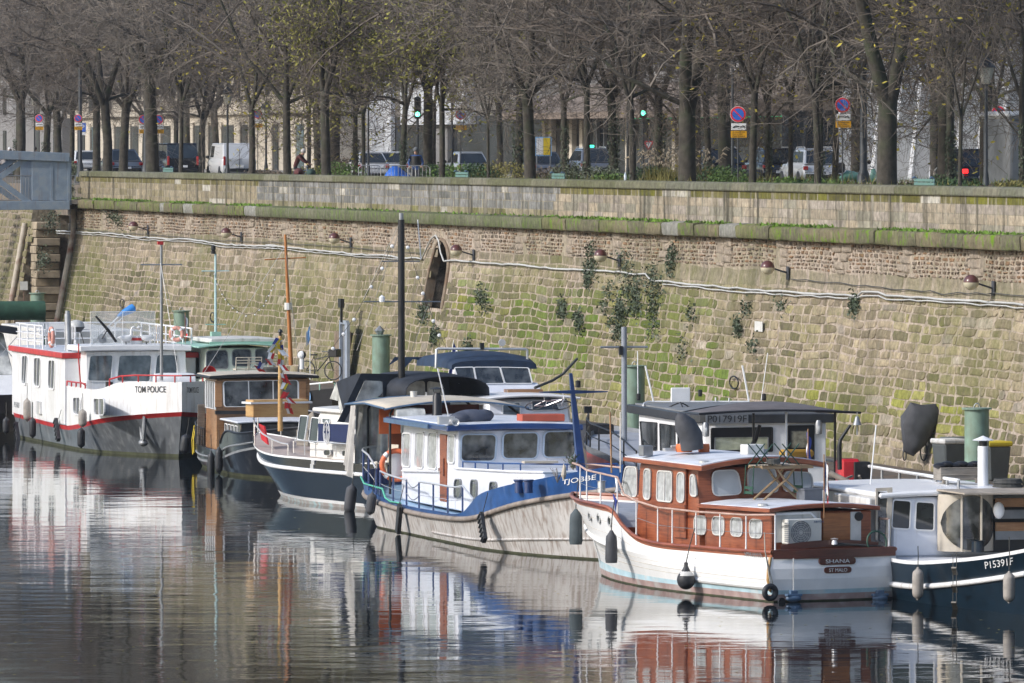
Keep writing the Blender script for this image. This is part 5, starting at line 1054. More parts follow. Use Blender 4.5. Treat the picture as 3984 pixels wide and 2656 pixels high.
p = E.X(kE(527, 430), 2.5); m = MB(); m.lathe([(0, -.25), (.10, -.25), (.10, .2), (.11, .2), (.11, .23), (0, .23)], 14, E.W(p)); tag(m.build('metal_flue', M['steel'], smooth=50), 'short shiny metal flue rising through the cream awning', 'flue')
m = MB(); c_ = E.X(kE(500, 540), 4.6); m.lathe([(0, -.45), (.22, -.42), (.25, 0), (.22, .42), (0, .45)], 12, c_, Matrix.Rotation(R(90), 3, 'X')); on_bt(E, m, 'rolled_cover', M['vinyl'], 'rolled clear plastic cover strapped above the blue roof corner', 'rolled cover', smooth=60)
m = MB(); c_ = E.X(kE(915, 550), 10.0); m.ball(c_ + V(0, 0, .0), .3, 16, 10, (1.1, 2.0, .75)); m.ball(c_ + V(.1, -.35, -.02), .25, 12, 8, (1.1, 1.4, .7)); m.ball(c_ + V(0, .35, .05), .22, 12, 8, (1, 1.3, .8))
on_bt(E, m, 'canvas_bundle', M['tarp3'] if 'tarp3' in M else mat('slate_bundle', (.06, .07, .10), .8, var=.3, bump=.6, bscale=5), 'slate blue canvas bundle lashed on the deckhouse roof', 'bundle', smooth=60)
m = MB(); c_ = E.X(kE(1370, 552), 10.2); m.box(c_, (.6, 1.25, .2)); on_bt(E, m, 'red_crate', mat('red_crate', (.45, .09, .05), .6), 'low red crate on the front of the deckhouse roof', 'crate', bevel=.02)
b_ = bike(E.W(E.X(kE(1400, 500), 9.6)) - V(0, 0, .0), E.yaw + 1.6, 'silver folding bicycle lying on the deckhouse roof behind the red crate', M['steel'], scale=.8); b_.rotation_euler = (R(62), 0, E.yaw + 1.7)
m = MB(); c_ = E.X(kE(765, 575), 11.2); m.box(c_ + V(0, -.1, .02), (.25, .45, .22)); m.lathe([(0, 0), (.03, 0), (.04, .2), (.11, .32), (.10, .32), (0, .2)], 14, c_ + V(0, .1, -.08), Matrix.Rotation(R(80), 3, 'Y')); E.mb(m, 'horn', M['steel'], smooth=50)
m = MB(); a, b = E.X(kE(765, 570), 11.0), E.X(kE(686, 225), 11.0); m.tube([a, b], .018, 5); E.mb(m, 'aerial', M['clean'])
lifebuoy(E.W(E.X(kE(425, 868), 4.35) + V(0, -.05, 0)), E.yaw + R(75), 'bright orange lifebuoy with white bands on the stern of the blue and white barge', M['buoy'], .42)
m = MB(); a, b = E.X(kE(375, 765), 4.3), E.X(kE(455, 950), 4.3); m.box((4.3, (a.y + b.y) / 2, (a.z + b.z) / 2), (.05, abs(b.y - a.y), abs(a.z - b.z))); E.mb(m, 'white_door', M['clean'], bevel=.02)
e = empty('garden_chair', E.W(E.X(kE(345, 950), 3.4)), E.yaw + 2, 'beige plastic garden chair on the rounded stern deck', 'chair'); m = MB(); m.prism([(.22, -.25, .42), (.28, -.22, .95), (.28, .22, .95), (.22, .25, .42)], (.03, 0, 0)); m.build('backrest', M['canvas'], e); m = MB(); m.box((0, 0, .42), (.45, .5, .04)); m.build('seat', M['canvas'], e)
for a in (-.18, .18):
 for b in (-.2, .2): m = MB(); m.tube([(a, b, .42), (a * 1.15, b * 1.1, 0)], .025, 5); m.build('leg', M['canvas'], e)
m = MB(); hp = [E.Y(kE(*k), -2.3) for k in ((178, 945), (200, 990), (320, 1025), (340, 1085), (375, 1110), (440, 1120))]; m.tube(hp, .03, 6); on_bt(E, m, 'garden_hose', M['ghose'], 'green hose lying along the stern edge of the blue barge', 'hose', smooth=60)
m = MB(); pb = E.X(kE(1640, 870), 18.4); mt_ = E.X(kE(1568, 258), 18.4); m.loft([[pb + V(sx * .09, sy * .12, -.2) for sx, sy in ((-1, -1), (1, -1), (1, 1), (-1, 1))], [mt_ + V(sx * .04, sy * .045, 0) for sx, sy in ((-1, -1), (1, -1), (1, 1), (-1, 1))]]); mo = E.mb(m, 'mast', M['navy'], bevel=.01)
c_ = E.X(kE(1587, 382), 18.4); m = MB(); m.loft([[c_ + V(0, y, 0) + V(sx * .06, 0, sz * .05 * (1 - abs(y) * .8)) for sx, sz in ((-1, -1), (1, -1), (1, 1), (-1, 1))] for y in (-.95, -.5, 0, .5, .95)]); m.build('spreader', M['navy'], mo)
m = MB(); m.lathe([(0, 0), (.07, 0), (.07, .18), (0, .2)], 10, c_ + V(.1, .1, .12)); m.build('mast_light', M['blk'], mo)
for k, lb in (((1222, 1020), 'left'), ((1288, 1010), 'right')): pass
for x in (1225, 1288): m = MB(); m.lathe([(0, 0), (.12, 0), (.12, .3), (.15, .32), (.15, .36), (0, .36)], 12, E.Y(kE(x, 1052), -1.9)); E.mb(m, 'bollard', M['navy'], smooth=50)
for k, L_, r_, lb, tl in (((255, 1045), .68, .135, 'short dark fender at the stern quarter of the blue and white barge', .12), ): hang(E, kE(*k), -2.5, L_, r_, lb, M['dgrey'], tilt=tl, top=.7)
for i, (k, lb) in enumerate((((430, 1225), 'flat black rubber bumper hanging near the stern of the stained hull'), ((985, 1280), 'ribbed rubber bumper on ropes amidships on the stained hull'))):
 p = E.W(E.Y(kE(*k), -2.42)); e = empty('rubber_bumper', p, E.yaw, lb, 'bumper'); m = MB(); Mr = Matrix.Rotation(R(20 if i == 0 else -32), 3, 'Y'); m.box((0, 0, 0), (.26, .12, .85), M=Mr)
 if i:
  for q in range(6): m.box(Mr @ V(0, -.07, -.36 + q * .14), (.28, .05, .05), M=Mr)
 m.build('pad', M['rub'], e, bevel=.015); m = MB(); m.tube([(0, 0, .38), (.1, .12, .95)], .012, 4); m.tube([(-.1, 0, .3), (.1, .12, .95)], .012, 4); m.build('rope', M['rope'], e)
def plantlet(p, n, h, sp, mt, label, cat='plant', seed=1, leaf=.05, name='potted_plant'):
 r_ = random.Random(seed); e = empty(name, p, 0, label, cat); m = MB(); m2 = MB()
 for i in range(n):
  a = r_.uniform(0, 6.28); d = V(cos(a) * r_.random() * sp, sin(a) * r_.random() * sp, h * r_.uniform(.5, 1)); m2.tube([(0, 0, 0), d * .5 + V(0, 0, .05), d], .006, 3)
  for j in range(4): c = d * r_.uniform(.5, 1) + V(r_.uniform(-1, 1), r_.uniform(-1, 1), r_.uniform(-1, 1)) * leaf; u = V(r_.uniform(-1, 1), r_.uniform(-1, 1), r_.uniform(-.5, 1)) * leaf; w_ = V(r_.uniform(-1, 1), r_.uniform(-1, 1), r_.uniform(-1, 1)) * leaf * .5; m.quad(c - u, c + w_, c + u, c - w_)
 m.build('leaves', mt, e); m2.build('stems', M['greywood'], e); return e
plantlet(E.W(E.X(kE(1585, 900), 20)), 30, .45, .3, mat('pot_leaf', (.05, .09, .03), .7), 'small dark leafy plant beside the foot of the blue mast', seed=4)
plantlet(E.W(E.Y(kE(1480, 985), -1.5)), 14, .4, .25, mat('dry_twig', (.20, .15, .11), .8), 'bare twiggy plant on the foredeck edge of the blue barge', seed=5, leaf=.02)
m = MB(); m.tube([(0, 0, 0), (0, 0, .12), (.02, 0, .32), (0, 0, .42)], [.02, .07, .05, .01], 8); tag(m.build('pampas_plume', M['canvas'], loc=E.W(E.Y(kE(1522, 965), -1.5))), 'single pale pampas plume on the bow of the blue barge', 'plume')
# F: white cruiser with blue soft top
F_ = Boat('motor_cruiser', (-1.6, 232.0), (.25, -.968), 'white motor cruiser with blue soft top and three pane windscreen under a steel arch')
hF = Hull([(0, 9.5, .9, (-1, -1, -1), .4, 2, .1, .8), (0, 10.5, 1.4, (-.02, -.02, -.02), .5, 2.1, .1, .8), (0, 11, 1.5, (1.4, 1.4, 1.8), .55, 2.2, .1, .85)], 24); m = MB(); hF.skin(m, [0, 0]); F_.mb(m, 'hull', M['clean'], smooth=35); m = MB(); hF.deck(m, 2, 0); F_.mb(m, 'deck', M['clean'])
cabin(F_, [(.3, -1.4), (9.2, -1.4), (9.2, 1.3), (.3, 1.3)], 1.4, 3.42, M['lav'], 'main_cabin', top=[(.3, -1.3), (8.4, -1.3), (8.4, 1.25), (.3, 1.25)], bevel=.08)
roofslab(F_, (.2, 8.9, -1.5, 1.5), 3.40, .08, M['clean'], 'cabin_roof', .1)
cabin(F_, [(.8, -1.45), (6.2, -1.45), (6.2, 1.05), (.8, 1.05)], 3.48, 3.82, M['lav'], 'flybridge', top=[(.8, -1.4), (5.8, -1.35), (5.8, 1.0), (.8, 1.0)], bevel=.05)
for q in (((800, 225), (920, 222), (940, 328), (835, 332)), ((930, 222), (1095, 222), (1125, 325), (950, 328)), ((1105, 222), (1285, 226), (1310, 325), (1135, 325))): window(F_, [kE(*p) for p in q], (5.85, 0, 3.8), (1, 0, .45), M['clean'], M['glass2'], .03, .04, .03, name='windscreen_pane')
m = MB(); rings = [arch(5.0, 1.35, 4.22, 4.5), arch(4.2, 1.42, 4.25, 4.68), arch(2.5, 1.42, 4.25, 4.72), arch(.8, 1.42, 4.22, 4.6)]
for r_ in rings:
 for p in r_: p.y -= .2
m.loft(rings, True, True, closed=False); so_ = F_.mb(m, 'soft_top', M['btarp'], smooth=60)
m = MB(); a, b = F_.X(kE(360, 205), 1.0), F_.X(kE(700, 150), 1.0); m.prism([F_.X(kE(*k), 1.0) for k in ((360, 208), (400, 150), (700, 150), (700, 190), (520, 165), (470, 220), (430, 165))], (.02, 0, 0)); m.build('torn_flap', M['btarp'], so_)
m = MB(); m.tube([F_.X(kE(*k), 4.6) for k in ((675, 225), (678, 100), (690, 96), (1268, 98), (1280, 104), (1283, 225))], .04, 8); ra_ = F_.mb(m, 'radar_arch', M['steel'], smooth=50)
m = MB(); m.box(F_.X(kE(980, 78), 4.6), (.12, .12, .2)); m.build('deck_light', M['blk'], ra_); m = MB(); m.lathe([(0, 0), (.11, 0), (.11, .06), (0, .06)], 14, F_.X(kE(1112, 55), 4.6), Matrix.Rotation(R(90), 3, 'Y')); m.tube([F_.X(kE(1112, 60), 4.6), F_.X(kE(1112, 100), 4.6)], .015, 5); m.build('search_light', M['steel'], ra_)
window(F_, [kE(*p) for p in ((1310, 442), (1468, 448), (1492, 500), (1318, 505))], (8.9, 0, 1.4), (1, 0, .2), M['clean'], M['glass'], .03, .05, .03)
window(F_, [kE(*p) for p in ((1120, 470), (1230, 455), (1230, 545), (1120, 545))], (8.9, 0, 1.4), (1, 0, .2), M['clean'], M['glass2'], .03, .05, .03)
m = MB(); m.box(F_.X(kE(1255, 377), 6.8), (.5, 1.1, .12)); F_.mb(m, 'hatch', M['teak'], bevel=.01)
pf = F_.X(kE(735, 405), .2); flag(F_.W(pf), [M['fblue'], M['fwhite'], M['fred']], 'large drooping blue white red ensign on the steel staff of the soft top cruiser', .75, 1.0, pole=1.75, yaw=.1, tilt=(R(0), R(9)), polemat=M['steel'])
# G: black and white barge
G_ = Boat('barge', (8.4, 195.2), (-.2, .98), 'big barge with white wheelhouse, dark flat roof marked P017919F and grey awning')
hG = Hull([(1, 24, 1.8, (-1, -1, -1), .6, 2, .1, .5), (.4, 26.5, 2.0, (0, 0, 0), .62, 2.1, .1, .6), (.1, 27.3, 2.1, (1.2, 1.15, 1.75), .66, 2.2, .1, .65), (0, 27.6, 2.15, [(0, 1.35), (.5, 1.6), (.62, 2.0), (.8, 2.2), (1, 2.5)], .68, 2.2, .1, .66), (0, 27.7, 2.17, [(0, 1.5), (.5, 1.75), (.62, 2.2), (.8, 2.4), (1, 2.7)], .68, 2.2, .1, .66)], 34)
m = MB(); hG.skin(m, [0, 0, 1, 2]); G_.mb(m, 'hull', [M['blk'], M['red'], M['mgrey']], smooth=35); m = MB(); hG.deck(m, 4, -.12); G_.mb(m, 'deck', M['deck'])
F0 = 7.75; cf = [(F0, -1.75), (F0, 1.35), (F0 + .12, 1.62), (F0 + .5, 1.78), (15.4, 1.78), (15.4, -1.75)]
cabin(G_, cf, 1.4, 3.5, M['clean'], 'wheelhouse', bevel=.02)
M['slab'] = mat('dark_roof_fascia', (.028, .03, .034), .35, var=.3)
cabin(G_, [(F0 - .12, -1.95), (F0 - .12, 1.35), (F0 + .1, 1.75), (F0 + .5, 1.95), (16.2, 1.95), (16.2, -1.95)], 3.48, 3.72, M['slab'], 'roof_slab', bevel=.02)
m = MB(); m.box((12, 0, 3.74), (7.6, 3.6, .05)); G_.mb(m, 'roof_top', M['mgrey'])
a, b = G_.X(kG(1182, 780), F0 - .13), G_.X(kG(1478, 780), F0 - .13); m = MB(); m.box((F0 - .13, (a.y + b.y) / 2, 3.6), (.02, abs(a.y - b.y) + .1, .235)); G_.mb(m, 'number_plate', M['mgrey'])
text(G_.o, 'P017919F', V(F0 - .145, a.y, 3.51), (0, -1, 0), (0, 0, 1), .19, M['blk'], width=abs(a.y - b.y), name='registration', off=.012)
for q in (((672, 765), (798, 775), (798, 978), (690, 978)), ((823, 782), (935, 798), (938, 978), (828, 980)), ((962, 800), (1078, 815), (1078, 975), (962, 978))): window(G_, [kG(*p) for p in q], (0, 1.78, 0), (0, 1, 0), M['blk'], M['glass2'], .04, .02, .03)
window(G_, [kG(*p) for p in ((1215, 815), (1668, 808), (1668, 990), (1215, 990))], (F0, 0, 0), (-1, 0, 0), M['blk'], M['blk'], .03, .02, .05, name='shutter_frame')
window(G_, [kG(*p) for p in ((1240, 885), (1638, 882), (1638, 975), (1240, 980))], (F0 - .04, 0, 0), (-1, 0, 0), M['dsteel'], M['curt2'] if 'curt2' in M else mat('bright_pane', (.40, .42, .30), .1, var=.5, vscale=3, coat=1), .02, .02, .03)
window(G_, [kG(*p) for p in ((1795, 798), (1990, 795), (1990, 1080), (1795, 1080))], (F0, 0, 0), (-1, 0, 0), M['blk'], M['blk'], .02, .02, .05, name='door_frame')
window(G_, [kG(*p) for p in ((1820, 835), (1950, 832), (1950, 960), (1820, 965))], (F0 - .04, 0, 0), (-1, 0, 0), M['blk'], M['curt3'] if 'curt3' in M else mat('louvred_pane', (.22, .21, .16), .2, var=.4, vscale=9), .02, .02, .02)
for k in ((1168, 825), (2028, 808)):
 c_ = G_.X(kG(*k), F0 - .1); m = MB(); m.lathe([(0, -.2), (.09, -.18), (.10, .12), (.06, .2), (0, .2)], 10, c_); l_ = G_.mb(m, 'bulkhead_lamp', M['dsteel'], smooth=50); m = MB(); m.ball(c_ - V(.03, 0, .02), .085, 10, 8, (1, .8, 1.6)); m.build('lamp_glass', M['curt'], l_)
z0 = 3.74; aw = [G_.Z(kG(*k), 3.72) for k in ((985, 690), (2345, 665))]
m = MB(); n = 12; rings = []
yl, yr = G_.X(kG(985, 690), 5.9).y, G_.X(kG(2345, 665), 2.6).y; yl2, yr2 = yl + .25, yr + .3
for i in range(n + 1):
 t = i / n; c = .30 * (1 - (2 * t - 1) ** 2); ya, yb = yl + (yr2 - yl) * t, yl2 + (yr - yl2) * t; rings.append([V(5.9, ya, 3.84 + c * .7), V(4.4, (ya + yb) / 2, 3.89 + c), V(2.6, yb, 3.93 + c * .25)])
m.loft(rings, False, False, closed=False); aws = G_.mb(m, 'awning', M['dgrey2'] if 'dgrey2' in M else mat('grey_awning', (.13, .12, .125), .85, var=.15), smooth=60); q = aws.modifiers.new('t', 'SOLIDIFY'); q.thickness = .03
m = MB(); [m.tube([r_[j] for r_ in rings], .035, 6) for j in (0, 2)]; [m.tube(rings[j], .035, 6) for j in (0, -1)]; m.build('lacing_edge', M['blk'], aws)
for (kx, ky0, ky1, x) in ((1532, 700, 990, 4.0), (2153, 690, 1110, 3.6)): a = G_.X(kG(kx, ky0), x); b = G_.X(kG(kx, ky1 + 200), x); m = MB(); m.tube([a, b], .035, 6); G_.mb(m, 'awning_pole', M['blk'])
a, b = G_.X(kG(1782, 690), 3), G_.X(kG(1782, 1050), 3); m = MB(); m.tube([a, b], .03, 6); G_.mb(m, 'white_pole', M['clean'])
def davit(ks, x, label): m = MB(); m.tube([G_.X(kG(*k), x) for k in ks], [.06, .07, .05, .04][:len(ks)], 8); o = on_bt(G_, m, 'davit', M['blk'], label, 'davit', smooth=60); return o
davit(((2190, 1130), (2185, 960), (2195, 900), (2270, 790)), 2.2, 'bent black davit arm with pale tip at the right of the grey awning'); davit(((1520, 950), (1545, 900), (1580, 790)), 5.2, 'short black davit arm with pale tip in front of the black framed window')
c_ = G_.X(kG(2322, 755), 2.4); m = MB(); m.lathe([(.13, -.12), (.08, .0), (.05, .1), (0, .12)], 12, c_); m.tube([c_ + V(0, 0, .1), V(c_.x, c_.y, 3.95)], .008, 4); m.tube([c_ - V(0, 0, .1), c_ - V(0, 0, .38)], [.01, .025], 5); on_bt(G_, m, 'ship_bell', M['dsteel'], 'small bell hanging from the right end of the grey awning', 'bell', smooth=50)
m = MB(); c_ = G_.X(kG(975, 562), 12.5); m.box(c_, (.05, .55, .42)); sd2 = empty('satellite_panel', G_.loc, G_.yaw, 'flat white square aerial panel on the dark wheelhouse roof', 'aerial'); m.build('panel', M['clean'], sd2, bevel=.02); m = MB(); b = V(c_.x, c_.y, 3.75); m.tube([c_ - V(0, 0, .2), b + V(0, 0, .15)], .03, 6); [m.tube([b + V(0, 0, .15), b + V(dx, dy, 0)], .02, 5) for dx, dy in ((.2, .3), (.2, -.3), (-.3, 0))]; m.build('stand', M['blk'], sd2)
m = MB(); m.tube([G_.X(kG(*k), 14.5) for k in ((690, 650), (700, 622), (725, 612), (1500, 612))], .03, 6); rr_ = G_.mb(m, 'roof_bar', M['clean'], smooth=50)
for a, b in (((770, 610), (708, 340)), ((1497, 605), (1447, 335)), ((1590, 605), (1640, 240)), ((652, 600), (648, 225))): m = MB(); p_, q_ = G_.X(kG(*a), 14.5), G_.X(kG(*b), 14.5); m.tube([p_, q_], .028 if a[0] in (770, 1497) else .014, 5); m.build('aerial', M['clean'], rr_)
for k in ((655, 590), (1125, 560), (1612, 590)): m = MB(); m.lathe([(0, 0), (.05, 0), (.06, .04), (.06, .18), (0, .2)], 10, G_.X(kG(k[0], k[1] + 12), 14.4)); m.build('navigation_light', M['blk'], rr_)
for (k, r_) in (((905, 585), 0), ((1243, 580), 0), ((1345, 585), 0)): m = MB(); m.tube([G_.X(kG(k[0], 610), 14.4), G_.X(kG(*k), 14.4)], .02, 5); m.build('bracket', M['clean'], rr_)
pb, pt_ = G_.Y(kG(547, 850), .3), G_.Y(kG(545, 42), .3); m = MB(); m.tube([pb - V(0, 0, .6), pt_], .085, 10); mo = G_.mb(m, 'mast', M['dsteel2'] if 'dsteel2' in M else mat('grey_mast', (.26, .28, .31), .5), smooth=50)
yy = G_.Y(kG(547, 195), .3); m = MB(); m.tube([yy + V(0, -.70, 0) , yy + V(0, .72, 0)], .035, 6); m.build('yard', M['dsteel'], mo); m = MB(); m.box(yy + V(-.05, .12, -.1), (.14, .1, .26)); m.build('mast_light', M['blk'], mo)
pts_ = [hG.pt(4, t, 1) for t in (.52, .58, .64, .7, .76, .82, .88)]; posts_rail(G_, [p - V(0, .1, .1) for p in pts_], .75, M['blk'], M['blk'], 1.8, .025, (.5,), 'deck_rail', wr=.02)
m = MB(); a = G_.Y(kG(335, 870), .6); m.box(a + V(0, 0, 0), (1.0, .85, .7)); on_bt(G_, m, 'deck_locker', M['blk'], 'black box locker on the foredeck of the dark barge', 'locker', bevel=.03)
m = MB(); a = G_.Y(kG(270, 672), .6); m.box(a, (.1, .22, .2)); m.tube([a - V(0, 0, .1), a - V(0, 0, .9)], .018, 5); on_bt(G_, m, 'work_light', M['blk'], 'small square black work light on a thin post', 'work light')
c_ = G_.Z(kG(1060, 900), 3.2)
e = empty('covered_equipment', Vector((5.5, 190.6, 0)), 0, '', ''); bpy.data.objects.remove(e)
for q, lb in (((1740, 1000, 2015, 1022), None),): m = MB(); a, b = G_.X(kG(1740, 1020), 6.6), G_.X(kG(1980, 990), 6.6); m.box((a + b) / 2, (.5, abs(a.y - b.y), .2)); on_bt(G_, m, 'yellow_raft', mat('ochre_raft', (.45, .25, .03), .6), 'ochre bundle lying before the louvred door of the dark barge', 'bundle', bevel=.06)
m = MB(); a = G_.X(kI(190, 640), 3.2); m.box(a, (.7, .55, .75)); on_bt(G_, m, 'red_tub', M['redpl'], 'bright red plastic box on the aft deck under the grey awning', 'box', bevel=.08)
m = MB(); a = G_.X(kI(270, 660), 3.0); m.box(a, (.4, .45, .75)); on_bt(G_, m, 'black_panel', M['blk'], 'black panel beside the bright red plastic box', 'panel', bevel=.02)
m = MB(); a, b = G_.X(kI(70, 640), 1.5), G_.X(kI(310, 765), 1.2); m.tube([a, b], [.07, .10], 8); on_bt(G_, m, 'rolled_sail', M['lwood'], 'pale rolled spar lying across the aft deck toward the red bag', 'spar', smooth=50)
m = MB(); a = G_.X(kI(298, 745), 1.0); m.lathe([(0, -.22), (.14, -.2), (.17, 0), (.14, .2), (0, .22)], 12, a, Matrix.Rotation(R(20), 3, 'X')); on_bt(G_, m, 'red_bag', M['redpl'], 'red cylindrical bag at the end of the pale spar', 'bag', smooth=50)
lifebuoy(G_.W(G_.X(kI(165, 755), .8)), G_.yaw, 'faded orange lifebuoy lying flat by the pale spar', M['pbuoy'], .42, tilt=R(10))
m = MB(); r_ = random.Random(9)
for i in range(8): a = G_.X(kI(r_.uniform(50, 300), r_.uniform(690, 760)), 1.4 + r_.random()); d = V(r_.uniform(-.3, .3), r_.uniform(-.8, .8), r_.uniform(-.1, .2)); m.bar(a - d, a + d, .06, .05)
on_bt(G_, m, 'plank_pile', M['greywood'], 'loose planks and poles heaped on the aft deck', 'planks')['kind'] = 'stuff'
# H: mahogany motor yacht SHANA
H_ = Boat('motor_yacht', (7.83, 180.6), (-.4617, .887), 'white planked motor yacht with varnished mahogany cabins, SHANA ST MALO on its transom')
sH = [(0, 1.20), (.25, 1.17), (.44, 1.18), (.50, 1.28), (.555, 1.55), (.60, 1.88), (.66, 1.96), (.8, 2.0), (1, 2.04)]
dH = lambda d: [(t, z - d) for t, z in sH]
hH = Hull([(.5, 10.6, 1.2, (-1, -1, -1), .3, 1.8, .1, .85), (.1, 11.95, 1.72, (-.02, -.02, -.02), .35, 1.9, .06, .96), (.08, 12.0, 1.73, (.035, .035, .035), .35, 1.9, .06, .96), (.06, 12.08, 1.77, (.18, .18, .2), .36, 1.9, .06, .97), (.04, 12.15, 1.79, (.28, .30, .42), .36, 1.9, .06, .97), (.0, 12.5, 1.86, (.55, .62, .95), .38, 1.95, .06, .98), (.0, 12.8, 1.86, (.8, .85, 1.25), .42, 2.1, .05, .97), (.05, 13.45, 1.80, dH(.12), .5, 2.3, .04, .95), (.05, 13.54, 1.80, sH, .5, 2.3, .04, .95)], 60)
M['ltblue'] = mat('faded_blue_band', (.42, .58, .64), .6, var=.15, dirt_gleam=((.62, .60, .58), 2)); M['pinkboot'] = mat('pinkish_boot', (.38, .27, .25), .7, var=.2, dirt_gleam=((.5, .52, .5), 2))
m = MB()
T = hH.ts(); K = len(hH.lv); bands = [2, 2, 3, 4, 0, 0, 0, 1]
for k in range(K - 1):
 m.mi = bands[k]
 for side in (-1, 1): m.loft([[hH.pt(k, t, side) for t in T], [hH.pt(k + 1, t, side) for t in T]], False, False, closed=False)
H_.mb(m, 'hull', [M['shwhite'], M['mahog'], M['algae'], M['pinkboot'], M['ltblue']], smooth=35)
def tr(k, f):                              # f -1..1 across
 p = hH.pt(k, 0, 1); q = hH.pt(k, 0, -1); y = p.y * f; return V(p.x - .16 * (1 - f * f) - .05 * (hH.pt(k, 0, 1).z) * 0, y, p.z)
m = MB()
for k in range(K - 1): m.mi = [2, 2, 3, 4, 0, 0, 0, 1][k]; m.loft([[tr(k, -1 + 2 * i / 12) for i in range(13)], [tr(k + 1, -1 + 2 * i / 12) for i in range(13)]], False, False, closed=False)
H_.mb(m, 'transom', [M['clean'], M['dmahog'], M['algae'], M['pinkboot'], M['ltblue']], smooth=35)
m = MB(); m.loft([[tr(8, -1 + 2 * i / 12) + V(-.05, 0, d) for i in range(13)] for d in (-.16, .06)] + [[tr(8, -1 + 2 * i / 12) + V(.22, 0, .06) for i in range(13)]], False, False, closed=False); H_.mb(m, 'transom_cap', M['dmahog'])
m = MB(); m.loft([[tr(8, -.8 + 1.6 * i / 12) + V(.25, 0, d + .1 * (1 - (2 * i / 12 - 1) ** 2)) for i in range(13)] for d in (.0, .16)] + [[tr(8, -.8 + 1.6 * i / 12) + V(.32, 0, .16) for i in range(13)]], False, False, closed=False); H_.mb(m, 'raised_coaming', M['dmahog'])
m = MB(); hH.deck(m, 8, -.10, t1=.48); H_.mb(m, 'side_deck', M['deck']); m = MB(); hH.deck(m, 8, -.16, inset=.1, t0=.56); H_.mb(m, 'foredeck', M['deck'])
m = MB(); p = hH.pt(8, .56, 1); m.quad((p.x, p.y - .1, 1.05), (p.x, -p.y + .1, 1.05), (p.x, -p.y + .1, p.z - .12), (p.x, p.y - .1, p.z - .12)); H_.mb(m, 'break_bulkhead', M['mahog'])
m = MB(); [m.tube(hH.line(8, 0, 1, s_, 70, off=.02), .05, 6) for s_ in (-1, 1)]; H_.mb(m, 'mahogany_gunwale', M['mahog'], smooth=50)
m = MB(); [m.tube(hH.line(6, .63, 1, s_, 24, off=.03), [.05] * 25, 8) for s_ in (-1, 1)]; H_.mb(m, 'bow_strake', M['shwhite'], smooth=50)
a = hH.pt(6, .63, 1)
m = MB(); m.tube(hH.line(4.3, .0, .33, 1, 14, off=.02), .06, 6); m.tube(hH.line(4.3, .0, .33, -1, 14, off=.02), .06, 6); H_.mb(m, 'stern_strake', M['shwhite'], smooth=50)
m = MB()
for k in (4.6, 5, 5.5, 6.35, 6.7, 7): [m.tube(hH.line(k, 0, 1, s_, 60, off=-.004), .009, 4) for s_ in (-1, 1)]
H_.mb(m, 'plank_seams', mat('seam_tan', (.50, .44, .36), .8))
m = MB(); m.tube([hH.pt(k, .003, 1) + V(-.01, .01, 0) for k in (3.6, 4, 5, 6, 7)], [.01, .04, .045, .045, .045], 6); H_.mb(m, 'bare_corner_post', M['pine'], smooth=50)
for k in ((155, 630), (215, 650), (288, 662)):
 c_ = H_.Y(kH(*k), hH.pt(7.3, .72 + (215 - k[0]) * .0006, 1).y * .97);
 t_ = hull_t(H_, hH, 6.8, kH(*k)[0], 1, .55, .97); c_ = hH.pt(6.75, t_, 1); d = (hH.pt(6.75, t_ + .01, 1) - hH.pt(6.75, t_ - .01, 1)).normalized(); n_ = V(-d.y, d.x, 0); n_ = n_ if n_.y > 0 else -n_; Mr = n_.to_track_quat('Z', 'Y').to_matrix()
 m = MB(); m.lathe([(.10, 0), (.14, 0), (.14, .03), (.10, .03), (.10, 0)], 18, c_, Mr); pf_ = H_.mb(m, 'porthole', M['steel']); m = MB(); m.lathe([(0, .012), (.10, .012)], 18, c_, Mr); m.build('pane', M['glass2'], pf_)
text(H_.o, 'SM426926', hH.pt(6.9, .085, 1) + V(0, .03, .02), hH.pt(6.9, .03, 1) - hH.pt(6.9, .085, 1), (0, 0, 1), .13, M['mgrey'], width=.85, name='registration', off=.02)
for (k0, k1, s_, h_) in (((1648, 893), (1886, 893), 'SHANA', .17), ((1680, 951), (1858, 951), 'ST MALO', .155)):
 a, b = H_.X(kH(*k0), -.08), H_.X(kH(*k1), -.08); c_ = (a + b) / 2; hw = abs(a.y - b.y) / 2; x = -.17
 m = MB(); m.prism(rpoly([V(x, c_.y + hw, c_.z - h_ / 2), V(x, c_.y - hw, c_.z - h_ / 2), V(x, c_.y - hw, c_.z + h_ / 2), V(x, c_.y + hw, c_.z + h_ / 2)], .1), (.08, 0, 0)); nb = H_.mb(m, 'name_board', M['dmahog'])
 text(nb, s_, V(x, c_.y + hw * .66, c_.z - h_ * .28), (0, -1, 0), (0, 0, 1), h_ * .55, M['fwhite'], width=hw * 1.32, name='lettering', off=.01)
W1 = 1.45; ca = [(.6, W1), (.6, -1.38), (3.9, -1.5), (3.9, W1)]
cabin(H_, ca, 1.05, [2.13, 2.13, 2.1, 2.1], M['mahog'], 'aft_cabin')
def camber_roof(x0, x1, y0, y1, z0, z1, th, cam, edge, topm, name, ov=.06):
 roofslab(H_, (x0, x1, y0, y1), (z0, z1), th, edge, name, cam, bevel=.02); return roofslab(H_, (x0 + ov, x1 - ov, y0 + ov, y1 - ov), (z0 + th - .01, z1 + th - .01), .03, topm, name + '_top', cam * 1.0, bevel=.01)
camber_roof(.45, 4.05, -1.55, 1.58, 2.13, 2.10, .10, .10, M['mahog'], M['ldeck'], 'aft_roof')
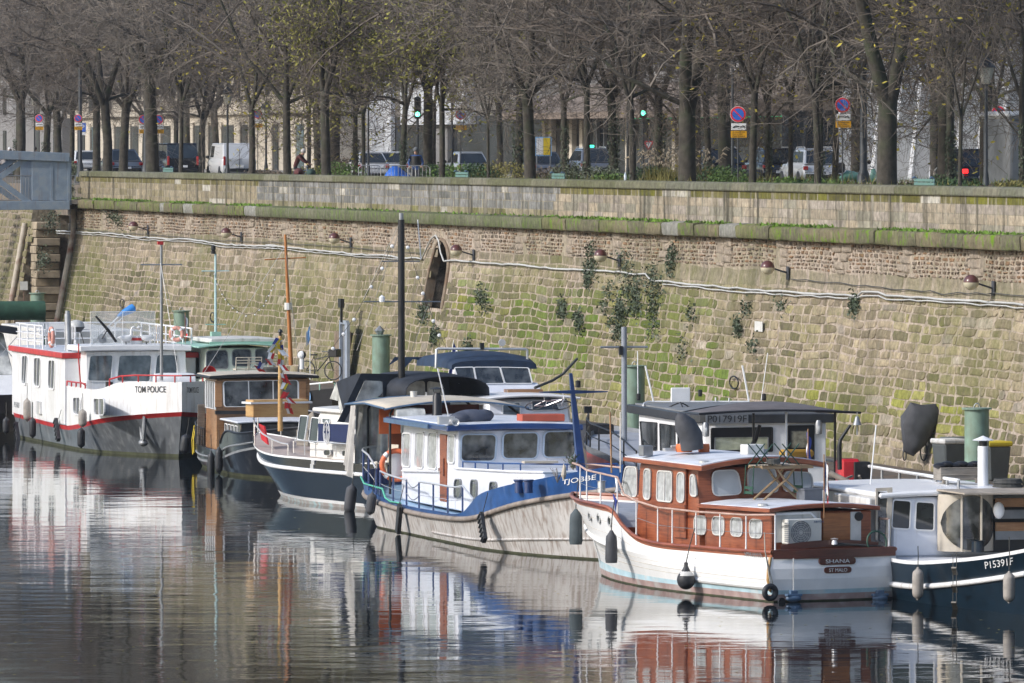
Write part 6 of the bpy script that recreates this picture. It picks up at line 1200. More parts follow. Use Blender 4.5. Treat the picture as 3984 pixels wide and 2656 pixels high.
for q in (((848, 600), (922, 605), (920, 718), (848, 712)), ((966, 605), (1040, 610), (1040, 722), (966, 718)), ((1086, 612), (1158, 618), (1158, 730), (1086, 725)), ((1210, 622), (1288, 628), (1286, 742), (1210, 737))):
 window(H_, [kH(*p) for p in q], (0, W1, 0), (0, 1, 0), M['dull'], M['curt'], .03, .15, .03)
wf = [(4.2, 1.45), (4.2, -1.8), (7.5, -1.5), (7.75, -.8), (7.75, .8), (7.5, 1.32)]; wt_ = [(4.25, 1.38), (4.25, -1.75), (7.2, -1.4), (7.4, -.8), (7.4, .8), (7.2, 1.27)]
wf = [(4.2, 1.45), (3.98, .42), (3.98, -.78), (4.2, -1.8), (7.5, -1.5), (7.75, -.8), (7.75, .8), (7.5, 1.45)]; wt_ = [(4.35, 1.42), (4.13, .42), (4.13, -.78), (4.35, -1.75), (7.3, -1.4), (7.4, -.8), (7.4, .8), (7.3, 1.42)]
cabin(H_, wf, 1.05, 3.08, M['mahog'], 'wheelhouse', top=wt_)
n = 10; m = MB(); m2 = MB(); rr1 = []; rr2 = []
for i in range(n + 1):
 f = i / n; y = 1.66 - 3.62 * f; c = .20 * (1 - (2 * f - 1) ** 2); xa = 3.7 - .18 * (1 - (2 * f - 1) ** 2); xb = 7.75
 rr1.append([V(xa, y, 3.02 + c), V(xb, y, 3.12 + c * .7), V(xb, y, 3.22 + c * .7), V(xa, y, 3.14 + c)]); rr2.append([V(xa + .05, y, 3.13 + c), V(xb - .05, y, 3.21 + c * .7), V(xb - .05, y, 3.25 + c * .7), V(xa + .05, y, 3.17 + c)])
m.loft(rr1); H_.mb(m, 'wheelhouse_roof', M['mahog'], bevel=.015); m2.loft([[V(p.x, p.y * .98, p.z) for p in r_] for r_ in rr2]); H_.mb(m2, 'wheelhouse_roof_top', M['ldeck'])
for q, r_ in ((((398, 282), (468, 284), (468, 470), (368, 458)), .12), (((518, 298), (560, 300), (556, 486), (514, 480)), .12), (((608, 308), (698, 314), (697, 504), (602, 494)), .1), (((820, 335), (848, 338), (862, 466), (820, 460)), .1)):
 window(H_, [kH(*p) for p in q], (0, 1.46, 1.1), (0, 1, .01), M['dull'], M['curt'], .035, r_, .03, bars=1 if q[0][0] == 608 else 0)
a, b = H_.Y(kH(712, 282), 1.47), H_.Y(kH(792, 752), 1.47); m = MB(); m.box(((a.x + b.x) / 2, 1.47, (a.z + b.z) / 2 + .02), (abs(a.x - b.x), .07, abs(a.z - b.z))); dr = H_.mb(m, 'door', M['mahog'], bevel=.012)
window(H_, [kH(*p) for p in ((734, 320), (780, 322), (778, 508), (732, 500))], (0, 1.51, 0), (0, 1, 0), M['dull'], M['curt'], .03, .14, .03)
a, b = H_.Y(kH(722, 520), 1.51), H_.Y(kH(782, 700), 1.51); m = MB(); m.box(((a.x + b.x) / 2, 1.515, (a.z + b.z) / 2), (abs(a.x - b.x), .03, abs(a.z - b.z))); m.build('door_panel', M['mahog2'] if 'mahog2' in M else woodmat('mahogany_panel', (.18, .045, .02), (.30, .085, .03)), dr, bevel=.01)
for q, o_, n_ in ((((962, 310), (1118, 302), (1148, 452), (968, 465)), (4.05, .93, 1.05), (-1, .21, .075)), (((1190, 292), (1360, 285), (1388, 440), (1200, 445)), (3.96, -.2, 1.05), (-1, 0, .074)), (((1430, 310), (1600, 318), (1612, 420), (1428, 440)), (4.05, -1.29, 1.05), (-1, -.215, .075))):
 window(H_, [kH(*p) for p in q], o_, n_, M['steel'], M['curtw'], .035, .15, .03)
a, b = H_.X(kH(1680, 580), .58), H_.X(kH(1858, 762), .58); m = MB(); m.box((.57, (a.y + b.y) / 2, (a.z + b.z) / 2), (.04, abs(a.y - b.y), abs(a.z - b.z))); H_.mb(m, 'orange_wood_doors', woodmat('orange_door', (.22, .07, .02), (.42, .15, .04)), bevel=.01)
a, b = H_.X(kH(1862, 572), .56), H_.X(kH(1930, 768), .56); m = MB(); m.box((.56, (a.y + b.y) / 2, (a.z + b.z) / 2), (.05, abs(a.y - b.y), abs(a.z - b.z))); wp_ = H_.mb(m, 'white_panel', M['dull'], bevel=.01)
m = MB(); m.lathe([(0, 0), (.11, 0), (.11, .05), (0, .05)], 16, H_.X(kH(1914, 602), .54), Matrix.Rotation(R(-90), 3, 'Y')); m.build('round_vent', M['blk'], wp_)
a, b = H_.X(kH(1372, 575), .58), H_.X(kH(1665, 765), .58); m = MB(); m.box((.58, (a.y + b.y) / 2, (a.z + b.z) / 2), (.03, abs(a.y - b.y), abs(a.z - b.z))); H_.mb(m, 'white_backboard', M['dull'])
a, b = H_.X(kH(1448, 622), .3), H_.X(kH(1672, 778), .3); cy, cz = (a.y + b.y) / 2, (a.z + b.z) / 2; wd, hh_ = abs(a.y - b.y), abs(a.z - b.z)
ac = empty('air_conditioner', H_.W((.3, cy, cz - hh_ / 2)), H_.yaw, 'cream boxy air conditioner outdoor unit behind the aft cabin of SHANA', 'air conditioner')
m = MB(); m.box((.12, 0, hh_ / 2), (.3, wd, hh_)); m.build('casing', M['acw'] if 'acw' in M else mat('ac_cream', (.66, .65, .60), .45, var=.04), ac, bevel=.02)
m = MB(); [m.tube([V(-.045, wd * .12 + r_ * cos(t * PI / 12), hh_ * .46 + r_ * sin(t * PI / 12)) for t in range(24)], .006, 4, closed=True) for r_ in (.05, .1, .15, .2, .25, .29)]
[m.tube([V(-.045, wd * .12, hh_ * .46), V(-.045, wd * .12 + .29 * cos(t * PI / 6), hh_ * .46 + .29 * sin(t * PI / 6))], .005, 4) for t in range(12)]; m.build('fan_grille', M['acw'] if 'acw' in M else M['dull'], ac)
m = MB(); m.lathe([(0, 0), (.29, 0), (.29, .006), (0, .006)], 24, V(-.034, wd * .12, hh_ * .46), Matrix.Rotation(R(-90), 3, 'Y')); m.build('fan_recess', M['mgrey'], ac); m = MB(); [m.box((-.01 + .03 * 0, wd / 2 + .005, hh_ * (.12 + .08 * i)), (.22, .02, .03)) for i in range(10)]; m.build('side_louvres', M['mgrey'], ac)
text(ac, 'AIRTON', V(-.033, -wd * .26, hh_ * .84), (0, -1, 0), (0, 0, 1), .045, M['navy'], width=.27, name='lettering', off=.006)
m = MB(); [m.bar(H_.X(kH(*p_), .55), H_.X(kH(*q_), .55), .05, .05) for p_, q_ in (((1375, 590), (1600, 580)), ((1600, 580), (1640, 620)))]; H_.mb(m, 'white_conduit', M['clean'])
st = [(345, 640), (445, 705), (585, 740), (680, 752), (835, 765), (992, 785), (1162, 800), (1352, 818)]
hgt = {445: 500, 585: 543, 680: 552, 835: 570, 992: 580, 1162: 592, 1352: 590}
tops = []; m = MB(); posts = []
for x, y in st[1:]:
 t_ = hull_t(H_, hH, 8, kH(x, y)[0], 1, .0, .6); p = hH.pt(8, t_, 1) - V(0, .08, .0); q = H_.Y(kH(x, hgt[x]), p.y); q.x = p.x; posts.append((p, q)); tops.append(q)
fore = [];
for x, y, ty in ((328, 520, 345), (218, 525, 320), (128, 502, 300), (85, 470, 270)):
 t_ = hull_t(H_, hH, 8, kH(x, y)[0], 1, .5, .999); p = hH.pt(8, t_, 1) - V(0, .05 if t_ < .97 else 0, 0); q = H_.Y(kH(x, ty), p.y); q.x = p.x; posts.append((p, q)); fore.append(q)
tip = hH.pt(8, 1, 1) + V(.02, 0, .78); line = [hH.pt(8, .9, -1) + V(0, .05, .72), hH.pt(8, .96, -1) + V(0, 0, .76), tip] + fore[::-1] + [fore[0].lerp(tops[0], .35) - V(0, 0, .22), fore[0].lerp(tops[0], .7) - V(0, 0, .1)] + tops
line.sort(key=lambda p: -p.x if p.y >= -.01 else 0) if 0 else None
m.tube(line, .028, 7); rail = H_.mb(m, 'hand_rail', M['rail'], smooth=60)
for p, q in posts: m = MB(); m.tube([p - V(0, 0, .05), p + V(0, 0, .08), q], [.035, .022, .018], 8); m.build('stanchion', M['clean'], rail, smooth=50)
m = MB(); m.tube([p.lerp(q, .5) for p, q in posts[:7]], .007, 4); m.tube([p.lerp(q, .5) for p, q in posts[7:]], .007, 4); m.build('wire', M['dsteel'], rail)
sb = [hH.pt(8, t, -1) + V(0, .08, 0) for t in (.02, .1, .2, .3)]; posts_rail(H_, sb, .72, M['rail'], M['clean'], 1.2, .028, (.5,), 'starboard_rail')
m = MB(); m.lathe([(0, 0), (.03, 0), (.04, .25), (.10, .38), (.09, .38), (0, .2)], 12, H_.X(kH(330, 350), 10.4), Matrix.Rotation(R(200), 3, 'Y')); H_.mb(m, 'bow_horn', M['steel'], smooth=50); m = MB(); m.lathe([(0, -.05), (.1, -.05), (.1, .25), (.14, .26), (0, .26)], 12, H_.Z(kH(235, 435), 1.95)); H_.mb(m, 'bollard', M['steel'], smooth=50)
m = MB(); a, b = H_.Y(kE(1840, 920), .0), H_.Y(kE(1830, 515), .0); m.tube([a, b], .025, 6); H_.mb(m, 'jackstaff', M['teak']); m = MB(); a, b = H_.Y(kG(517, 1150), .0), H_.Y(kG(517, 690), .0); m.tube([a, b], .018, 6); H_.mb(m, 'fore_staff', M['steel'])
# things on SHANA
def leaf(): pass
e = empty('folding_table', H_.W(H_.X(kH(1405, 490), 3.0)), H_.yaw, 'slatted wooden folding table with crossed curved legs on the aft cabin roof', 'table'); zb = H_.X(kH(1405, 490), 3.0).z; zt = H_.X(kH(1405, 272), 3.0).z - zb;
m = MB();
for i in range(7): m.box((-.3 + i * .1, 0, zt), (.08, 1.42, .04))
m.box((-.36, 0, zt - .03), (.03, 1.44, .05)); m.box((.33, 0, zt - .03), (.03, 1.44, .05)); m.build('tabletop', woodmat('faded_teak', (.26, .17, .09), (.40, .29, .17), .7, coat=0), e)
tw = bpy.data.materials['faded_teak']
for x in (-.26, .24):
 for s_ in (-1, 1): m = MB(); m.tube([(x, s_ * .62, 0), (x, s_ * .34, .22), (x, -s_ * .05, .52), (x, -s_ * .30, .85), (x, -s_ * .42, zt - .05)], .03, 6); m.build('leg', tw, e, smooth=50)
def fchair(y, up, label):
 e = empty('folding_chair', H_.W((3.0, y, zb + zt + .03)), H_.yaw, label, 'chair', 'upturned green folding chairs on the wooden table'); gm = M['green']
 for x in (-.2, .2):
  for s_ in (-1, 1): m = MB(); m.bar((x, s_ * .24, 0), (x, -s_ * .24, .52), .03, .02); m.build('leg', gm, e)
 m = MB(); [m.box((0, -.2 + i * .08, .0), (.4, .05, .015)) for i in range(6)]; m.build('seat', M['lwood'], e)
 m = MB(); [m.bar((x, .3 * s_, 0), (x, .34 * s_, -.72), .025, .02) for x in (-.2, .2) for s_ in (up,)]; [m.box((-.0, .32 * up, -.55 - i * .12), (.42, .02, .07)) for i in range(2)]; m.build('backrest', gm, e)
fchair(.38, 1, 'upturned green folding chair on the left end of the wooden table'); fchair(-.36, -1, 'upturned green folding chair on the right end of the wooden table')
m = MB(); [m.tube([V(.16 * cos(t * PI / 8), .26 * sin(t * PI / 8), .06 + i * .03) for t in range(16)], .02, 5, closed=True) for i in range(4)]; o = m.build('rope_coil', M['rope'], loc=H_.W((2.85, .1, zb + zt + .02))); tag(o, 'dark rope bundle between the upturned chairs on the table', 'rope coil')
m = MB(); a, b = H_.X(kH(1535, 425), 2.6), H_.X(kH(1655, 498), 2.6); m.box((a + b) / 2, (.4, abs(a.y - b.y), abs(a.z - b.z))); m.box(V(2.6, (a.y + b.y) / 2, a.z), (.44, abs(a.y - b.y) + .05, .04)); on_bt(H_, m, 'plastic_crate', mat('grey_crate', (.13, .14, .16), .6), 'dark grey plastic crate beside the ensign on the aft cabin roof', 'crate', bevel=.015)
for i, (kx, lb) in enumerate(((776, 'left'), (905, 'right'))):
 c_ = H_.X(kH(kx, 155), 6.2); m = MB(); m.lathe([(0, -.1), (.2 if i == 0 else .14, -.1), (.22 if i == 0 else .15, 0), (.2 if i == 0 else .14, .1), (0, .1)], 14, c_); o = on_bt(H_, m, 'orange_float', M['ofl'] if 'ofl' in M else mat('orange_float', (.70, .17, .05), .5), 'round orange float on the wheelhouse roof %s of the slate cover' % lb, 'float', smooth=50); M['ofl'] = o.data.materials[0]
c_ = H_.X(kH(830, 165), 5.9); m = MB(); m.tube([c_ + V(0, .0, 0), c_ + V(0, .05, .35), c_ + V(0, .22, .62), c_ + V(0, .35, .84), c_ + V(0, .38, .92)], [.28, .30, .28, .14, .04], 12); on_bt(H_, m, 'covered_searchlight', M['dgrey'], 'slate canvas cover over a lamp standing on the wheelhouse roof', 'covered lamp', smooth=60)
for (k0, s_, lb) in (((525, 172), .30, 'square metal roof vent at the front corner of the wheelhouse roof'), ((1220, 165), .48, 'wide metal roof vent near the aft edge of the wheelhouse roof'), ((1283, 198), .26, 'small dark square roof vent beside the upturned chairs')):
 c_ = H_.X(kH(*k0), 6.8 if k0[0] < 600 else 4.6); m = MB(); m.box(c_, (s_ * .8, s_, .26)); on_bt(H_, m, 'roof_vent', M['dsteel'] if s_ < .4 else M['dull'], lb, 'roof vent', bevel=.02)
m = MB(); c_ = H_.X(kH(690, 145), 6.3); m.lathe([(0, 0), (.03, 0), (.04, .2), (.11, .3), (0, .3)], 12, c_, Matrix.Rotation(R(90), 3, 'X')); m.box(c_ - V(0, -.05, .08), (.15, .3, .08)); H_.mb(m, 'horn', M['steel'], smooth=50)
for k in ((905, 247), (1290, 528), (1850, 522)): m = MB(); c_ = H_.X(kH(*k), 4.1 if k[0] < 1000 else 1.2); m.lathe([(0, 0), (.13, 0), (.13, .05), (0, .06)], 14, c_ + V(0, 0, -.02)); H_.mb(m, 'deck_ring', M['steel'])
c_ = H_.X(kH(1690, 560), .4); flag(H_.W(c_ + V(0, 0, -.2)), [M['fblue'], M['fwhite'], M['fred']], 'blue white red ensign drooping in front of the aft cabin doors of SHANA', .32, .75, pole=1.55, yaw=H_.yaw - 1.6, tilt=(0, 0), polemat=M['teak'])
c_ = H_.X(kH(1585, 240), 4.2); flag(H_.W(c_), [M['fblue'], M['fwhite']], 'violet blue flag furled on a wooden staff at the wheelhouse roof edge', .3, .6, pole=.8, yaw=1.2)
p = H_.Y(kH(330, 520), 1.9); m = MB(); m.prism([p + V(0, .02, -.02), p + V(.1, .02, .25), p + V(-.12, .02, .08), p + V(-.05, .02, -.15)], (0, .02, 0)); on_bt(H_, m, 'blue_rag', M['fblue'], 'dark blue rag tied to the guard rail above the left fender', 'rag')
def sleeve(bt, k0, k1, y, r, label, mt=None):
 a, b = bt.W(bt.Y(kH(*k0), y)), bt.W(bt.Y(kH(*k1), y)); L_ = a.z - b.z; e = empty('fender', a, 0, label, 'fender'); m = MB()
 m.lathe([(0, 0), (.04, -.02), (r * .5, -.08), (r * .92, -.16), (r, -.3), (r * 1.08, -L_ + .1), (r * .98, -L_), (0, -L_)], 14); m.build('sleeve', mt or M['dgrey'], e, smooth=50, bevel=.0); m = MB(); m.tube([(0, 0, 0), (.02, 0, .35), (.08, 0, .75)], .014, 5); m.build('rope', M['rope'], e); return e
sleeve(H_, (300, 690), (295, 905), 2.05, .145, 'dark cloth covered fender hanging at the bow curve of SHANA')
sleeve(H_, (68, 550), (68, 785), .9, .16, 'grey green cloth covered fender between SHANA bow and the blue barge', mat('slate_sleeve', (.07, .09, .10), .8, var=.2))
c_ = H_.W(H_.Y(kH(788, 905), 2.1)); e = empty('fender', c_, 0, 'round black and white buoy fender hanging amidships on SHANA', 'fender'); m = MB(); m.ball((0, 0, -.42), .225, 18, 14, (1, 1, 1.08)); q = m.build('ball', [M['rub'], M['dull']], e, smooth=60)
for p_ in q.data.polygons:
 if p_.center.z > -.3 and p_.center.x > -.15: p_.material_index = 1
m = MB(); m.lathe([(.12, -.22), (.05, -.08), (.05, 0), (0, .02)], 10); m.build('neck', M['rub'], e); m = MB(); m.tube([(0, 0, 0), (.1, .05, .45), (.22, .1, .85)], .014, 5); m.build('rope', M['rope'], e)
c_ = H_.W(H_.X(kH(1337, 1097), -.18)); e = empty('tyre_fender', c_ + V(0, -.1, 0), H_.yaw, 'black tyre fender hanging at the stern corner of SHANA', 'tyre'); m = MB(); m.tube([V(0, .15 * cos(t * PI / 12), .15 * sin(t * PI / 12)) for t in range(24)], .07, 10, closed=True); m.build('tyre', M['rub'], e, smooth=60); m = MB(); m.tube([(.02, -.03, .15), (.04, .12, 1.0), (.1, .1, 1.45)], .014, 5); m.tube([(.02, -.1, .15), (.04, .12, 1.0)], .014, 5); m.build('rope', M['lrope'], e)
for k in ((1483, 1110), (2048, 1108)): c_ = H_.X(kH(*k), -.1); m = MB(); m.box(c_ + V(-.06, 0, -.02), (.14, .42, .06)); m.box(c_ + V(-.05, 0, .05), (.1, .2, .08)); m.ball(c_ - V(.06, 0, .1), .13, 12, 8, (.8, 1.7, .7)); H_.mb(m, 'stern_fitting', M['ltb'] if 'ltb' in M else M['gblue'], bevel=.01)
for k in ((1408, 1157), (2112, 1150)): c_ = H_.X(kH(*k), -.12); m = MB(); m.lathe([(0, 0), (.09, 0), (.09, .06), (0, .06)], 12, c_, Matrix.Rotation(R(-90), 3, 'Y')); H_.mb(m, 'exhaust_port', M['blk'])
m = MB(); m.tube([H_.X(kH(1490, 875), -.18), H_.X(kH(1490, 1100), -.16)], .012, 5); H_.mb(m, 'drip_line', M['dull'])
m = MB(); [m.tube([H_.X(kH(*p_), .1) for p_ in ln], .022, 5) for ln in (((1740, 775), (1800, 780), (1950, 795), (2060, 795)), ((1750, 790), (1900, 785), (2070, 800)))]; on_bt(H_, m, 'mooring_rope', M['rope'], 'dark mooring ropes lying along the mahogany transom cap', 'rope')
m = MB(); m.lathe([(0, 0), (.08, 0), (.06, .1), (.1, .14), (0, .16)], 10, H_.X(kH(1758, 785), .05)); H_.mb(m, 'cleat', M['steel'])
m = MB(); m.tube([V(0, .27 * cos(t * PI / 10), .27 * sin(t * PI / 10)) for t in range(20)], .025, 6, closed=True); o = m.build('hose_loop', M['green'], loc=H_.W(H_.X(kH(2035, 770), .1))); o.rotation_euler = (0, .2, H_.yaw); tag(o, 'dark green hose loop at the right end of the transom cap', 'hose')
# I: teal barge with canvas dome
I_ = Boat('barge', (9.35, 189.0), (.25, -.968), 'dark teal hulled barge with white cabin, oval canvas screen and P15391F on the bow')
h_s = [(0, 1.3), (.4, 1.0), (.5, 1.0), (.62, 1.12), (.8, 1.45), (1, 2.1)]; dl = lambda d: [(t, z - d) for t, z in h_s]
r_s = [(0, .35), (.45, .35), (.55, .40), (.8, .85), (1, 1.45)]
hI = Hull([(1, 15, 1.4, (-1, -1, -1), .35, 2, .1, .6), (.3, 16.6, 1.95, (-.02, -.02, -.02), .42, 2.1, .1, .7), (.0, 17.1, 2.0, [(t, z - .07) for t, z in r_s], .44, 2.2, .1, .75), (.0, 17.15, 2.0, [(t, z + .07) for t, z in r_s], .44, 2.2, .1, .75), (-.1, 17.5, 2.05, dl(.09), .48, 2.3, .1, .78), (-.1, 17.55, 2.05, h_s, .48, 2.3, .1, .78)], 44)
m = MB(); hI.skin(m, [0, 0, 1, 0, 1]); I_.mb(m, 'hull', [M['tblue'], M['clean']], smooth=35); m = MB(); hI.deck(m, 5, -.05); I_.mb(m, 'deck', M['ldeck'])
m = MB(); [m.tube(hI.line(2.5, 0, 1, s_, 44, off=.02), .07, 8) for s_ in (-1, 1)]; I_.mb(m, 'rubbing_strake', M['white'], smooth=50)
ta, tb = hull_t(I_, hI, 4, kI(1068, 1170)[0], -1, .5, .97), hull_t(I_, hI, 4, kI(1250, 1150)[0], -1, .5, .995)
hulltext(I_, hI, 3.45, 3.85, ta, tb, 'P15391F', -1, M['clean'], 'registration')
FX = 6.6; fp = lambda x, y: I_.X(kI(x, y), FX)
L_ = fp(470, 800).y;
cabin(I_, [(1.0, L_), (FX, L_), (FX, 1.9), (1.0, 1.9)], .95, 2.42, M['lav'], 'cabin', bevel=.06); roofslab(I_, (.6, FX + .12, L_ - .35, 2.0), 2.40, .14, M['clean'], 'roof', .06, bevel=.05)
cabin(I_, [(3.5, L_ - .55), (FX - .1, L_ - .55), (FX - .1, L_), (3.5, L_)], .9, 2.4, M['dull'], 'side_porch')
m = MB(); m.prism([fp(*k) + V(.03, 0, 0) for k in ((370, 760), (440, 765), (425, 1090), (365, 1080))], (.02, 0, 0)); I_.mb(m, 'porch_vinyl', M['glass2']); m = MB(); m.bar(fp(455, 745) + V(.06, 0, 0), fp(440, 1110) + V(.06, 0, 0), .04, .12); m.bar(fp(370, 750) + V(.05, 0, 0), fp(368, 1070) + V(.05, 0, 0), .04, .05); m.bar(fp(365, 750) + V(.05, 0, 0), fp(470, 745) + V(.05, 0, 0), .04, .08); I_.mb(m, 'canvas_strip', M['canvas'])
for q in (((483, 818), (590, 826), (582, 1000), (472, 992)), ((630, 830), (740, 838), (738, 1008), (622, 1003))): window(I_, [kI(*p) for p in q], (FX, 0, 0), (1, 0, 0), M['clean'], M['glass'], .035, .06, .03)
m = MB(); cdy = (fp(762, 950).y + fp(1112, 950).y) / 2; hw = abs(fp(762, 950).y - fp(1112, 950).y) / 2; c0 = fp(935, 950); zt, zb_ = fp(900, 775).z, fp(900, 1140).z
rings = []
for i in range(17):
 a = -PI / 2 + PI * i / 16; rings.append([V(FX + .05 + .55 * cos(a) ** .8 if abs(cos(a)) > 1e-6 else FX + .05, c0.y + hw * sin(a), z) for z in (zb_, zt)])
m.loft(rings, False, False, closed=False); dome = I_.mb(m, 'canvas_screen', M['canvas'], smooth=60)
m = MB(); rings = []; zc = (zt + zb_) / 2; hz = (zt - zb_) / 2 * .96
for i in range(17):
 a = -PI / 2 * .86 + PI * .86 * i / 16; sy = sin(a) / sin(PI / 2 * .86); e_ = sqrt(max(0, 1 - sy * sy)); rings.append([V(FX + .07 + .56 * cos(a) ** .8, c0.y + hw * sin(a), zc + hz * e_ * q) for q in (-1, -.5, 0, .5, 1)])
m.loft(rings, False, False, closed=False); m.build('oval_window', M['oval'] if 'oval' in M else mat('oval_vinyl', (.035, .037, .037), .08, var=.8, vscale=1.6, bump=.2, bscale=3, spec=.9, dirt_gleam=((.20, .20, .19), 2.0)), dome, smooth=60)  # paler patches paint the reflection on the dark vinyl
for a in (-.38, .35): m = MB(); m.tube([V(FX + .10 + .56 * cos(a) ** .8, c0.y + hw * sin(a), z) for z in (zb_, zc, zt)], .03, 5); m.build('seam_strip', M['canvas'], dome)
a, b = fp(750, 748), fp(1330, 775); m = MB(); m.prism([V(FX + .1, a.y, a.z - .03), V(FX + 1.4, a.y + .3, a.z - .07), V(FX + 1.6, b.y + 1, b.z + .05), V(FX - .2, b.y + 1, b.z + .10)], (0, 0, .04)); I_.mb(m, 'plank_canopy', M['lwood'])
for i, y in enumerate((830, 905, 985, 1040)): a, b = fp(1110, y), fp(1330, y - 3); m = MB(); m.box((FX + .3, (a.y + b.y) / 2 + .6, (a.z + b.z) / 2), (.05, abs(a.y - b.y) + 1.2, .22)); I_.mb(m, 'side_slat', M['teak2'] if i % 2 == 0 else M['mgrey'], bevel=.01) if 'teak2' in M else I_.mb(m, 'side_slat', M['teak'] if i % 2 == 0 else M['mgrey'], bevel=.01)
m = MB(); m.box((FX + .1, b.y + .2, 1.7), (.1, 2.6, 1.3)); I_.mb(m, 'interior_shade_sheet', M['blk'])  # black sheet added as the shade behind the slats
c_ = I_.W((4.2, .0, 2.54)); c_ = I_.W(I_.X(kI(887, 700), 3.4)); e = empty('planter_box', c_, I_.yaw, 'grey weathered wooden box with black bags on top on the white cabin roof', 'box'); m = MB(); a, b = I_.X(kI(763, 600), 3.4), I_.X(kI(1015, 695), 3.4); wd = abs(a.y - b.y); hh_ = abs(a.z - b.z)
m.box((0, 0, hh_ * .55), (.6, wd, hh_ * .85)); [m.box((.31, 0, hh_ * q), (.02, wd + .02, .03)) for q in (.2, .5, .95)]; [m.box((.31, y, .04), (.08, .08, .12)) for y in (-wd * .42, wd * .42)]; m.build('crate', M['greywood'], e, bevel=.01)
m = MB(); [m.ball((.1, wd * (-.45 + .18 * i), hh_ + .03 + .04 * (i % 2)), .14, 10, 6, (1.4, 1.3, .55)) for i in range(6)]; o = m.build('black_bags', M['blk'], None, smooth=60); o.matrix_world = Matrix.Translation(c_) @ Matrix.Rotation(I_.yaw, 4, 'Z'); tag(o, 'crumpled black bags lying on the grey wooden box', 'bags')['kind'] = 'stuff'
a, b = I_.X(kI(1057, 700), 4.0), I_.X(kI(1057, 470), 4.0); e = empty('white_flue', I_.W(a), 0, 'tall white flue pipe with conical cap beside the green mooring pile', 'flue'); H0 = b.z - a.z; m = MB(); m.lathe([(0, -.1), (.135, -.1), (.135, H0), (0, H0)], 16); m.build('pipe', M['clean'], e, smooth=50); m = MB(); m.lathe([(0, H0), (.1, H0), (.1, H0 + .12), (0, H0 + .12)], 14); m.build('collar', M['blk'], e)
m = MB(); m.lathe([(0, H0 + .26), (.27, H0 + .15), (.26, H0 + .14), (0, H0 + .2)], 14); [m.tube([(dx, 0, H0 + .1), (dx * 1.6, 0, H0 + .18)], .012, 4) for dx in (-.1, .1)]; m.build('cap', M['clean'], e)
a, b = I_.X(kI(333, 715), 5.5), I_.X(kI(370, 335), 5.5); m = MB(); m.tube([a, b], .018, 5); I_.mb(m, 'aerial', M['clean'])
coil(I_.W(I_.X(kI(1215, 735), 5.2)), .36, 'heap of black rope on the right part of the white roof', M['rope'], 6)
c_ = fp(1097, 873) + V(.75, 0, 0); m = MB(); m.ball(c_, .16, 12, 10, (.8, .9, 1.3)); I_.mb(m, 'white_lamp', M['clean'], smooth=60)
m = MB(); c_ = fp(950, 1100) + V(.9, 0, 0); m.lathe([(0, -.15), (.16, -.15), (.16, .12), (.2, .14), (0, .14)], 12, c_); I_.mb(m, 'bollard', M['tblue'], smooth=50)
hp = hI.pt(5, hull_t(I_, hI, 5, kI(695, 1150)[0], -1, .3, .9), -1)
sausage(I_.W(V(hp.x, hp.y - .22, I_.Y(kI(697, 1245), hp.y).z)), .80, .135, 'grubby white fender hanging on the teal hull just right of SHANA', M['fender'], top=.5)
hp = hI.pt(5, hull_t(I_, hI, 5, kI(1290, 1120)[0], -1, .3, .995), -1); sausage(I_.W(V(hp.x, hp.y - .25, I_.Y(kI(1290, 1270), hp.y).z)), .76, .14, 'grubby white fender with black cap at the far right edge', M['fender'], top=.8)
hp = hI.pt(5, hull_t(I_, hI, 5, kI(905, 1140)[0], -1, .3, .9), -1); e = empty('boarding_ladder', I_.W(V(hp.x, hp.y - .12, hp.z)), I_.yaw, 'rope ladder with three grey wooden steps on the teal hull', 'ladder')
for z in (-.30, -.72, -1.12): m = MB(); m.box((0, 0, z), (.38, .12, .04), M=Matrix.Rotation(R(-25), 3, 'Z') @ Matrix.Rotation(R(-28), 3, 'Y')); m.build('step', M['greywood'], e)
m = MB(); m.tube([(-.12, 0, .1), (-.12, 0, -1.15)], .01, 4); m.tube([(.15, 0, .15), (.15, 0, -1.1)], .01, 4); m.build('rope', M['rope'], e)
# ================================================================== PROMENADE, TREES, STREET
rg = random.Random(11)
WYAW = atan2(WT.y, WT.x)
def atY(k, Y, h=None):
 p = at_Y(k[0], k[1], Y)
 if h is not None: p.z = h
 return p
def leaves(m, c, r3, n, s, rnd, shell=.4):
 for _ in range(n):
  d = V(rnd.gauss(0, 1), rnd.gauss(0, 1), rnd.gauss(0, 1)).normalized() * (rnd.uniform(shell, 1) ** .6); p = V(c[0] + d.x * r3[0], c[1] + d.y * r3[1], c[2] + d.z * r3[2])
  u = V(rnd.uniform(-1, 1), rnd.uniform(-1, 1), rnd.uniform(-1, 1)) * s; w = V(rnd.uniform(-1, 1), rnd.uniform(-1, 1), rnd.uniform(-1, 1)) * s * .6; m.quad(p - u, p + w, p + u, p - w)
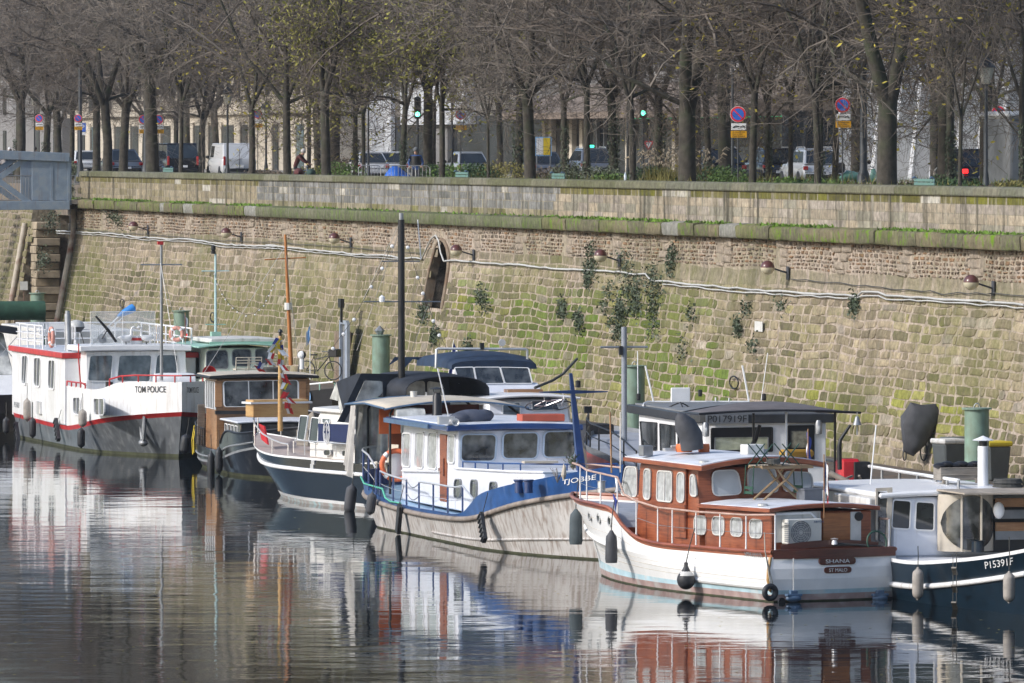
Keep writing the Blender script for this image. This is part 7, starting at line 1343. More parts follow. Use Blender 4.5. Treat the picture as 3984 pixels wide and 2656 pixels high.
# trees
M['bark'] = mat('bark', (.055, .048, .038), .95, var=.45, vscale=4, bump=.8, bscale=14, dirt_gleam=((.05, .065, .03), 1.2), streak=.4, scol=(.03, .026, .02), sstr=(9, 9, .8))
M['twig'] = mat('twigs', (.17, .145, .12), .9, var=.4, vscale=.6); M['twig2'] = mat('brown_twigs', (.125, .10, .08), .9, var=.4, vscale=.6)
M['yleaf'] = mat('yellow_leaves', (.30, .25, .03), .8, var=.5, vscale=1.2); M['yleaf'].node_tree.nodes['Principled BSDF'].inputs['Subsurface Weight'].default_value = 0
M['gleaf'] = mat('green_yellow_leaves', (.22, .21, .04), .8, var=.5, vscale=1.2); M['ivy'] = mat('ivy_leaves', (.06, .082, .045), .6, var=.5, vscale=6)
def tree_proto(seed, *a_, a0=None, **k_):
 return tree_proto_(seed, *a_, a0=a0, **k_)
def tree_proto_(seed, fork=4.2, r0=.26, nl=4, lean=.04, spread=.75, leaf=None, tw='twig', top=13.5, nleaf=2200, dens=1.2, droop=.0, a0=None):
 rnd = random.Random(seed); tk = MB(); cr = MB(); lf = MB(); tips = []
 def branch(p, d, L_, r, lev, mb):
  n = 5 if lev < 3 else (3 if lev == 3 else 2); pts = [p]; rs = [r]; q = p.copy(); dd = d.copy()
  for i in range(n):
   dd = (dd + V(rnd.gauss(0, 1), rnd.gauss(0, 1), rnd.gauss(0, 1) + (.45 if lev < 2 else -droop)) * (.16 if lev < 3 else .24)).normalized(); q = q + dd * (L_ / n); pts.append(q.copy()); rs.append(max(.006, r * (1 - .62 * (i + 1) / n)))
  mb.tube(pts, rs, 7 if lev < 2 else (4 if lev == 2 else 3), cap=False)
  if lev >= 5 or r < .008: tips.append(q); return
  kids = [0, int(4 * dens) + 1, int(5 * dens), int(5 * dens), int(5 * dens), 0][lev]
  for j in range(kids):
   t = .25 + .75 * (j + rnd.random()) / kids; i = min(n - 1, int(t * n)); b = pts[i].lerp(pts[i + 1], t * n - i)
   nd = (dd * .55 + V(rnd.gauss(0, 1), rnd.gauss(0, 1), rnd.gauss(0, .7)).normalized() * .85).normalized()
   branch(b, nd, L_ * rnd.uniform(.42, .68), max(.008, rs[i] * .55), lev + 1, cr)
 f = V(lean * fork * rnd.uniform(-1, 1), lean * fork * rnd.uniform(-1, 1), fork); mid = f * .5 + V(rnd.uniform(-.1, .1), 0, 0)
 tk.tube([V(0, 0, -.4), V(0, 0, .15), mid * .4, mid, f], [r0 * 1.5, r0 * 1.15, r0, r0 * .93, r0 * .9], 12, cap=False)
 a0 = rnd.uniform(0, 6.28) if a0 is None else a0
 for j in range(nl):
  a = a0 + j * 2 * PI / nl + rnd.uniform(-.4, .4) * (nl > 2); sp = spread * rnd.uniform(.5, 1.25); d = V(cos(a) * sp, sin(a) * sp, 1).normalized()
  branch(f - V(0, 0, rnd.uniform(0, .6)), d, rnd.uniform(.75, 1.05) * (top - fork), r0 * (rnd.uniform(.5, .7) if nl > 2 else .8), 1, tk)
 for j in range(1): a = rnd.uniform(0, 6.28); branch(f - V(0, 0, rnd.uniform(.0, .4)), V(cos(a), sin(a), .15).normalized(), rnd.uniform(3.5, 5.5), r0 * .32, 2, tk)
 root = bpy.data.objects.new('bare_tree', None); COL.objects.link(root); root.location = (0, 0, -500)
 tk.build('trunk', M['bark'], root, smooth=60); cr.build('crown', M[tw], root)
 if leaf:
  for _ in range(nleaf): p = rnd.choice(tips); leaves(lf, p, (.35, .35, .35), 1, .095, rnd)
  lf.build('foliage', M[leaf], root)
 return root
PR = [tree_proto(1, 4.7, .27, 4), tree_proto(2, 4.3, .25, 3, spread=.9, tw='twig2'), tree_proto(3, 5.0, .24, 5, spread=.75), tree_proto(4, 4.3, .2, 4, spread=.6, leaf='gleaf', tw='twig2', top=9.5, nleaf=4600), tree_proto(5, 4.4, .22, 4, leaf='yleaf', tw='twig2', nleaf=1500), tree_proto(6, 3.4, .33, 2, lean=.02, spread=.42, top=15, a0=0.1)]
used = set()
TR = [
(t1, 165, 33, 12, 2, 2.2, 'ivy clad trunk above the end of the steel footbridge'), (t1, 405, 28, 10, 0, 2.5, 'slim ivy clad tree just right of the leftmost lantern'), (t1, 500, 24, 20, 1, 0, 'slender tree in front of the tall white van'), (t1, 625, 20, 14, 2, 0, 'thin forked tree in front of the white hatchback'),
(t1, 940, 38, 3.2, 1, 0, 'dark tree with low sweeping limbs left of the grey crossover centre'), (t1, 1075, 36, 6, 0, 0, 'grey trunk hiding the middle of the grey crossover'), (t1, 1335, 52, 3.0, 0, 0, 'broad straight trunk left of the black van'), (t1, 1575, 17, 3.4, 2, 0, 'pale slim trunk in front of the black van'), (t1, 1530, 22, 24, 2, 0, 'tree behind the roof of the black van'), (t1, 1750, 26, 22, 1, 0, 'forked tree between the black van and the white van'), (t1, 2195, 26, 5, 4, 0, 'trunk at the right side of the white van'),
(t2, 235, 33, 3, 0, 0, 'dark tall trunk beside the cyclist in maroon'), (t2, 395, 17, 16, 4, 0, 'thin trunk right of the cyclist in maroon'), (t2, 468, 26, 12, 3, 0, 'yellow green tree behind the stout dark trunk'), (t2, 530, 38, 3.2, 3, .0, 'stout dark trunk under yellow green leaves left of the barriers'), (t2, 755, 22, 12, 3, 2.6, 'ivy trunk by the white estate car'), (t2, 818, 13, 8, 3, 0, 'thin straight trunk right of the white estate car'), (t2, 1115, 24, 5, 1, 2.6, 'ivy flecked trunk left of the man in blue'), (t2, 1345, 22, 14, 4, 0, 'leafy tree right of the green traffic light'), (t2, 1412, 24, 4, 3, 0, 'gently bent trunk left of the silver car'), (t2, 1765, 9, 2.6, 2, 0, 'young sapling with pale thin stem right of the silver car'), (t2, 1855, 25, 16, 0, 0, 'dark trunk in front of the glazed corner of the pavilion'),
(t3, 30, 32, 10, 2, 3.2, 'brown ivy covered trunk left of the poster panel'), (t3, 125, 46, 3.4, 0, 0, 'thick trunk with a bag tied round it beside the poster panel'), (t3, 388, 25, 8, 1, 3.2, 'ivy trunk between the poster panel and the taxi'), (t3, 556, 26, 3.6, 2, 1.6, 'trunk with ivied foot in front of the taxi'), (t3, 760, 36, 7, 0, 4.2, 'trunk wholly wrapped in ivy right of the taxi'), (t3, 905, 27, 3.5, 1, 1.2, 'slender trunk left of the pampas grass'), (t3, 1112, 36, 11, 4, 3.8, 'leaning ivy wrapped trunk above the pampas grass'), (t3, 1320, 72, 3.0, 5, 0, 'thickest knotty trunk beside the pampas grass'), (t3, 1398, 34, 18, 2, 0, 'trunk just behind the thickest knotty trunk'), (t3, 1475, 28, 9, 1, 1.8, 'curving trunk with ivy left of the black van shape'), (t3, 1815, 30, 3.2, 0, 0, 'trunk beside the large no parking sign'), (t3, 1942, 22, 14, 4, 3, 'thin ivied trunk left of the grey parked car'),
(t4, 180, 18, 15, 4, 0, 'thin trunk left of the person in red'), (t4, 385, 29, 3.2, 1, 0, 'curved trunk in front of the grey parked car'), (t4, 412, 22, 6, 4, 2.0, 'ivied trunk touching the rear of the grey parked car'), (t4, 515, 26, 18, 4, 0, 'trunk behind the yellow works sign'), (t4, 910, 82, 3.0, 5, 0, 'great forked tree at right with a V of two heavy trunks'), (t4, 1332, 22, 22, 2, 0, 'trunk in front of the white column building'), (t4, 1400, 32, 6, 2, 2.8, 'trunk thick with ivy left of the black car'), (t4, 1468, 10, 3, 0, 0, 'pale young sapling left of the black car'), (t4, 1650, 28, 20, 0, 0, 'dark trunk behind the rightmost lantern'), (t4, 1750, 16, 16, 1, 0, 'slim dark trunk behind the rightmost no parking sign'), (t4, 1950, 18, 5, 4, 3, 'ivied trunk at the right edge of the promenade')]
for i, (cf_, x, wd, D_, pi, iv, lab) in enumerate(TR):
 k = cf_(x, 0); p = WX(k[0], -D_, GH); s_ = FPX / p.y; r = wd / s_ / 2; base_r = [.27, .25, .24, .2, .22, .33][pi]
 sc = max(.45, r / base_r) if wd > 12 else .5; sz = min(1.25, max(.85, sc)) if wd > 12 else .62
 t_ = copy_thing(PR[pi], p, rg.uniform(0, 6.28) if pi != 5 else (0 if x == 910 else .9), lab, (sc if wd > 12 else .25, sc if wd > 12 else .25, sz), 'trees along the promenade')
 if wd > 12:
  for ch in t_.children:
   if ch.name.split('.')[0] != 'trunk': ch.scale = (1 / sc, 1 / sc, 1)
 t_['category'] = 'tree'
 if iv:
  m = MB(); rn = random.Random(i)
  for _ in range(int(260 * iv)): a = rn.uniform(0, 6.28); h_ = rn.uniform(0, iv); rr_ = base_r * (1 + .35 * rn.random()); leaves(m, (rr_ * cos(a), rr_ * sin(a), h_), (.03, .03, .03), 1, .07, rn)
  m.build('ivy', M['ivy'], t_)
rn = random.Random(77)
for i in range(34):                            # further rows of the same planting
 D_ = rn.choice((8, 13, 35.5, 35.5)); u = -330 + i * 13 + rn.uniform(-2, 2)
 if D_ > 30 and -260 < u < 120 and rn.random() < .35: continue
 t_ = copy_thing(PR[rn.choice((0, 1, 2, 2, 4))], WP(u, -D_, GH), rn.uniform(0, 6.28), 'bare tree in the rows behind the front trunks', rn.uniform(.85, 1.1), 'further trees of the promenade rows'); t_['category'] = 'tree'
for p in PR:
 for c in list(p.children): bpy.data.objects.remove(c)
 bpy.data.objects.remove(p)
# planting bed
def blades(m, c, n, h, sp, rnd, wd=.02):
 for _ in range(n):
  a = rnd.uniform(0, 6.28); b = V(c[0] + rnd.gauss(0, sp), c[1] + rnd.gauss(0, sp), c[2]); q = V(cos(a), sin(a), 0) * rnd.uniform(.1, .5) * h; hh_ = h * rnd.uniform(.6, 1.1); w = V(-sin(a), cos(a), 0) * wd
  m.quad(b - w, b + w, b + q * .4 + V(0, 0, hh_ * .6) + w * .8, b + q * .4 + V(0, 0, hh_ * .6) - w * .8); m.quad(b + q * .4 + V(0, 0, hh_ * .6) - w * .8, b + q * .4 + V(0, 0, hh_ * .6) + w * .8, b + q + V(0, 0, hh_ * .95))
GR = [mat('g%s' % n_, c, .8, var=.4, vscale=.8) for n_, c in (('rass_green', (.085, .15, .03)), ('rey_leaf', (.11, .13, .08)), ('olden_leaf', (.20, .18, .05)), ('loomy_brown', (.13, .10, .07)), ('rass_dark', (.035, .075, .025)))]
m = MB(); m2 = MB(); m3 = MB()
for i in range(3200):
 u = rn.uniform(-20, 140); D_ = rn.uniform(1.6, 13);
 if u < 18 and rn.random() < .85: continue
 p = WP(u, -D_, GH); g_ = fbm(u * .1, D_ * .2, 4); (m if g_ > .5 else m2).col = None; blades(m if g_ > .45 else m2, p, 7, rn.uniform(.4, .8) * (1.25 if u > 55 else 1), .3, rn, .022)
tag(m.build('long_grass', GR[0]), 'long green grass growing behind the parapet', 'grass', kind='stuff'); tag(m2.build('dry_grass', GR[2]), 'yellowish dry grass growing behind the parapet', 'grass', kind='stuff')
BU = [(t1, 640, 8, 1.5, .9, 1, 'grey green bush by the white hatchback'), (t1, 560, 9, 1.6, .7, 0, 'low green bush above the end of the footbridge'), (t2, 60, 6, 1.1, 1.6, 3, 'brown dry shrub left of the cyclist'), (t2, 400, 5, 1.2, 1.4, 2, 'yellow green shrub right of the bundle on the wall'), (t2, 640, 5, 1.4, 1.5, 0, 'bright green grassy shrub left of the barriers'), (t2, 600, 9, 1.7, 1.0, 3, 'brown seed head shrub behind the stout trunk'), (t2, 1340, 6, 1.4, 1.0, 4, 'dark green shrub right of the man in blue'), (t2, 1560, 6, 1.3, 1.6, 0, 'green shrub under the silver car'), (t2, 1700, 5, 1.4, 1.2, 4, 'shrub at the foot of the sapling'), (t2, 1860, 6, 1.5, 1.4, 2, 'gold green shrub right of the sapling'), (t3, 240, 6, 1.3, 1.5, 3, 'brownish shrub under the poster panel'), (t3, 420, 6, 1.5, 1.2, 1, 'pale leaved shrub left of the taxi'), (t3, 640, 4, 1.3, 1.0, 1, 'whitish variegated shrub by the ivy trunk'), (t3, 760, 4, 1.0, 1.1, 0, 'bright green tuft beside the plastic bottle'), (t3, 1000, 5, 1.3, 1.0, 4, 'green shrub left of the pampas grass'), (t3, 1500, 5, 1.4, 1.4, 4, 'dark green shrub right of the thickest trunk'), (t3, 1640, 5, 1.3, 1.0, 0, 'green shrub below the no parking sign'), (t4, 60, 4, 1.2, 1.2, 0, 'grassy green shrub in front of the dark parked car'), (t4, 250, 4, 1.1, 1.4, 4, 'green shrub in front of the grey parked car'), (t4, 520, 5, 1.1, 1.1, 0, 'green tuft left of the mint scooter'), (t4, 720, 4, 1.0, 1.2, 3, 'brown shrub left of the great forked tree'), (t4, 1080, 5, 1.1, 1.3, 3, 'brown twiggy shrub right of the great forked tree'), (t4, 1200, 5, 1.3, 1.1, 4, 'dark shrub left of the white car'), (t4, 1540, 4, 1.2, 1.3, 4, 'dark shrub below the black car'), (t4, 1760, 4, 1.0, 1.3, 3, 'brown green shrub under the rightmost lantern'), (t4, 1930, 4, 1.2, 1.0, 2, 'yellowish shrub at the right edge')]
for i, (cf_, x, D_, h, wd, mi, lab) in enumerate(BU):
 p = WX(cf_(x, 0)[0], -D_, GH); hf = .68 if cf_ is t4 or cf_ is t1 else .85; e = empty('shrub', p, 0, lab, 'shrub', 'shrubs of the planting bed'); m = MB(); r_ = random.Random(i + 40)
 for q in range(5): leaves(m, (r_.uniform(-.5, .5) * wd, r_.uniform(-1, 1) * wd, h * hf * r_.uniform(.4, .75)), (wd * .5, wd * .8, h * hf * .38), 330, .055, r_)
 m.build('foliage', GR[mi], e); m = MB(); [m.tube([(0, 0, 0), (r_.uniform(-.5, .5) * wd, r_.uniform(-.5, .5) * wd, h * hf * r_.uniform(.6, 1.05))], .012, 4) for _ in range(9)]; m.build('stems', M['twig2'], e)
for x, D_ in ((1070, 5), (1150, 6), (1220, 5.5), (1420, 6.5)):
 p = WX(t3(x, 0)[0], -D_, GH); e = empty('pampas_grass', p, 0, {1070: 'leftmost clump of plumed pampas grass', 1150: 'tall clump of pampas grass behind the leftmost one', 1220: 'pampas clump touching the thickest trunk', 1420: 'pampas clump right of the thickest trunk'}[x], 'ornamental grass', 'pampas grass clumps'); m = MB(); r_ = random.Random(x); blades(m, (0, 0, 0), 260, 1.25, .35, r_, .014); m.build('blades', M['lwood3'] if 'lwood3' in M else GR[2], e)
 m = MB()
 for _ in range(34): a = r_.uniform(0, 6.28); d = V(cos(a) * r_.uniform(.2, .9), sin(a) * r_.uniform(.2, .9), r_.uniform(1.1, 1.75)); dr_ = V(d.x, d.y, 0) * .25; m.tube([d, d + dr_ * .5 + V(0, 0, .1), d + dr_ * 1.3 + V(0, 0, .02)], [.012, .04, .01], 5)
 m.build('plumes', mat('pampas_plume', (.34, .28, .20), .9, var=.2), e)
# ledge moss tufts and wall ivy
m = MB()
for _ in range(5200):
 u = rn.uniform(U0, 140)
 if 27 < u < 76 and rn.random() < .85: continue
 if fbm(u * .15, 0, 9) < .38: continue
 o = rn.uniform(-.28, .3); p = WP(u, o, 8.47 + rn.uniform(0, .03)); a = rn.uniform(0, 6.28); w = V(cos(a), sin(a), 0) * .05; m.quad(p - w, p + w, p + w * .5 + V(0, 0, rn.uniform(.04, .13)) + WN * rn.uniform(-.04, .08))
tag(m.build('ledge_grass', mat('ledge_grass', (.13, .24, .03), .8, var=.4, vscale=.5)), 'short bright grass growing along the wall ledge', 'grass', kind='stuff')
IV = [(w3, 400, 620, 430, 880, 60, 'long ivy trail by the dark globe lamp'), (w3, 690, 690, 700, 1080, 80, 'ivy trail right of the dark globe lamp'), (w3, 780, 880, 780, 1180, 45, 'ivy strip hanging below the cable end'), (w3, 900, 810, 905, 1080, 75, 'thick ivy tuft where the cable ends'), (w3, 1080, 650, 1050, 860, 50, 'ivy streak in the rubble band right of the cable gap'), (w3, 640, 1080, 660, 1220, 45, 'ivy patch low on the mossy blocks'), (w3, 300, 1180, 320, 1310, 45, 'dark ivy clump left of the grey mast'), (w3, 1600, 1260, 1610, 1340, 40, 'small ivy clump right of a pale plaque'), (w3, 180, 1080, 175, 1220, 40, 'ivy clump on bright green moss'), (w3, 380, 820, 385, 960, 40, 'small ivy patch under the cable near the dark lamp'), (w2, 1690, 930, 1740, 1090, 65, 'ivy patch right of the arched niche'), (w2, 1270, 1040, 1260, 1170, 50, 'ivy under the left foot of the arched niche'), (w2, 1600, 1350, 1610, 1430, 50, 'ivy clump above the blue soft top'), (w2, 1350, 1240, 1340, 1330, 45, 'ivy clump below the niche'), (w1, 860, 530, 960, 620, 70, 'ivy hanging from the ledge at left'), (w1, 540, 320, 560, 420, 60, 'ivy on the parapet beside the footbridge'), (w4, 710, 1060, 700, 1160, 45, 'ivy tuft hanging from the cable at right'), (w1, 420, 560, 400, 680, 90, 'bare bushy creeper on the abutment corner'), (w1, 330, 850, 350, 1000, 90, 'leafy creeper in the dark recess')]
for _ in range(20): x_, y_ = rn.choice(((rn.uniform(0, 2000), rn.uniform(1060, 1500)), (rn.uniform(500, 1000), rn.uniform(900, 1300)))); IV.append((w3, x_, y_, x_ + rn.uniform(-20, 20), y_ + rn.uniform(50, 150), 60, 'small loose ivy tuft growing from the joints of the mossy blocks'))
for i, (cf_, xa, ya, xb, yb, sp, lab) in enumerate(IV):
 m = MB(); r_ = random.Random(i); k0, k1 = cf_(xa, ya), cf_(xb, yb); O_ = None
 for q in range(330 if i < 19 else 90):
  t = r_.random(); kx = k0[0] + (k1[0] - k0[0]) * t + r_.gauss(0, sp * .2); ky = k0[1] + (k1[1] - k0[1]) * t + r_.gauss(0, 16); off = .12
  for _ in range(2): u, h = wface(kx, ky, off); off = batter(h) + .12
  p = WP(u, off + r_.uniform(-.05, .04), h); O_ = O_ or p; s_ = .048; a = V(r_.uniform(-1, 1), r_.uniform(-1, 1), r_.uniform(-1, 1)) * s_; b = V(r_.uniform(-1, 1), r_.uniform(-1, 1), r_.uniform(-1, 1)) * s_; p = p - O_; m.quad(p - a, p + b, p + a, p - b)
 tag(m.build('wall_ivy', M['ivy'], loc=O_), lab, 'ivy', 'ivy growing on the quay wall')
# buildings
def building(name, loc_u, off, label): return empty(name, WP(loc_u, off, GH), WYAW, label, 'building')
def bface(e, k, off):                          # pixel -> local (x, z) on the facade plane
 u, h = wface(k[0], k[1], off); l = e.matrix_basis.inverted() @ WP(u, off, h) if 0 else None
 return u - ((Vector(e.location) - WO).dot(WT)), h - GH
M['lime'] = mat('limestone', (.52, .46, .37), .85, var=.1, vscale=.4, streak=.3, scol=(.3, .26, .2)); M['bwhite'] = mat('white_concrete', (.62, .63, .64), .7, var=.08, streak=.3, scol=(.4, .38, .34)); M['shop'] = mat('dark_shop_glass', (.02, .025, .03), .08, var=.6, vscale=.5); M['tealg'] = mat('teal_glass', (.10, .15, .16), .1, var=.4, vscale=.6); M['taupe'] = mat('taupe_awning', (.20, .155, .12), .8, var=.12); M['roofg'] = mat('grey_block', (.24, .23, .22), .8, var=.2, vscale=.2)
OF = -40.0
b1 = building('stone_building', -190, OF, 'cream stone building with tall dark shop doors behind the parked vans')
def bb(e, x0, x1, z0, z1, y0, y1, mt, name, bv=0): m = MB(); m.box(((x0 + x1) / 2, (y0 + y1) / 2, (z0 + z1) / 2), (abs(x1 - x0), abs(y1 - y0), abs(z1 - z0))); return m.build(name, mt, e, bevel=bv)
uL, uR = wpix(t1(630, 0)[0], OF) + 190, wpix(t2(620, 0)[0], OF) + 190
bb(b1, uL, uR, 0, 19, 0, 12, M['lime'], 'facade'); bb(b1, uL - .2, uR + .2, 4.1, 4.4, -.35, .02, M['lime'], 'cornice', .03)
for i, (a, b) in enumerate(((t1(690, 0), t1(745, 0)), (t1(800, 0), t1(850, 0)), (t1(1010, 0), t1(1075, 0)), (t1(1150, 0), t1(1210, 0)), (t1(1415, 0), t1(1490, 0)), (t1(1700, 0), t1(1790, 0)), (t1(1830, 0), t1(1890, 0)), (t1(1945, 0), t1(2040, 0)), (t1(2110, 0), t1(2160, 0)), (t2(130, 0), t2(165, 0)), (t2(310, 0), t2(360, 0)), (t2(455, 0), t2(500, 0)))):
 x0, x1 = wpix(a[0], OF) + 190, wpix(b[0], OF) + 190; f = bb(b1, x0, x1, .1, 3.4, -.06, .02, M['shop'] if i not in (1, 10) else M['tealg'], 'shop_door'); bb(b1, x0 - .3, x0, .0, 3.6, -.16, .0, M['lime'], 'pier', .02)
nW = int((uR - uL) / 3.4)
for fl in range(4):
 for i in range(nW): x = uL + 1.7 + i * 3.4; f = bb(b1, x - .65, x + .65, 5.4 + fl * 3.4, 7.6 + fl * 3.4, -.05, .02, M['shop'], 'window');
e = building('stone_building', -400, OF, 'dim grey buildings closing the street at far left'); bb(e, -260, wpix(t1(640, 0)[0], OF) + 395, 0, 20, 0, 10, M['roofg'], 'facade'); [bb(e, x, x + 1.4, 1 + fl * 3.5, 3.2 + fl * 3.5, -.08, .0, M['shop'], 'window') for fl in range(3) for x in range(-60, 190, 8)]
b2 = building('pavilion', -60, OF + 3, 'glazed pavilion restaurant with taupe sloping roof and dark windows'); O2 = OF + 3
X2 = lambda k: wpix(k[0], O2) + 60
xa, xb = X2(t2(820, 0)), X2(t3(1985, 0)); bb(b2, xa, xb, 0, 3.7, .4, 14, M['shop'], 'glass_wall')
xr0 = X2(t3(150, 0)); m = MB(); m.loft([[V(xr0, -2.2, 3.4), V(xr0, -2.2, 3.75), V(xr0, 3, 5.4), V(xr0, 14, 5.4), V(xr0, 14, 3.4)], [V(xb, -2.2, 3.4), V(xb, -2.2, 3.75), V(xb, 3, 5.4), V(xb, 14, 5.4), V(xb, 14, 3.4)]]); m.build('awning_roof', M['taupe'], b2)
for k in (t3(212, 0), t3(260, 0), t3(355, 0), t3(415, 0), t3(495, 0), t3(845, 0), t3(1200, 0)): x = X2(k); bb(b2, x - .35, x + .35, 0, 3.5, .1, .38, M['lime'], 'pillar')
for k in (t3(600, 0), t3(655, 0), t3(960, 0), t3(1530, 0), t3(1590, 0)): x = X2(k); bb(b2, x - .1, x + .1, 0, 3.5, .2, .38, M['mgrey'], 'mullion')
xm = X2(t2(1480, 0)); bb(b2, X2(t2(1130, 0)), X2(t2(1620, 0)), 3.2, 8, -.3, .38, M['bwhite'], 'white_wall'); bb(b2, X2(t2(825, 0)), X2(t2(1010, 0)), 0, 6, .1, .36, M['bwhite'], 'white_pier')
bb(b2, X2(t2(1270, 0)), X2(t2(1440, 0)), 0, 3.1, .1, .3, M['roofg'], 'grey_shutter'); bb(b2, xr0 + 4, xb, 5.4, 16, 6, 14, M['roofg'], 'upper_block')
m = MB(); m.box(((xr0 + 20 + xb) / 2, .35, 3.42), (abs(xb - xr0 - 20), .06, .08)); m.build('neon_strip', glow('green_neon', (.02, .6, .25), .6), b2)
b3 = building('office_building', 20, OF, 'modern office building with slanting white columns and teal windows'); X3 = lambda k: wpix(k[0], OF) - 20
xa = X3(t4(430, 0)); xb = 70; bb(b3, xa, xb, 0, 20, .6, 14, M['bwhite'], 'wall'); x = xa; xs = [X3(t4(q, 0)) for q in (460, 620, 780, 920, 1068, 1215, 1375, 1555, 1720, 1885)]; stp = xs[-1] - xs[-2]; xs += [xs[-1] + stp * (j + 1) for j in range(8)]
for x in xs: m = MB(); m.loft([[V(x - .3, -.9, 0), V(x + .3, -.9, 0), V(x + .3, .6, 0), V(x - .3, .6, 0)], [V(x - .3, -.2, 6), V(x + .3, -.2, 6), V(x + .3, .6, 6), V(x - .3, .6, 6)], [V(x - .3, -.2, 20), V(x + .3, -.2, 20), V(x + .3, .6, 20), V(x - .3, .6, 20)]]); m.build('column', M['bwhite'], b3)
for a, b in zip(xs, xs[1:]):
 for z0, z1 in ((2.15, 4.3), (5.2, 7.2), (8.6, 10.6), (12, 14)):
  if z1 > 12 and a > xs[8]: continue
  w_ = bb(b3, a + .75, b - .75, z0, z1, .50, .58, M['tealg'], 'window');
  if z0 < 3: bb(b3, a + .5, b - .5, 2.0, 2.12, .2, .6, M['bwhite'], 'sill')
 bb(b3, a + .32, b - .32, 4.6, 4.9, .3, .6, M['bwhite'], 'spandrel')
e = building('city_block', -60, -75, 'tall grey block of flats rising behind the trees'); bb(e, -500, 200, 0, 30, 0, 20, M['roofg'], 'facade'); [bb(e, x, x + 1.4, z, z + 1.9, -.1, 0, M['shop'], 'window') for z in (7, 10.5, 14) for x in range(-240, 80, 10)]
# toilet cabin
p = WX(t4(1838, 0)[0], -12, GH); e = empty('toilet_cabin', p, WYAW, 'grey public toilet cabin at the right edge of the promenade', 'toilet'); m = MB(); m.box((-1.5, 1.1, 1.45), (3, 2.2, 2.9)); m.build('cabin_wall', M['mgrey'], e, bevel=.15, bseg=3); m = MB(); m.box((-1.5, 1.1, 2.95), (3.2, 2.4, .25)); m.build('roof', M['bwhite'], e, bevel=.1)
k = t4(1872, 1035); x0 = -2; text(e, 'Toilettes', V(.01, .25, 2.25), (0, 1, 0), (0, 0, 1), .2, M['fwhite'], width=1.3, name='lettering')
# street furniture
def pole(p, h, r, label, name='lamp_post', cat='lamp post', grp=None, lantern=True, arm=0):
 e = empty(name, p, 0, label, cat, grp); m = MB(); m.lathe([(0, 0), (r * 3, 0), (r * 3, .3), (r * 1.9, .45), (r * 1.6, .9), (r, 1.1), (r * .8, h), (0, h)], 12); m.build('post', M['blk2'] if 'blk2' in M else mat('cast_iron', (.035, .04, .045), .5), e, smooth=50)
 if lantern:
  m = MB(); m.lathe([(.10, h), (.14, h + .05), (.25, h + .5), (.0, h + .5)], 6); m.build('lamp_glass', mat('lantern_glass', (.55, .53, .45), .2) if 'lantern_glass' not in bpy.data.materials else bpy.data.materials['lantern_glass'], e)
  m = MB(); m.lathe([(.30, h + .5), (.2, h + .68), (.06, h + .8), (.03, h + .95), (0, h + .95)], 6); m.build('lantern_cap', bpy.data.materials['cast_iron'], e)
 if arm: m = MB(); m.tube([(0, 0, h), (-.1, 0, h + .35), (-.7, 0, h + .75), (-1.0, 0, h + .85)], .05, 6); m.build('arm', bpy.data.materials['cast_iron'], e); m = MB(); m.tube([(-.9, 0, h + .83), (-1.3, 0, h + .92), (-2.0, 0, h + 1.02), (-2.1, 0, h + 1.0)], [.06, .14, .12, .04], 8); m.build('lamp_head', bpy.data.materials['cast_iron'], e)
 return e
GL = 'lantern street lamps along the promenade'
for cf_, x, yt, D_, lab in ((t1, 305, 925, 14, 'lantern lamp post above the left end of the footbridge'), (t1, 1985, 910, 6, 'lantern lamp post in front of the white van'), (t2, 70, 900, 12, 'lantern lamp post left of the cyclist in maroon'), (t2, 1487, 785, 16, 'lantern lamp post left of the no parking sign at centre'), (t4, 1668, 640, 4, 'large clear lantern lamp post in front of the black car')):
 k = cf_(x, yt); p = WX(k[0], -D_, GH); s_ = FPX / p.y; pole(p, 1.87 + (YH - k[1]) / s_, .06, lab, grp=GL)
p = WX(t1(1272, 0)[0], -3.5, GH); pole(p, 7, .10, 'stout dark post just left of the broad trunk by the black van', lantern=False, name='post', cat='post')
p = WX(t1(702, 0)[0], -5, GH); pole(p, 9, .10, 'tall dark post carrying the blue parking sign', lantern=False, name='post', cat='post'); p = WX(t4(735, 0)[0], -6, GH); s_ = FPX / p.y; pole(p, 1.87 + (YH - 480 / 1.96) / s_, .13, 'tall dark street lamp with curved arm beside the great forked tree', lantern=False, arm=1)
for cf_, x, D_, lb in ((t3, 865, 10, 'thin dark post left of the slender trunk'), (t3, 1665, 6, 'thin dark post left of the large no parking sign'), (t2, 850, 12, 'thin dark post behind the thin straight trunk'), (t2, 1420, 8, 'thin dark post behind the bent trunk')): pole(WX(cf_(x, 0)[0], -D_, GH), 6, .05, lb, lantern=False, name='post', cat='post')
M['signr'] = mat('sign_red', (.75, .035, .05), .4, var=.05); M['signb'] = mat('sign_blue', (.04, .15, .62), .4, var=.05); M['amber'] = mat('works_yellow', (.72, .36, .01), .5, var=.05)
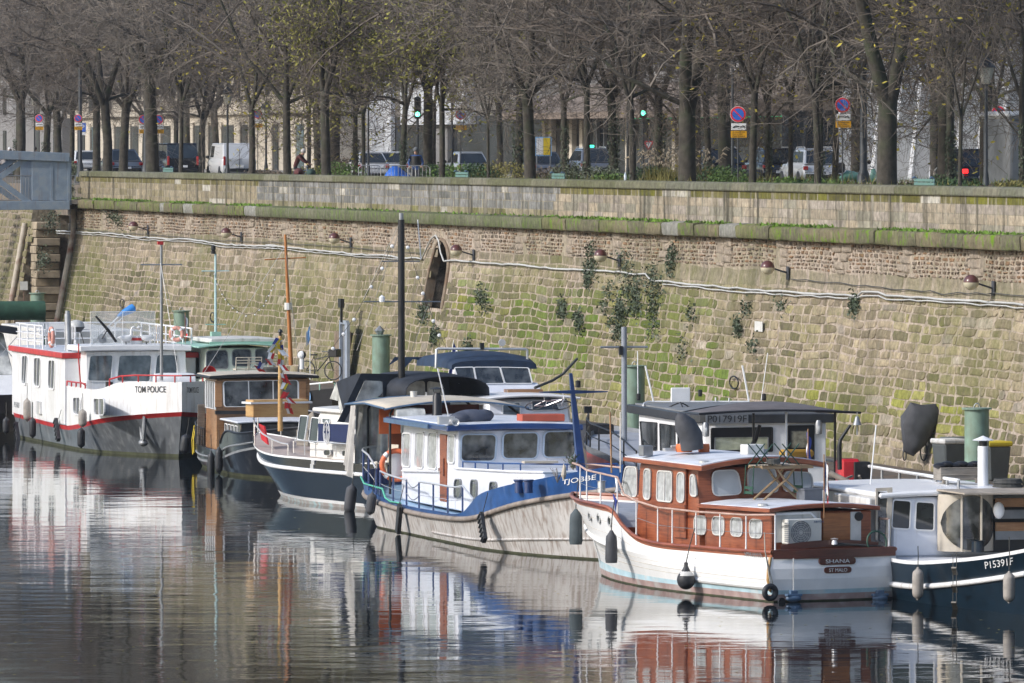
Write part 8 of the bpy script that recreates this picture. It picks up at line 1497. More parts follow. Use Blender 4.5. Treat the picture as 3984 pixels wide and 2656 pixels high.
def road_sign(k, r_px, lab, cross=False, plate=True, tw=True):
 Y0 = FPX * .62 / (2 * r_px); Y = max(min(Y0 * .8, 370), WX(k[0], -3.5).y); kq = Y / Y0; p = at_Y(k[0], k[1], Y); e = empty('road_sign', (p.x, p.y, GH), 0, lab, 'road sign', 'round no parking signs'); e.scale = (kq, kq, kq); h = (p.z - GH) / kq; R_ = Matrix.Rotation(R(90), 3, 'X')
 m = MB(); m.tube([(0, .03, 0), (0, .03, h + .3)], .03, 6); m.build('post', bpy.data.materials['cast_iron'], e)
 for r_, mt, d in ((.325, M['fwhite'], 0), (.31, M['signr'], .012), (.235, M['signb'], .02)): m = MB(); m.lathe([(0, d), (r_, d), (r_, d - .008), (0, d - .008)], 28, V(0, 0, h), R_); m.build('disc', mt, e)
 m = MB(); m.bar((-.17, -.026, h + .17), (.17, -.026, h - .17), .008, .05, up=(0, 0, 1));
 if cross: m.bar((-.17, -.03, h - .17), (.17, -.03, h + .17), .008, .05)
 m.build('slash', M['signr'], e)
 if plate:
  m = MB(); m.box((.03, 0, h - .50), (.60, .02, .27)); q = m.build('plate', M['fwhite'], e, bevel=.01); m = MB(); m.tube([(-.2, -.02, h - .53), (-.1, -.02, h - .47), (.05, -.02, h - .49)], .02, 5); m.tube([(.08, -.02, h - .52), (.2, -.02, h - .46), (.28, -.02, h - .53)], .02, 5); m.build('tow_mark', M['blk'], q)
  m = MB(); m.box((.03, 0, h - .80), (.64, .02, .27)); q = m.build('works_plate', M['amber'], e)
  for i, tx in enumerate(('A COMPTER', 'DU 4 DEC', 'POUR TRAVAUX')): text(q, tx, V(-.22, -.012, h - .745 - i * .08), (1, 0, 0), (0, 0, 1), .05, M['blk'], width=.5 - .08 * (i == 1), off=.004)
 return e
for a in ((t1(340, 1030), 15, 'no parking sign beside the leftmost lantern'), (t1(680, 1030), 15, 'no parking sign half hidden by the tall dark post'), (t1(1250, 1040), 18, 'no parking sign left of the broad trunk'), (t1(1382, 1040), 18, 'no parking sign right of the broad trunk'), (t2(1553, 872), 20, 'no parking sign with yellow plate at centre, right of the traffic light'), (t3(1708, 870), 30, 'largest no parking sign beside a leaning trunk', False), (t4(577, 800), 29, 'no parking sign behind yellow leaves left of the great forked tree'), (t4(1765, 860), 27, 'crossed no stopping sign near the toilet cabin', True), (t2(5, 870), 17, 'no parking sign between the white van and the maroon cyclist')): road_sign(*a)
p = at_Y(*t1(720, 1108), FPX * .5 / 27); e = empty('parking_sign', (p.x, p.y, GH), 0, 'square blue parking sign with a white P at left', 'road sign'); h = p.z - GH; m = MB(); m.box((0, -.15, h), (.50, .02, .64)); q = m.build('panel', M['signb'], e, bevel=.01); text(q, 'P', V(-.13, -.163, h - .19), (1, 0, 0), (0, 0, 1), .38, M['fwhite'], width=.27, off=.004); m = MB(); m.box((0, -.15, h - .46), (.5, .02, .2)); m.build('plate', M['fwhite'], e); m = MB(); m.tube([(0, -.1, 0), (0, -.1, h)], .03, 6); m.build('post', bpy.data.materials['cast_iron'], e)
for k, Y, lb in ((t2(1224, 870), 330, 'traffic light showing green above the man in blue'), (t3(985, 860), 300, 'traffic light showing green in front of the pavilion')):
 p = at_Y(*k, Y); e = empty('traffic_light', (p.x, p.y, GH), 0, lb, 'traffic light', 'green traffic lights'); h = p.z - GH; m = MB(); m.tube([(0, .1, 0), (0, .1, h + .8)], .06, 8); m.build('post', bpy.data.materials['cast_iron'], e); m = MB(); m.box((0, 0, h + .28), (.30, .22, .95)); m.build('housing', M['blk'], e, bevel=.03)
 for i in range(3): m = MB(); m.lathe([(0, 0), (.105, 0), (.10, .02), (0, .03)], 16, V(0, -.11, h + i * .28), Matrix.Rotation(R(90), 3, 'X')); m.build('lamp', glow('green_lamp', (.15, 1, .6), 5) if i == 0 else M['blk'], e); m = MB(); m.tube([(.12 * cos(t), -.16, h + i * .28 + .12 * sin(t)) for t in (0, .8, 1.57, 2.3, 3.14)], .015, 4); m.build('visor', M['blk'], e)
p = at_Y(*t3(225, 1115), 330); e = empty('poster_panel', (p.x, p.y, GH), 0, 'works notice panel in blue, white and yellow', 'notice panel'); h = p.z - GH; m = MB(); m.box((0, 0, h), (.72, .04, .85)); m.build('frame', M['lblue'], e); m = MB(); m.box((-.17, -.025, h), (.30, .02, .72)); m.build('white_sheet', M['fwhite'], e); m = MB(); m.box((.14, -.025, h), (.30, .02, .76)); m.build('yellow_sheet', M['fyel'], e); [(lambda mm: (mm.tube([(x, 0, 0), (x, 0, h)], .03, 5), mm.build('post', M['mgrey'], e)))(MB()) for x in (-.3, .3)]
p = at_Y(*t3(1025, 1108), 330); e = empty('road_sign', (p.x, p.y, GH), 0, 'small triangular give way sign in front of the pavilion', 'road sign'); h = p.z - GH; m = MB(); m.prism([(-.24, 0, h + .2), (.24, 0, h + .2), (0, 0, h - .22)], (0, .02, 0)); m.build('rim', M['signr'], e); m = MB(); m.prism([(-.15, -.01, h + .14), (.15, -.01, h + .14), (0, -.01, h - .12)], (0, .01, 0)); m.build('face', M['fwhite'], e); m = MB(); m.tube([(0, .04, 0), (0, .04, h)], .025, 5); m.build('post', M['mgrey'], e)
# barriers, tarpaulin, benches, bottle
def barrier(xp0, xp1, D_, lab):
 p = WX(xp0, -D_, GH); L_ = (xp1 - xp0) / FPX * p.y; e = empty('crowd_barrier', p, 0, lab, 'barrier', 'grey crowd barriers'); m = MB(); m.tube([(0, 0, .12), (0, 0, 1.0), (.12, 0, 1.1), (L_ - .12, 0, 1.1), (L_, 0, 1.0), (L_, 0, .12)], .022, 6); m.tube([(0, 0, .2), (L_, 0, .2)], .015, 5); m.build('frame', M['dsteel'], e)
 n = int(L_ / .13); m = MB(); [m.tube([(L_ * i / n, 0, .2), (L_ * i / n, 0, 1.08)], .009, 4) for i in range(1, n)]; m.build('bars', M['dsteel'], e); [(lambda mm: (mm.box((x, 0, .05), (.05, .6, .05)), mm.build('foot', M['dsteel'], e)))(MB()) for x in (.3, L_ - .3)]
barrier(t2(775, 0)[0], t2(945, 0)[0], 2.2, 'leftmost grey crowd barrier behind the parapet'); barrier(t2(945, 0)[0], t2(1210, 0)[0], 2.0, 'long crowd barrier in front of the blue tarpaulin'); barrier(t2(1150, 0)[0], t2(1320, 0)[0], 3.4, 'crowd barrier right of the blue tarpaulin')
pt4 = WX(t2(955, 0)[0], -3, GH); L_ = (1270 - 955) / 1.96 / FPX * pt4.y; m = MB(); rings = []
for i in range(13):
 t = i / 12; hh_ = .45 + .62 * sin(PI * min(1, t * 1.25) ** .7) if t < .8 else .5 - (t - .8) * 1.2; rings.append([V(L_ * t, -.55 - .1 * sin(i * 2), 0), V(L_ * t, -.45, hh_ * .75), V(L_ * t, -.05 + .05 * sin(i * 3), hh_ + .04 * sin(i * 5)), V(L_ * t, .45, hh_ * .8), V(L_ * t, .6, 0)])
m.loft(rings); e = m.build('tarpaulin_heap', mat('bright_blue_tarp', (.02, .12, .50), .5, var=.2, bump=.6, bscale=5), smooth=60, loc=pt4 + V(0, .7, 0)); tag(e, 'bright blue tarpaulin over a heap behind the crowd barriers', 'tarpaulin')
for cf_, xa, xb, lab in ((t2, 1515, 1610, 'green bench back showing above the parapet left of the sapling'), (t3, 288, 385, 'green bench back near the thick trunk with a bag'), (t4, 1122, 1275, 'green bench back right of the great forked tree'), (t1, 1425, 1690, 'low grey bench or rack in front of the black van')):
 D_ = 2.2; u0, u1 = wpix(cf_(xa, 0)[0], -D_), wpix(cf_(xb, 0)[0], -D_); L_ = min(u1 - u0, 2.4); e = empty('park_bench', WP(u0, -D_, GH), WYAW, lab, 'bench', 'promenade benches'); gm = mat('bench_green', (.12, .22, .19), .6) if 'bench_green' not in bpy.data.materials else bpy.data.materials['bench_green']
 m = MB(); [m.box((L_ / 2, 0, .62 + i * .11), (L_, .03, .09)) for i in range(3)]; m.build('backrest', gm, e, bevel=.01); m = MB(); [m.box((L_ / 2, -.1 - i * .1, .42), (L_, .08, .03)) for i in range(4)]; m.build('seat', gm, e)
 for x in (.15, L_ - .15): m = MB(); m.tube([(x, .05, 0), (x, .03, .9), (x, -.05, .94), (x, -.1, .9)], .03, 6); m.tube([(x, -.4, 0), (x, -.38, .42)], .03, 6); m.build('leg', M['gblue'], e)
p = WX(t3(848, 0)[0], -.6, 9.84); m = MB(); m.lathe([(0, 0), (.035, .0), (.04, .02), (.04, .14), (.015, .2), (.015, .22), (0, .22)], 12); e = m.build('water_bottle', clearglass('plastic', (.7, .78, .85), .8), loc=p, smooth=50); e.scale = (1.2, 1.2, 1.25); tag(e, 'small clear water bottle standing on the parapet', 'bottle')
p = WX(t2(320, 0)[0], -1.4, GH + .62); m = MB(); m.ball((0, 0, .15), .22, 12, 8, (1, 3.2, .9)); e = m.build('sleeping_bundle', mat('maroon_cloth', (.10, .03, .03), .9), loc=p, smooth=60); m = MB(); tag(e, 'maroon bundle lying on the bench behind the parapet', 'bundle')
m = MB(); m.ball((.55, -1.3, .13), .2, 12, 8, (1, 2.2, 1)); e = m.build('green_bag', mat('dark_green_cloth', (.03, .06, .05), .9), loc=p, smooth=60); tag(e, 'dark green bag beside the maroon bundle', 'bag')
# cars
M['silver'] = mat('silver_car', (.48, .50, .52), .25, .2, var=.05, coat=.6); M['carw'] = mat('white_car', (.66, .67, .68), .25, var=.03, coat=.6); M['cargrey'] = mat('grey_car', (.17, .185, .21), .2, .3, var=.05, coat=.8); M['carblk'] = mat('black_car', (.012, .013, .018), .15, var=.1, coat=1); M['tail'] = mat('tail_lamp', (.35, .01, .015), .2); M['brake'] = glow('brake_lamp', (1, .02, .02), 2.2)
def car(k, Y, col, lab, kind='suv', brake=False, dy=0, label2=None):
 p = at_Y(k[0], k[1], Y); W_, H_c, L_ = {'suv': (1.86, 1.64, 4.4), 'hatch': (1.76, 1.46, 4.1), 'van': (1.94, 1.92, 5.0), 'bigvan': (2.05, 2.75, 5.9), 'cross': (1.92, 1.58, 4.75)}[kind]
 e = empty({'van': 'parked_van', 'bigvan': 'parked_van'}.get(kind, 'parked_car'), (p.x, p.y, GH + .15), atan2(-WT.y, -WT.x) + dy, lab, 'van' if 'van' in kind else 'car'); w = W_ / 2
 van = 'van' in kind; bl = H_c * (.59 if not van else .55)
 sec = [(.0, .45, bl * .72, .90), (.06, .28, bl * .86, .97), (.22, .24, bl, 1), (L_ * .5, .22, bl, 1), (L_ * .8, .22, bl * .98, .98), (L_ * .93, .25, bl * .86, .93), (L_, .35, bl * .62, .8)]
 if van: sec = [(.0, .4, bl, .95), (.05, .28, bl, .99), (.3, .25, bl, 1), (L_ * .75, .25, bl, 1), (L_ * .9, .28, bl * .9, .95), (L_, .4, bl * .6, .85)]
 m = MB(); rings = []
 for x, z0, z1, s_ in sec: rings.append([V(x, -w * s_ * .9, z0), V(x, w * s_ * .9, z0), V(x, w * s_, z0 + .15), V(x, w * s_, z1 - .12), V(x, w * s_ * .94, z1), V(x, -w * s_ * .94, z1), V(x, -w * s_, z1 - .12), V(x, -w * s_, z0 + .15)])
 m.loft(rings); m.build('body', col, e, smooth=45, bevel=.02)
 tr_, fr = {'suv': (.6, .38), 'hatch': (.65, .42), 'van': (.18, .2), 'bigvan': (.1, .12), 'cross': (.95, .42)}[kind]; x0, x1 = .08, L_ * (.68 if not van else .80)
 gh = [(x0, .93, bl - .02), (x0 + tr_, .73 if not van else .9, H_c - .03), (x1 - (.75 if not van else .55), .71 if not van else .88, H_c - .02), (x1 + .1, .92, bl - .02)]
 lo = [V(gh[0][0], -w * .93, bl - .03), V(gh[3][0], -w * .93, bl - .03), V(gh[3][0], w * .93, bl - .03), V(gh[0][0], w * .93, bl - .03)]; tw_ = w * gh[1][1]; hi = [V(gh[1][0], -tw_, H_c - .06), V(gh[2][0], -tw_, H_c - .06), V(gh[2][0], tw_, H_c - .06), V(gh[1][0], tw_, H_c - .06)]
 m = MB(); m.loft([lo, hi]); cb = m.build('cabin', col if True else M['glass'], e, bevel=.06, bseg=2)
 m = MB(); m.loft([[p_ * 1.0 for p_ in hi], [V(p_.x * .985 + .03, p_.y * .93, H_c) for p_ in hi]]); m.build('roof', col, e, bevel=.03)
 def pane(a, b, c, d, nm, mt=M['glass']):
  n = (b - a).cross(d - a).normalized(); m = MB(); P_ = rpoly([a, b, c, d], .07); cen = sum(P_, V(0, 0, 0)) / len(P_); n = n if n.dot(cen - V(L_ * .45, 0, bl)) > 0 else -n; m.prism([q + n * .012 for q in P_], n * -.05); return m.build(nm, mt, e)
 ins = lambda P_, f: [q.lerp(sum(P_, V(0, 0, 0)) / 4, f) for q in P_]
 if kind != 'bigvan' and lab.find('white panel van') < 0: q = ins([lo[0], lo[3], hi[3], hi[0]], .12); pane(*q, 'rear_window')
 else: bb(e, -.03, -.01, .5, H_c - .3, -.012, .012, M['blk'], 'door_gap')
 for sy, ia, ib in ((1, 3, 2), (-1, 0, 1)):
  A_, B_, C_, D2 = lo[ia], lo[ib], hi[ib], hi[ia]
  for f0, f1 in ((.08, .36), (.39, .66), (.69, .93)):
   if (kind == 'bigvan' or 'white panel van' in lab) and f0 < .6: continue
   a, b, c, d = A_.lerp(B_, f0), A_.lerp(B_, f1), D2.lerp(C_, min(1, f1 + .02)), D2.lerp(C_, max(0, f0 - .0)); pane(a.lerp(d, .12), b.lerp(c, .12), b.lerp(c, .88), a.lerp(d, .88), 'side_window')
 q = ins([lo[1], lo[2], hi[2], hi[1]], .1); pane(*q, 'windscreen')
 for sy in (-1, 1):
  m = MB(); tall = van; m.box((.03, sy * w * .86, bl * (.80 if not tall else .88)), (.14, w * .22 if not tall else .12, .17 if not tall else .5)); m.build('tail_light', M['brake'] if brake else M['tail'], e, bevel=.02)
  m = MB(); m.box((L_ - .12, sy * w * .66, bl * .66), (.2, .35, .16)); m.build('headlight', M['clean'], e, bevel=.03)
  m = MB(); m.ball((x1 - .35, sy * (w + .1), bl + .08), .12, 8, 6, (.8, 1, .8)); m.build('wing_mirror', M['blk'], e)
  for x in (.82, L_ - .85):
   m = MB(); m.lathe([(.2, -.11), (.31, -.11), (.33, -.06), (.33, .06), (.31, .11), (.2, .11)], 20, V(x, sy * (w - .1), .33), Matrix.Rotation(R(90), 3, 'X')); wh = m.build('wheel', M['rub'], e, smooth=40); m = MB(); m.lathe([(0, -.1), (.2, -.1), (.21, 0), (.2, .1), (0, .1)], 14, V(x, sy * (w - .1), .33), Matrix.Rotation(R(90), 3, 'X')); m.build('rim', M['dsteel'], wh)
 m = MB(); m.box((-.01, 0, bl * .55 if not van else .62), (.03, .52, .12)); m.build('number_plate', M['fwhite'], e); m = MB(); m.box((.06, 0, .42), (.16, W_ * .86, .2)); m.build('bumper', M['blk'] if kind in ('suv', 'cross') or van else col, e, bevel=.03)
 if kind == 'suv':
  for sy in (-1, 1): m = MB(); m.tube([(gh[1][0] + .1, sy * tw_ * .9, H_c - .01), (gh[1][0] + .2, sy * tw_ * .9, H_c + .06), (gh[2][0] - .1, sy * tw_ * .9, H_c + .06), (gh[2][0], sy * tw_ * .9, H_c - .01)], .02, 5); m.build('roof_rail', M['steel'], e)
 return e
car(t1(1595, 1300), 418, M['carblk'], 'black passenger van seen from behind at left', 'van'); car(t1(2085, 1300), 415, M['carw'], 'white panel van parked right of the black van', 'van'); car(t1(1105, 1300), 425, M['cargrey'], 'dark grey crossover behind two trunks at left', 'cross')
car(t1(755, 1300), 500, M['carw'], 'white hatchback behind the tall dark post', 'hatch'); car(t1(518, 1200), 740, M['carw'], 'tall white delivery van far along the street', 'bigvan'); car(t1(55, 1300), 620, M['silver'], 'far silver car at the left edge', 'hatch', True); car(t1(225, 1300), 640, M['carw'], 'far white car with brake lights right of the ivy trunk at left', 'hatch', True); car(t1(345, 1290), 640, M['silver'], 'far silver car with brake lights under the leftmost sign', 'hatch', True)
car(t2(890, 1250), 395, M['carw'], 'white estate car behind thin trunks left of the man in blue', 'hatch'); car(t2(1050, 1250), 400, M['carw'], 'white car mostly hidden left of the man in blue', 'hatch'); car(t2(1655, 1250), 380, M['silver'], 'silver car behind green shrubs right of the man in blue', 'hatch')
car(t3(265, 1250), 390, M['cargrey'], 'dark car under the poster panel', 'hatch'); tx = car(t3(640, 1230), 385, M['cargrey'], 'grey taxi with green roof light', 'suv'); m = MB(); m.box((1.6, 0, 1.74), (.2, .36, .13)); m.build('roof_light', glow('taxi_green', (.05, .9, .5), 2.5), tx, bevel=.03)
car(t3(1630, 1250), 345, M['carblk'], 'black car left of the largest no parking sign', 'suv'); car(t4(430, 1250), 330, M['cargrey2'] if 'cargrey2' in M else M['silver'], 'silver grey SUV parked behind the curved trunk', 'suv'); car(t4(110, 1250), 352, M['carblk'], 'dark SUV left of the silver grey SUV', 'suv'); car(t4(1665, 1300), 288, M['carblk'], 'black SUV with glowing brake lights near the right edge', 'suv', True); car(t4(1650, 1250), 322, M['carw'], 'white SUV just beyond the black SUV', 'suv')
# mint scooter
p = atY(t4(700, 1300), 300, GH); e = empty('motor_scooter', p, .2, 'mint green motor scooter with dark top box', 'scooter'); mm = mat('mint_scooter', (.22, .50, .42), .35, coat=.5)
m = MB(); m.tube([(-.75, 0, .55), (-.45, 0, .72), (-.1, 0, .68), (.05, 0, .35), (.45, 0, .32), (.62, 0, .75), (.6, 0, .98)], [.12, .22, .2, .14, .12, .14, .08], 10); m.build('body', mm, e, smooth=60)
for x in (-.6, .72): m = MB(); m.tube([(x + .2 * cos(a * .524), 0, .25 + .2 * sin(a * .524)) for a in range(12)], .06, 6, closed=True); m.build('wheel', M['rub'], e)
m = MB(); m.box((-.82, 0, 1.02), (.45, .5, .42)); m.build('top_box', M['dgrey'], e, bevel=.12, bseg=3); m = MB(); m.tube([(.55, -.33, 1.08), (.6, 0, 1.02), (.55, .33, 1.08)], .02, 5); m.ball((.5, .3, 1.25), .09, 8, 6); m.build('handlebar', M['blk'], e)
# people
M['skin'] = mat('skin', (.42, .25, .18), .6, var=.08)
def person(p, yaw, label, pose, top, leg, hair, h=1.76, cap=None, vest=None):
 e = empty('person', p, yaw, label, 'person'); s_ = h / 1.76
 J = {'pel': (0, 0, .95), 'wa': (0, 0, 1.12), 'ch': (.01, 0, 1.35), 'nk': (0, 0, 1.5), 'hb': (.02, 0, 1.58), 'hd': (.03, 0, 1.66), 'ls': (0, .19, 1.43), 'rs': (0, -.19, 1.43), 'le': (.02, .27, 1.15), 're': (.02, -.27, 1.15), 'lw': (.2, .22, .98), 'rw': (.2, -.22, .98), 'lh': (0, .10, .90), 'rh': (0, -.10, .90), 'lk': (.04, .11, .5), 'rk': (.04, -.11, .5), 'la': (0, .12, .08), 'ra': (0, -.12, .08), 'lt': (.17, .13, .04), 'rt': (.17, -.13, .04)}
 J.update(pose); nm = list(J); me = bpy.data.meshes.new('body'); E_ = [('pel', 'wa'), ('wa', 'ch'), ('ch', 'nk'), ('nk', 'hb'), ('hb', 'hd'), ('ch', 'ls'), ('ch', 'rs'), ('ls', 'le'), ('le', 'lw'), ('rs', 're'), ('re', 'rw'), ('pel', 'lh'), ('pel', 'rh'), ('lh', 'lk'), ('lk', 'la'), ('la', 'lt'), ('rh', 'rk'), ('rk', 'ra'), ('ra', 'rt')]
 me.from_pydata([tuple(V(*J[n]) * s_) for n in nm], [(nm.index(a), nm.index(b)) for a, b in E_], []); o = bpy.data.objects.new('body', me); COL.objects.link(o); o.parent = e
 sk_ = o.modifiers.new('skin', 'SKIN'); rad = {'pel': (.15, .12), 'wa': (.14, .11), 'ch': (.17, .12), 'nk': (.06, .06), 'hb': (.075, .085), 'hd': (.085, .10), 'ls': (.075, .075), 'rs': (.075, .075), 'le': (.05, .05), 're': (.05, .05), 'lw': (.04, .04), 'rw': (.04, .04), 'lh': (.10, .10), 'rh': (.10, .10), 'lk': (.065, .065), 'rk': (.065, .065), 'la': (.045, .045), 'ra': (.045, .045), 'lt': (.045, .035), 'rt': (.045, .035)}
 for i, n in enumerate(nm): me.skin_vertices[0].data[i].radius = rad[n]
 me.skin_vertices[0].data[0].use_root = True; sb = o.modifiers.new('sub', 'SUBSURF'); sb.levels = sb.render_levels = 1
 dg = bpy.context.evaluated_depsgraph_get(); dg.update(); m2 = bpy.data.meshes.new_from_object(o.evaluated_get(dg)); o.modifiers.clear(); o.data = m2; m2.materials.clear(); [m2.materials.append(x) for x in (top, leg, M['skin'])]
 m2.polygons.foreach_set('use_smooth', [True] * len(m2.polygons)); pz = V(*J['pel']).z * s_
 hd = V(*J['hd']) * s_; nk = V(*J['nk']) * s_
 for f in m2.polygons:
  c = f.center; f.material_index = 2 if (c - hd).length < .2 and c.z > nk.z + .01 else (1 if c.z < pz - .02 and abs(c.y) < .24 * s_ and not any((c - V(*J[q]) * s_).length < .09 for q in ('lw', 'rw')) else 0)
 m = MB(); m.ball(hd + V(-.02, 0, .05), .112, 12, 8, (1.05, .95, 1)); m.build('hair' if not cap else 'cap', cap or hair, e, smooth=60)
 m = MB(); m.lathe([(.016, -.02), (.004, .02), (0, .025)], 6, hd + V(.095, 0, -.015), Matrix.Rotation(R(90), 3, 'Y')); [m.ball(hd + V(.085, q, .012), .012, 6, 4) for q in (-.035, .035)]; m.box(hd + V(.088, 0, -.055), (.02, .05, .012)); m.build('face_features', M['lipd'] if 'lipd' in M else mat('face_dark', (.16, .08, .06), .6), e)
 for sd_ in ('l', 'r'):
  a, b = V(*J[sd_ + 'e']) * s_, V(*J[sd_ + 'w']) * s_; d = (b - a).normalized(); sx = 1 if sd_ == 'l' else -1; m = MB(); side = d.cross(V(0, 0, 1)); side = side.normalized() if side.length > .1 else V(0, 1, 0); up = side.cross(d)
  m.loft([[b + side * .035 * q + up * .015 * r_ + d * t for q, r_ in ((-1, -1), (1, -1), (1, 1), (-1, 1))] for t in (.0, .05, .09)])
  for i, L_ in enumerate((.065, .078, .075, .058)): q = b + d * .085 + side * (.028 - .019 * i); m.tube([q, q + d * L_ * .5 - up * .008, q + d * L_ * .85 - up * .035], [.0095, .009, .007], 6)
  q = b + d * .03 + side * .035 * sx; m.tube([q, q + side * .03 * sx + d * .03, q + side * .035 * sx + d * .06 - up * .01], [.012, .011, .008], 6); m.build('hand', M['skin'], e, smooth=60)
 if vest: m = MB(); c = V(*J['ch']) * s_; w_ = V(*J['wa']) * s_; m.loft([[q + V(.145 * cos(a * .628), .205 * sin(a * .628), z) * s_ for a in range(10)] for q, z in ((w_, -.05), (c, -.05), (c, .1))], False, False); m.build('vest', vest, e, smooth=60)
 return e
navyj = mat('blue_sweatshirt', (.025, .065, .20), .8, var=.15); dk = mat('dark_trousers', (.02, .022, .03), .85); hb = mat('brown_hair', (.05, .03, .02), .8); red_ = mat('red_jacket', (.45, .03, .04), .7); mar = mat('maroon_jacket', (.10, .03, .03), .85); gh_ = mat('grey_hair', (.45, .43, .42), .8); hv = mat('yellow_hi_vis', (.45, .70, .06), .6); gcap = mat('grey_beanie', (.13, .14, .15), .9)
F2 = -PI / 2
person(WX(t2(1212, 0)[0], -4.5), F2 - .1, 'man in blue sweatshirt, dark vest and grey beanie walking toward the parapet', {'le': (-.02, .29, 1.16), 're': (-.04, -.30, 1.16), 'lw': (.16, .26, 1.08), 'rw': (.14, -.24, 1.05), 'lk': (.16, .11, .5), 'la': (.05, .12, .12), 'lt': (.2, .13, .05), 'rk': (-.02, -.1, .5), 'ra': (-.2, -.11, .14), 'rt': (-.05, -.12, .05)}, navyj, dk, hb, 1.80, gcap, M['blk'])
person(atY(t4(208, 1100), 378, GH + .45), F2 + .3, 'person in red jacket with dark scarf beyond the dark SUV', {}, red_, dk, hb, 1.74)
sit = {'wa': (.08, 0, 1.2), 'pel': (0, 0, 1.0), 'ch': (.2, 0, 1.4), 'nk': (.3, 0, 1.52), 'hb': (.36, 0, 1.57), 'hd': (.40, 0, 1.64), 'ls': (.22, .19, 1.46), 'rs': (.22, -.19, 1.46), 'le': (.42, .24, 1.25), 're': (.42, -.24, 1.25), 'lw': (.62, .22, 1.14), 'rw': (.62, -.22, 1.14), 'lh': (.02, .1, .95), 'rh': (.02, -.1, .95), 'lk': (.38, .12, .72), 'rk': (.3, -.12, .55), 'la': (.22, .13, .35), 'ra': (.1, -.13, .16), 'lt': (.38, .13, .32), 'rt': (.26, -.13, .13)}
p = atY(t2(290, 1150), 330, GH); person(p, -.25, 'grey haired cyclist in maroon jacket leaning over the handlebars', sit, mar, dk, gh_, 1.75); bike(p + V(.2, 0, 0), -.25, 'bicycle ridden by the cyclist in maroon', M['gblue'])
p = atY(t1(62, 1200), 520, GH); person(p, F2 + .5, 'cyclist in yellow hi-vis top at the far left', sit, hv, dk, hb, 1.8, M['fwhite']); bike(p, F2 + .5, 'bicycle under the cyclist in the yellow top', M['blk'])
person(atY(t1(310, 1215), 520, GH), 1.5, 'person in black seen between the leftmost lantern and the ivy trunk', {}, M['blk'], dk, hb, 1.8); person(atY(t1(90, 1210), 500, GH), 1.3, 'person in dark clothes right below the cyclist in yellow', {}, dk, dk, hb, 1.65); person(atY(t1(1680, 1200), 440, GH), 2.2, 'dark haired person passing behind the black van', {}, M['blk'], dk, hb, 1.85)
# footbridge at far left
M['bsteel'] = mat('blue_grey_steel', (.25, .31, .38), .5, var=.12, streak=.45, scol=(.22, .17, .14), dmix=.5, dirt_gleam=((.30, .33, .35), 3))
e = empty('footbridge', WP(-19.5, 0, 0), atan2(WN.y, WN.x), 'riveted blue grey steel truss end of a footbridge at top left', 'footbridge')
def bl(k, v):
 h = V(WN.x, WN.y, 0); o = Vector(e.location); d = ray(*k); n = V(-h.y, h.x, 0); t = ((o + n * v) - CAM).dot(n) / d.dot(n); q = CAM + d * t - o; return V(q.dot(h), v, q.z)
q = lambda x, y, v=0: bl(w1(x, y), v)
for v, nm in ((0.0, 'near'), (3.2, 'far')):
 a, b = q(455, 105), q(0, 45); c, d = q(455, 470), q(0, 470); T0 = V(a.x, v, a.z); T1 = V(b.x + 14, v, b.z + .3); B0 = V(a.x, v, 8.2); B1 = V(b.x + 14, v, 8.15); m = MB(); m.bar(T0, T1, .35, .42); m.bar(B0, B1, .35, .42); g = m.build('girder', M['bsteel'], e, bevel=.015)
 m = MB(); m.box((T0.x + .85, v, (T0.z + 8.2) / 2), (1.9, .10, T0.z - 8.2)); m.box((T0.x + .85, v - .03, (T0.z + 8.2) / 2), (.12, .2, T0.z - 8.2)); m.box((T0.x + .02, v - .03, (T0.z + 8.2) / 2), (.12, .2, T0.z - 8.2)); m.build('end_plate', M['bsteel'], g)
 for i in range(5):
  x = T0.x + 1.9 + i * 3.2; zt_ = T0.z + (T1.z - T0.z) * (x - T0.x) / (T1.x - T0.x); m = MB(); m.bar((x, v - .05, zt_), (x + 3.2, v - .05, 8.3), .06, .26); m.build('diagonal', M['bsteel'], g); m = MB(); m.bar((x, v + .05, 8.3), (x + 3.2, v + .05, zt_), .06, .26); m.build('diagonal', M['bsteel'], g)
m = MB(); m.box((8, 1.6, 8.35), (20, 3.3, .2)); m.build('walkway', M['greywood'], e); m = MB(); [m.tube([(i * .16, .5, 8.4), (i * .16, .5, 9.6)], .012, 4) for i in range(100)]; m.tube([(0, .5, 9.6), (16, .5, 9.6)], .03, 5); m.build('parapet_bars', M['mgrey'], e)
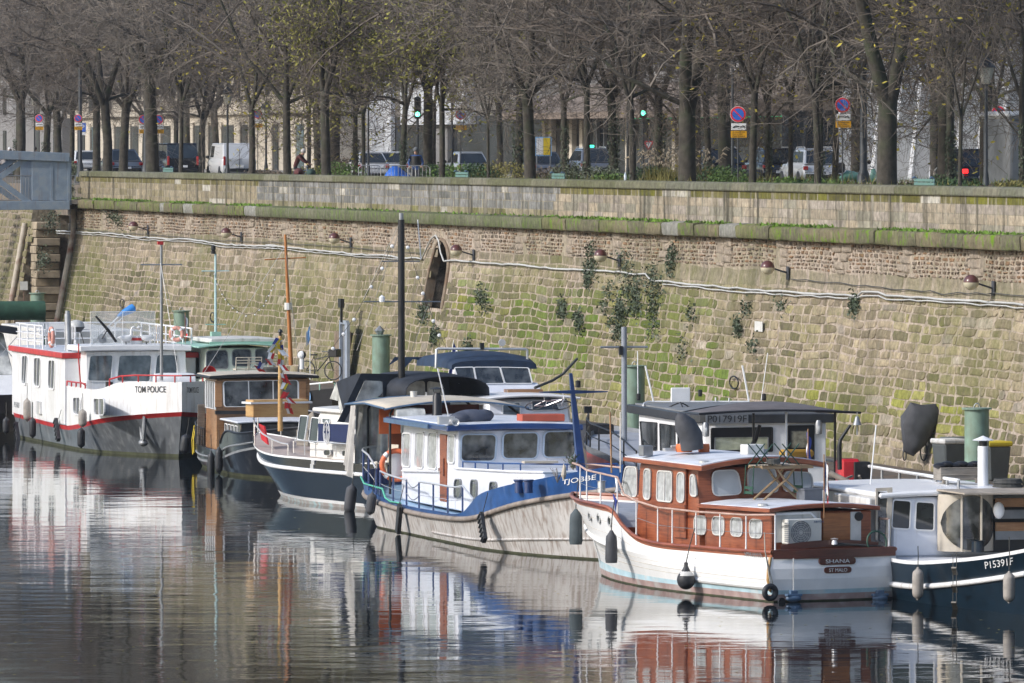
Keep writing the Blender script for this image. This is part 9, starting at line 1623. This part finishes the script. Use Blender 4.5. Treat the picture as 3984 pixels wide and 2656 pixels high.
# quay things
def covered_bike():
 k0 = kI(620, 350);
 off = .7; u, h = wface(*kI(620, 350), batter(3) + .6); c = WP(u, batter(h) + .42, h); s_ = FPX / c.y; e = empty('covered_bicycle', c, atan2(WN.y, WN.x), 'bicycle hanging on the wall under a dark grey cover', 'bicycle')
 pr = [(560, 195), (510, 270), (498, 340), (515, 430), (525, 520), (575, 530), (640, 470), (690, 380), (740, 310), (742, 240), (715, 205), (640, 200)]; P_ = []
 for x, y in pr: kk = kI(x, y); P_.append(V(-(kk[0] - k0[0]) / s_ / .97, 0, -(kk[1] - k0[1]) / s_))
 m = MB(); sc = lambda f, yy: [V(p_.x * f, yy, p_.z * f) for p_ in P_]; cen = V(0, 0, 0); m.loft([[p_ + V(.05 * sin(i * 2.4 + yy * 9), 0, .03 * cos(i * 3.1)) for i, p_ in enumerate(sc(f, yy))] for f, yy in ((.5, -.36), (.8, -.3), (.96, -.15), (1, 0), (.9, .15), (.98, .22), (.8, .32), (.5, .38))]); o = m.build('cover', M['dgrey'], e, smooth=50)
 m = MB(); c_ = V(-.12, 0, -.72); [m.tube([c_ + V(.10 * cos(a * .4488) - .0, 0, .26 * sin(a * .4488)) for a in range(14)], .02, 5, closed=True)]; c_ = V(.46, 0, -.82); m.tube([c_ + V(.05 * cos(a * .4488), 0, .14 * sin(a * .4488)) for a in range(14)], .02, 5, closed=True); m.build('wheels', M['rub'], e)
covered_bike()
def bin_(k, lid, lab, D_=2.2, h=1.1):
 u, hh_ = wface(*k, D_); p = WP(u, D_, 1.5); e = empty('wheeled_bin', p, WYAW + .2, lab, 'bin', 'wheeled bins on the quay'); z = CAMH - (k[1] - YH) / (FPX / p.y); p.z = z - h; e.location = p; e.scale = (.78, .78, 1)
 m = MB(); m.loft([[V(sx * .42, sy * .36, 0) for sx, sy in ((-1, -1), (1, -1), (1, 1), (-1, 1))], [V(sx * .52, sy * .45, h - .12) for sx, sy in ((-1, -1), (1, -1), (1, 1), (-1, 1))]]); m.build('container', M['bin'], e, bevel=.05); m = MB(); m.box((0, 0, h - .06), (1.12, 1.0, .14)); m.build('lid', lid, e, bevel=.04); [(lambda mm: (mm.lathe([(0, -.04), (.1, -.04), (.1, .04), (0, .04)], 12, V(x, .3, .02), Matrix.Rotation(R(90), 3, 'X')), mm.build('wheel', M['rub'], e)))(MB()) for x in (-.35, .35)]
bin_(kI(840, 425), M['dull'], 'grey wheeled bin with pale lid left of the green pile'); bin_(kI(1125, 440), M['ybin'], 'dark wheeled bin with yellow lid right of the green pile', 2.0); bin_(kI(900, 415), M['bin'], 'second grey bin behind the pale lidded one', 1.2)
for cf_, x, y, lab in ((w1, 968, 1262, 'iron mooring ring on the wall above the blue parasol cover'), (w1, 1685, 1372, 'iron mooring ring on the wall right of the green pile at left'), (w4, 0, 0, None), (kG, 1383, 465, 'large iron mooring ring on the mossy wall above the grey awning')):
 if not lab: continue
 k = cf_(x, y); off = 1
 for _ in range(3): u, h = wface(*k, off); off = batter(h) + .12
 m = MB(); m.tube([V(.30 * cos(a * .3142) * 3.2 * .55, 0, .20 * sin(a * .3142)) for a in range(20)], .025, 6, closed=True); o = m.build('mooring_ring', M['blk'], loc=WP(u, off, h)); o.rotation_euler = (0, 0, WYAW); tag(o, lab, 'ring', 'iron rings on the quay wall')
off = 1.2; a, b = kB(1330, 200), kB(1370, 640); u, h = wface(*a, off); u2, h2 = wface(*b, off); e = empty('steel_door_frame', WP(u, off, 1.5), WYAW, 'tall grey steel door frame leaning by the dark stained recess in the wall', 'door frame'); H0 = h - 1.5
m = MB(); m.box((-.1, 0, H0 / 2), (.14, .12, H0)); m.box((1.1, 0, H0 / 2), (.4, .12, H0)); m.box((.5, 0, H0), (1.3, .12, .15)); m.build('frame', M['dsteel3'] if 'dsteel3' in M else mat('blue_grey_frame', (.30, .34, .40), .5, var=.15), e); m = MB(); m.box((.5, .08, H0 / 2), (.9, .05, H0)); m.build('leaf', M['mgrey'], e)
m = MB(); m.box((-1.2, .3, H0 * .42), (1.3, .4, H0 * .85)); m.build('stone_jamb', M['arch'], e); m = MB(); m.box((.4, -.1, H0 + .75), (.5, .15, .35)); m.box((.45, -.1, H0 + .35), (.15, .08, .7)); m.build('black_lamp', M['blk'], e)
m = MB(); pts = [at_Y(*kI(x, y), Y) for x, y, Y in ((40, 555, 206), (300, 595, 199), (520, 632, 193), (755, 668, 187), (900, 690, 183))]; m.tube(pts, .045, 6); e = empty('pontoon_rail', (pts[0].x, pts[0].y, 0), 0, 'white tubular railing sloping along the quay edge behind the teal barge', 'railing'); o = Vector(e.location); m.v = [tuple(V(*q_) - o) for q_ in m.v]; m.build('top_rail', M['clean'], e, smooth=50)
for i in range(9): t = i / 8 * (len(pts) - 1); j = min(len(pts) - 2, int(t)); p = pts[j].lerp(pts[j + 1], t - j) - o; m = MB(); m.tube([p, V(p.x, p.y, 1.3)], .04, 6); m.build('post', M['dsteel'], e)
m = MB()
for i in range(3): m.tube([pts[0] - V(0, 0, .5 + .0 * i)] + [q_ - V(0, 0, .5) for q_ in pts[1:]], .02, 5)
m.v = [tuple(V(*q_) - o) for q_ in m.v]; m.build('mid_rail', M['dsteel'], e)
def lights(ks, Y, lab, sag=0, n=26):
 P_ = [at_Y(*k, Y) for k in ks]; e = empty('fairy_lights', P_[0], 0, lab, 'string lights'); m = MB(); m.tube([q_ - P_[0] for q_ in P_], .008, 4); m.build('wire', M['rope'], e); m = MB(); acc = []
 for i in range(len(P_) - 1):
  k_ = max(1, int((P_[i + 1] - P_[i]).length / (.18 if n > 20 else .6)))
  for j in range(k_): acc.append(P_[i].lerp(P_[i + 1], j / k_) - P_[0])
 m = MB(); [m.ball(q_ - V(0, 0, .05), .03 if n > 20 else .06, 6, 4) for q_ in acc]; m.build('bulbs', M['clean'], e)['kind'] = 'stuff'
lights([w1(1700, 1020), w1(1720, 1100), w1(1760, 1180), w1(1810, 1260), w1(1880, 1320), w1(1950, 1352), w1(2020, 1340), w1(2090, 1270), w1(2150, 1150), w1(2190, 1020)], 262, 'drooping string of small lights between the pale mast and the orange mast')
lights([w2(1030, 590), w2(955, 760), w2(870, 900), w2(740, 1150), w2(660, 1260), w2(580, 1370), w2(490, 1470)], 225, 'string of bulbs running down from the black mast to the left', n=10); lights([w2(1110, 490), w2(1150, 600), w2(1225, 830), w2(1265, 950), w2(1345, 1160), w2(1390, 1270), w2(1440, 1370)], 225, 'string of bulbs running down from the black mast to the right', n=10)
for k, wd, hh_, lab, mt in ((w1(190, 1122), .55, .33, 'small pale notice board on a post in the left recess', M['dull']),):
 u, h = wface(*k, 1.8); e = empty('notice_board', WP(u, 1.8, h), 0, lab, 'notice'); m = MB(); m.box((0, 0, 0), (.38, .03, .42)); m.build('board', mt, e); m = MB(); m.tube([(0, .03, -.2), (0, .03, -1.6)], .02, 5); m.build('post', M['brown'], e)
m = MB(); m.box((0, 0, 0), (.9, .03, .32)); u, h = wface(*w3(1782, 1295), .5); u, h = wface(*w3(1782, 1295), batter(h) + .1); o = m.build('stone_plaque', M['dull'], loc=WP(u, batter(h) + .1, h)); o.rotation_euler = (0, 0, WYAW); tag(o, 'small pale plaque set in the mossy blocks at right', 'plaque')
m = MB(); m.tube([at_Y(*kG(185, 285), 212), at_Y(*kG(80, 400), 211), at_Y(*kG(0, 450), 210.5), at_Y(*kE(1330, 355), 210)], .04, 6); tag(m.build('mooring_line', M['rope'], smooth=50), 'dark mooring line from the wall down to the soft top cruiser', 'rope')
m = MB(); rn = random.Random(3)
for _ in range(500):
 Y = rn.uniform(150, 235); X = rn.uniform(-.07, .07) * Y; p = V(X, Y, .006); a = rn.uniform(0, 6.28); u_ = V(cos(a), sin(a), 0) * .05; w_ = V(-sin(a), cos(a), 0) * .035
 if Y > 176 and X > 1.5 or (Y > 195 and X > -6): continue
 m.quad(p - u_, p + w_, p + u_, p - w_)
tag(m.build('floating_leaves', M['yleaf']), 'scattered fallen leaves floating on the water', 'leaves', kind='stuff')
HZ = HAZE
if HZ:
 m = MB(); m.box((0, 290, 34), (700, 1300, 76)); hz = m.build('haze', bpy.data.materials.new('haze')); hz['kind'] = 'stuff'; nt = hz.data.materials[0]; nt.use_nodes = True; nt = nt.node_tree; nt.nodes.remove(nt.nodes['Principled BSDF']); pv = nt.nodes.new('ShaderNodeVolumePrincipled'); pv.inputs['Density'].default_value = HZ; pv.inputs['Color'].default_value = (.86, .90, .96, 1); pv.inputs['Anisotropy'].default_value = .2; nt.links.new(pv.outputs[0], nt.nodes['Material Output'].inputs['Volume'])
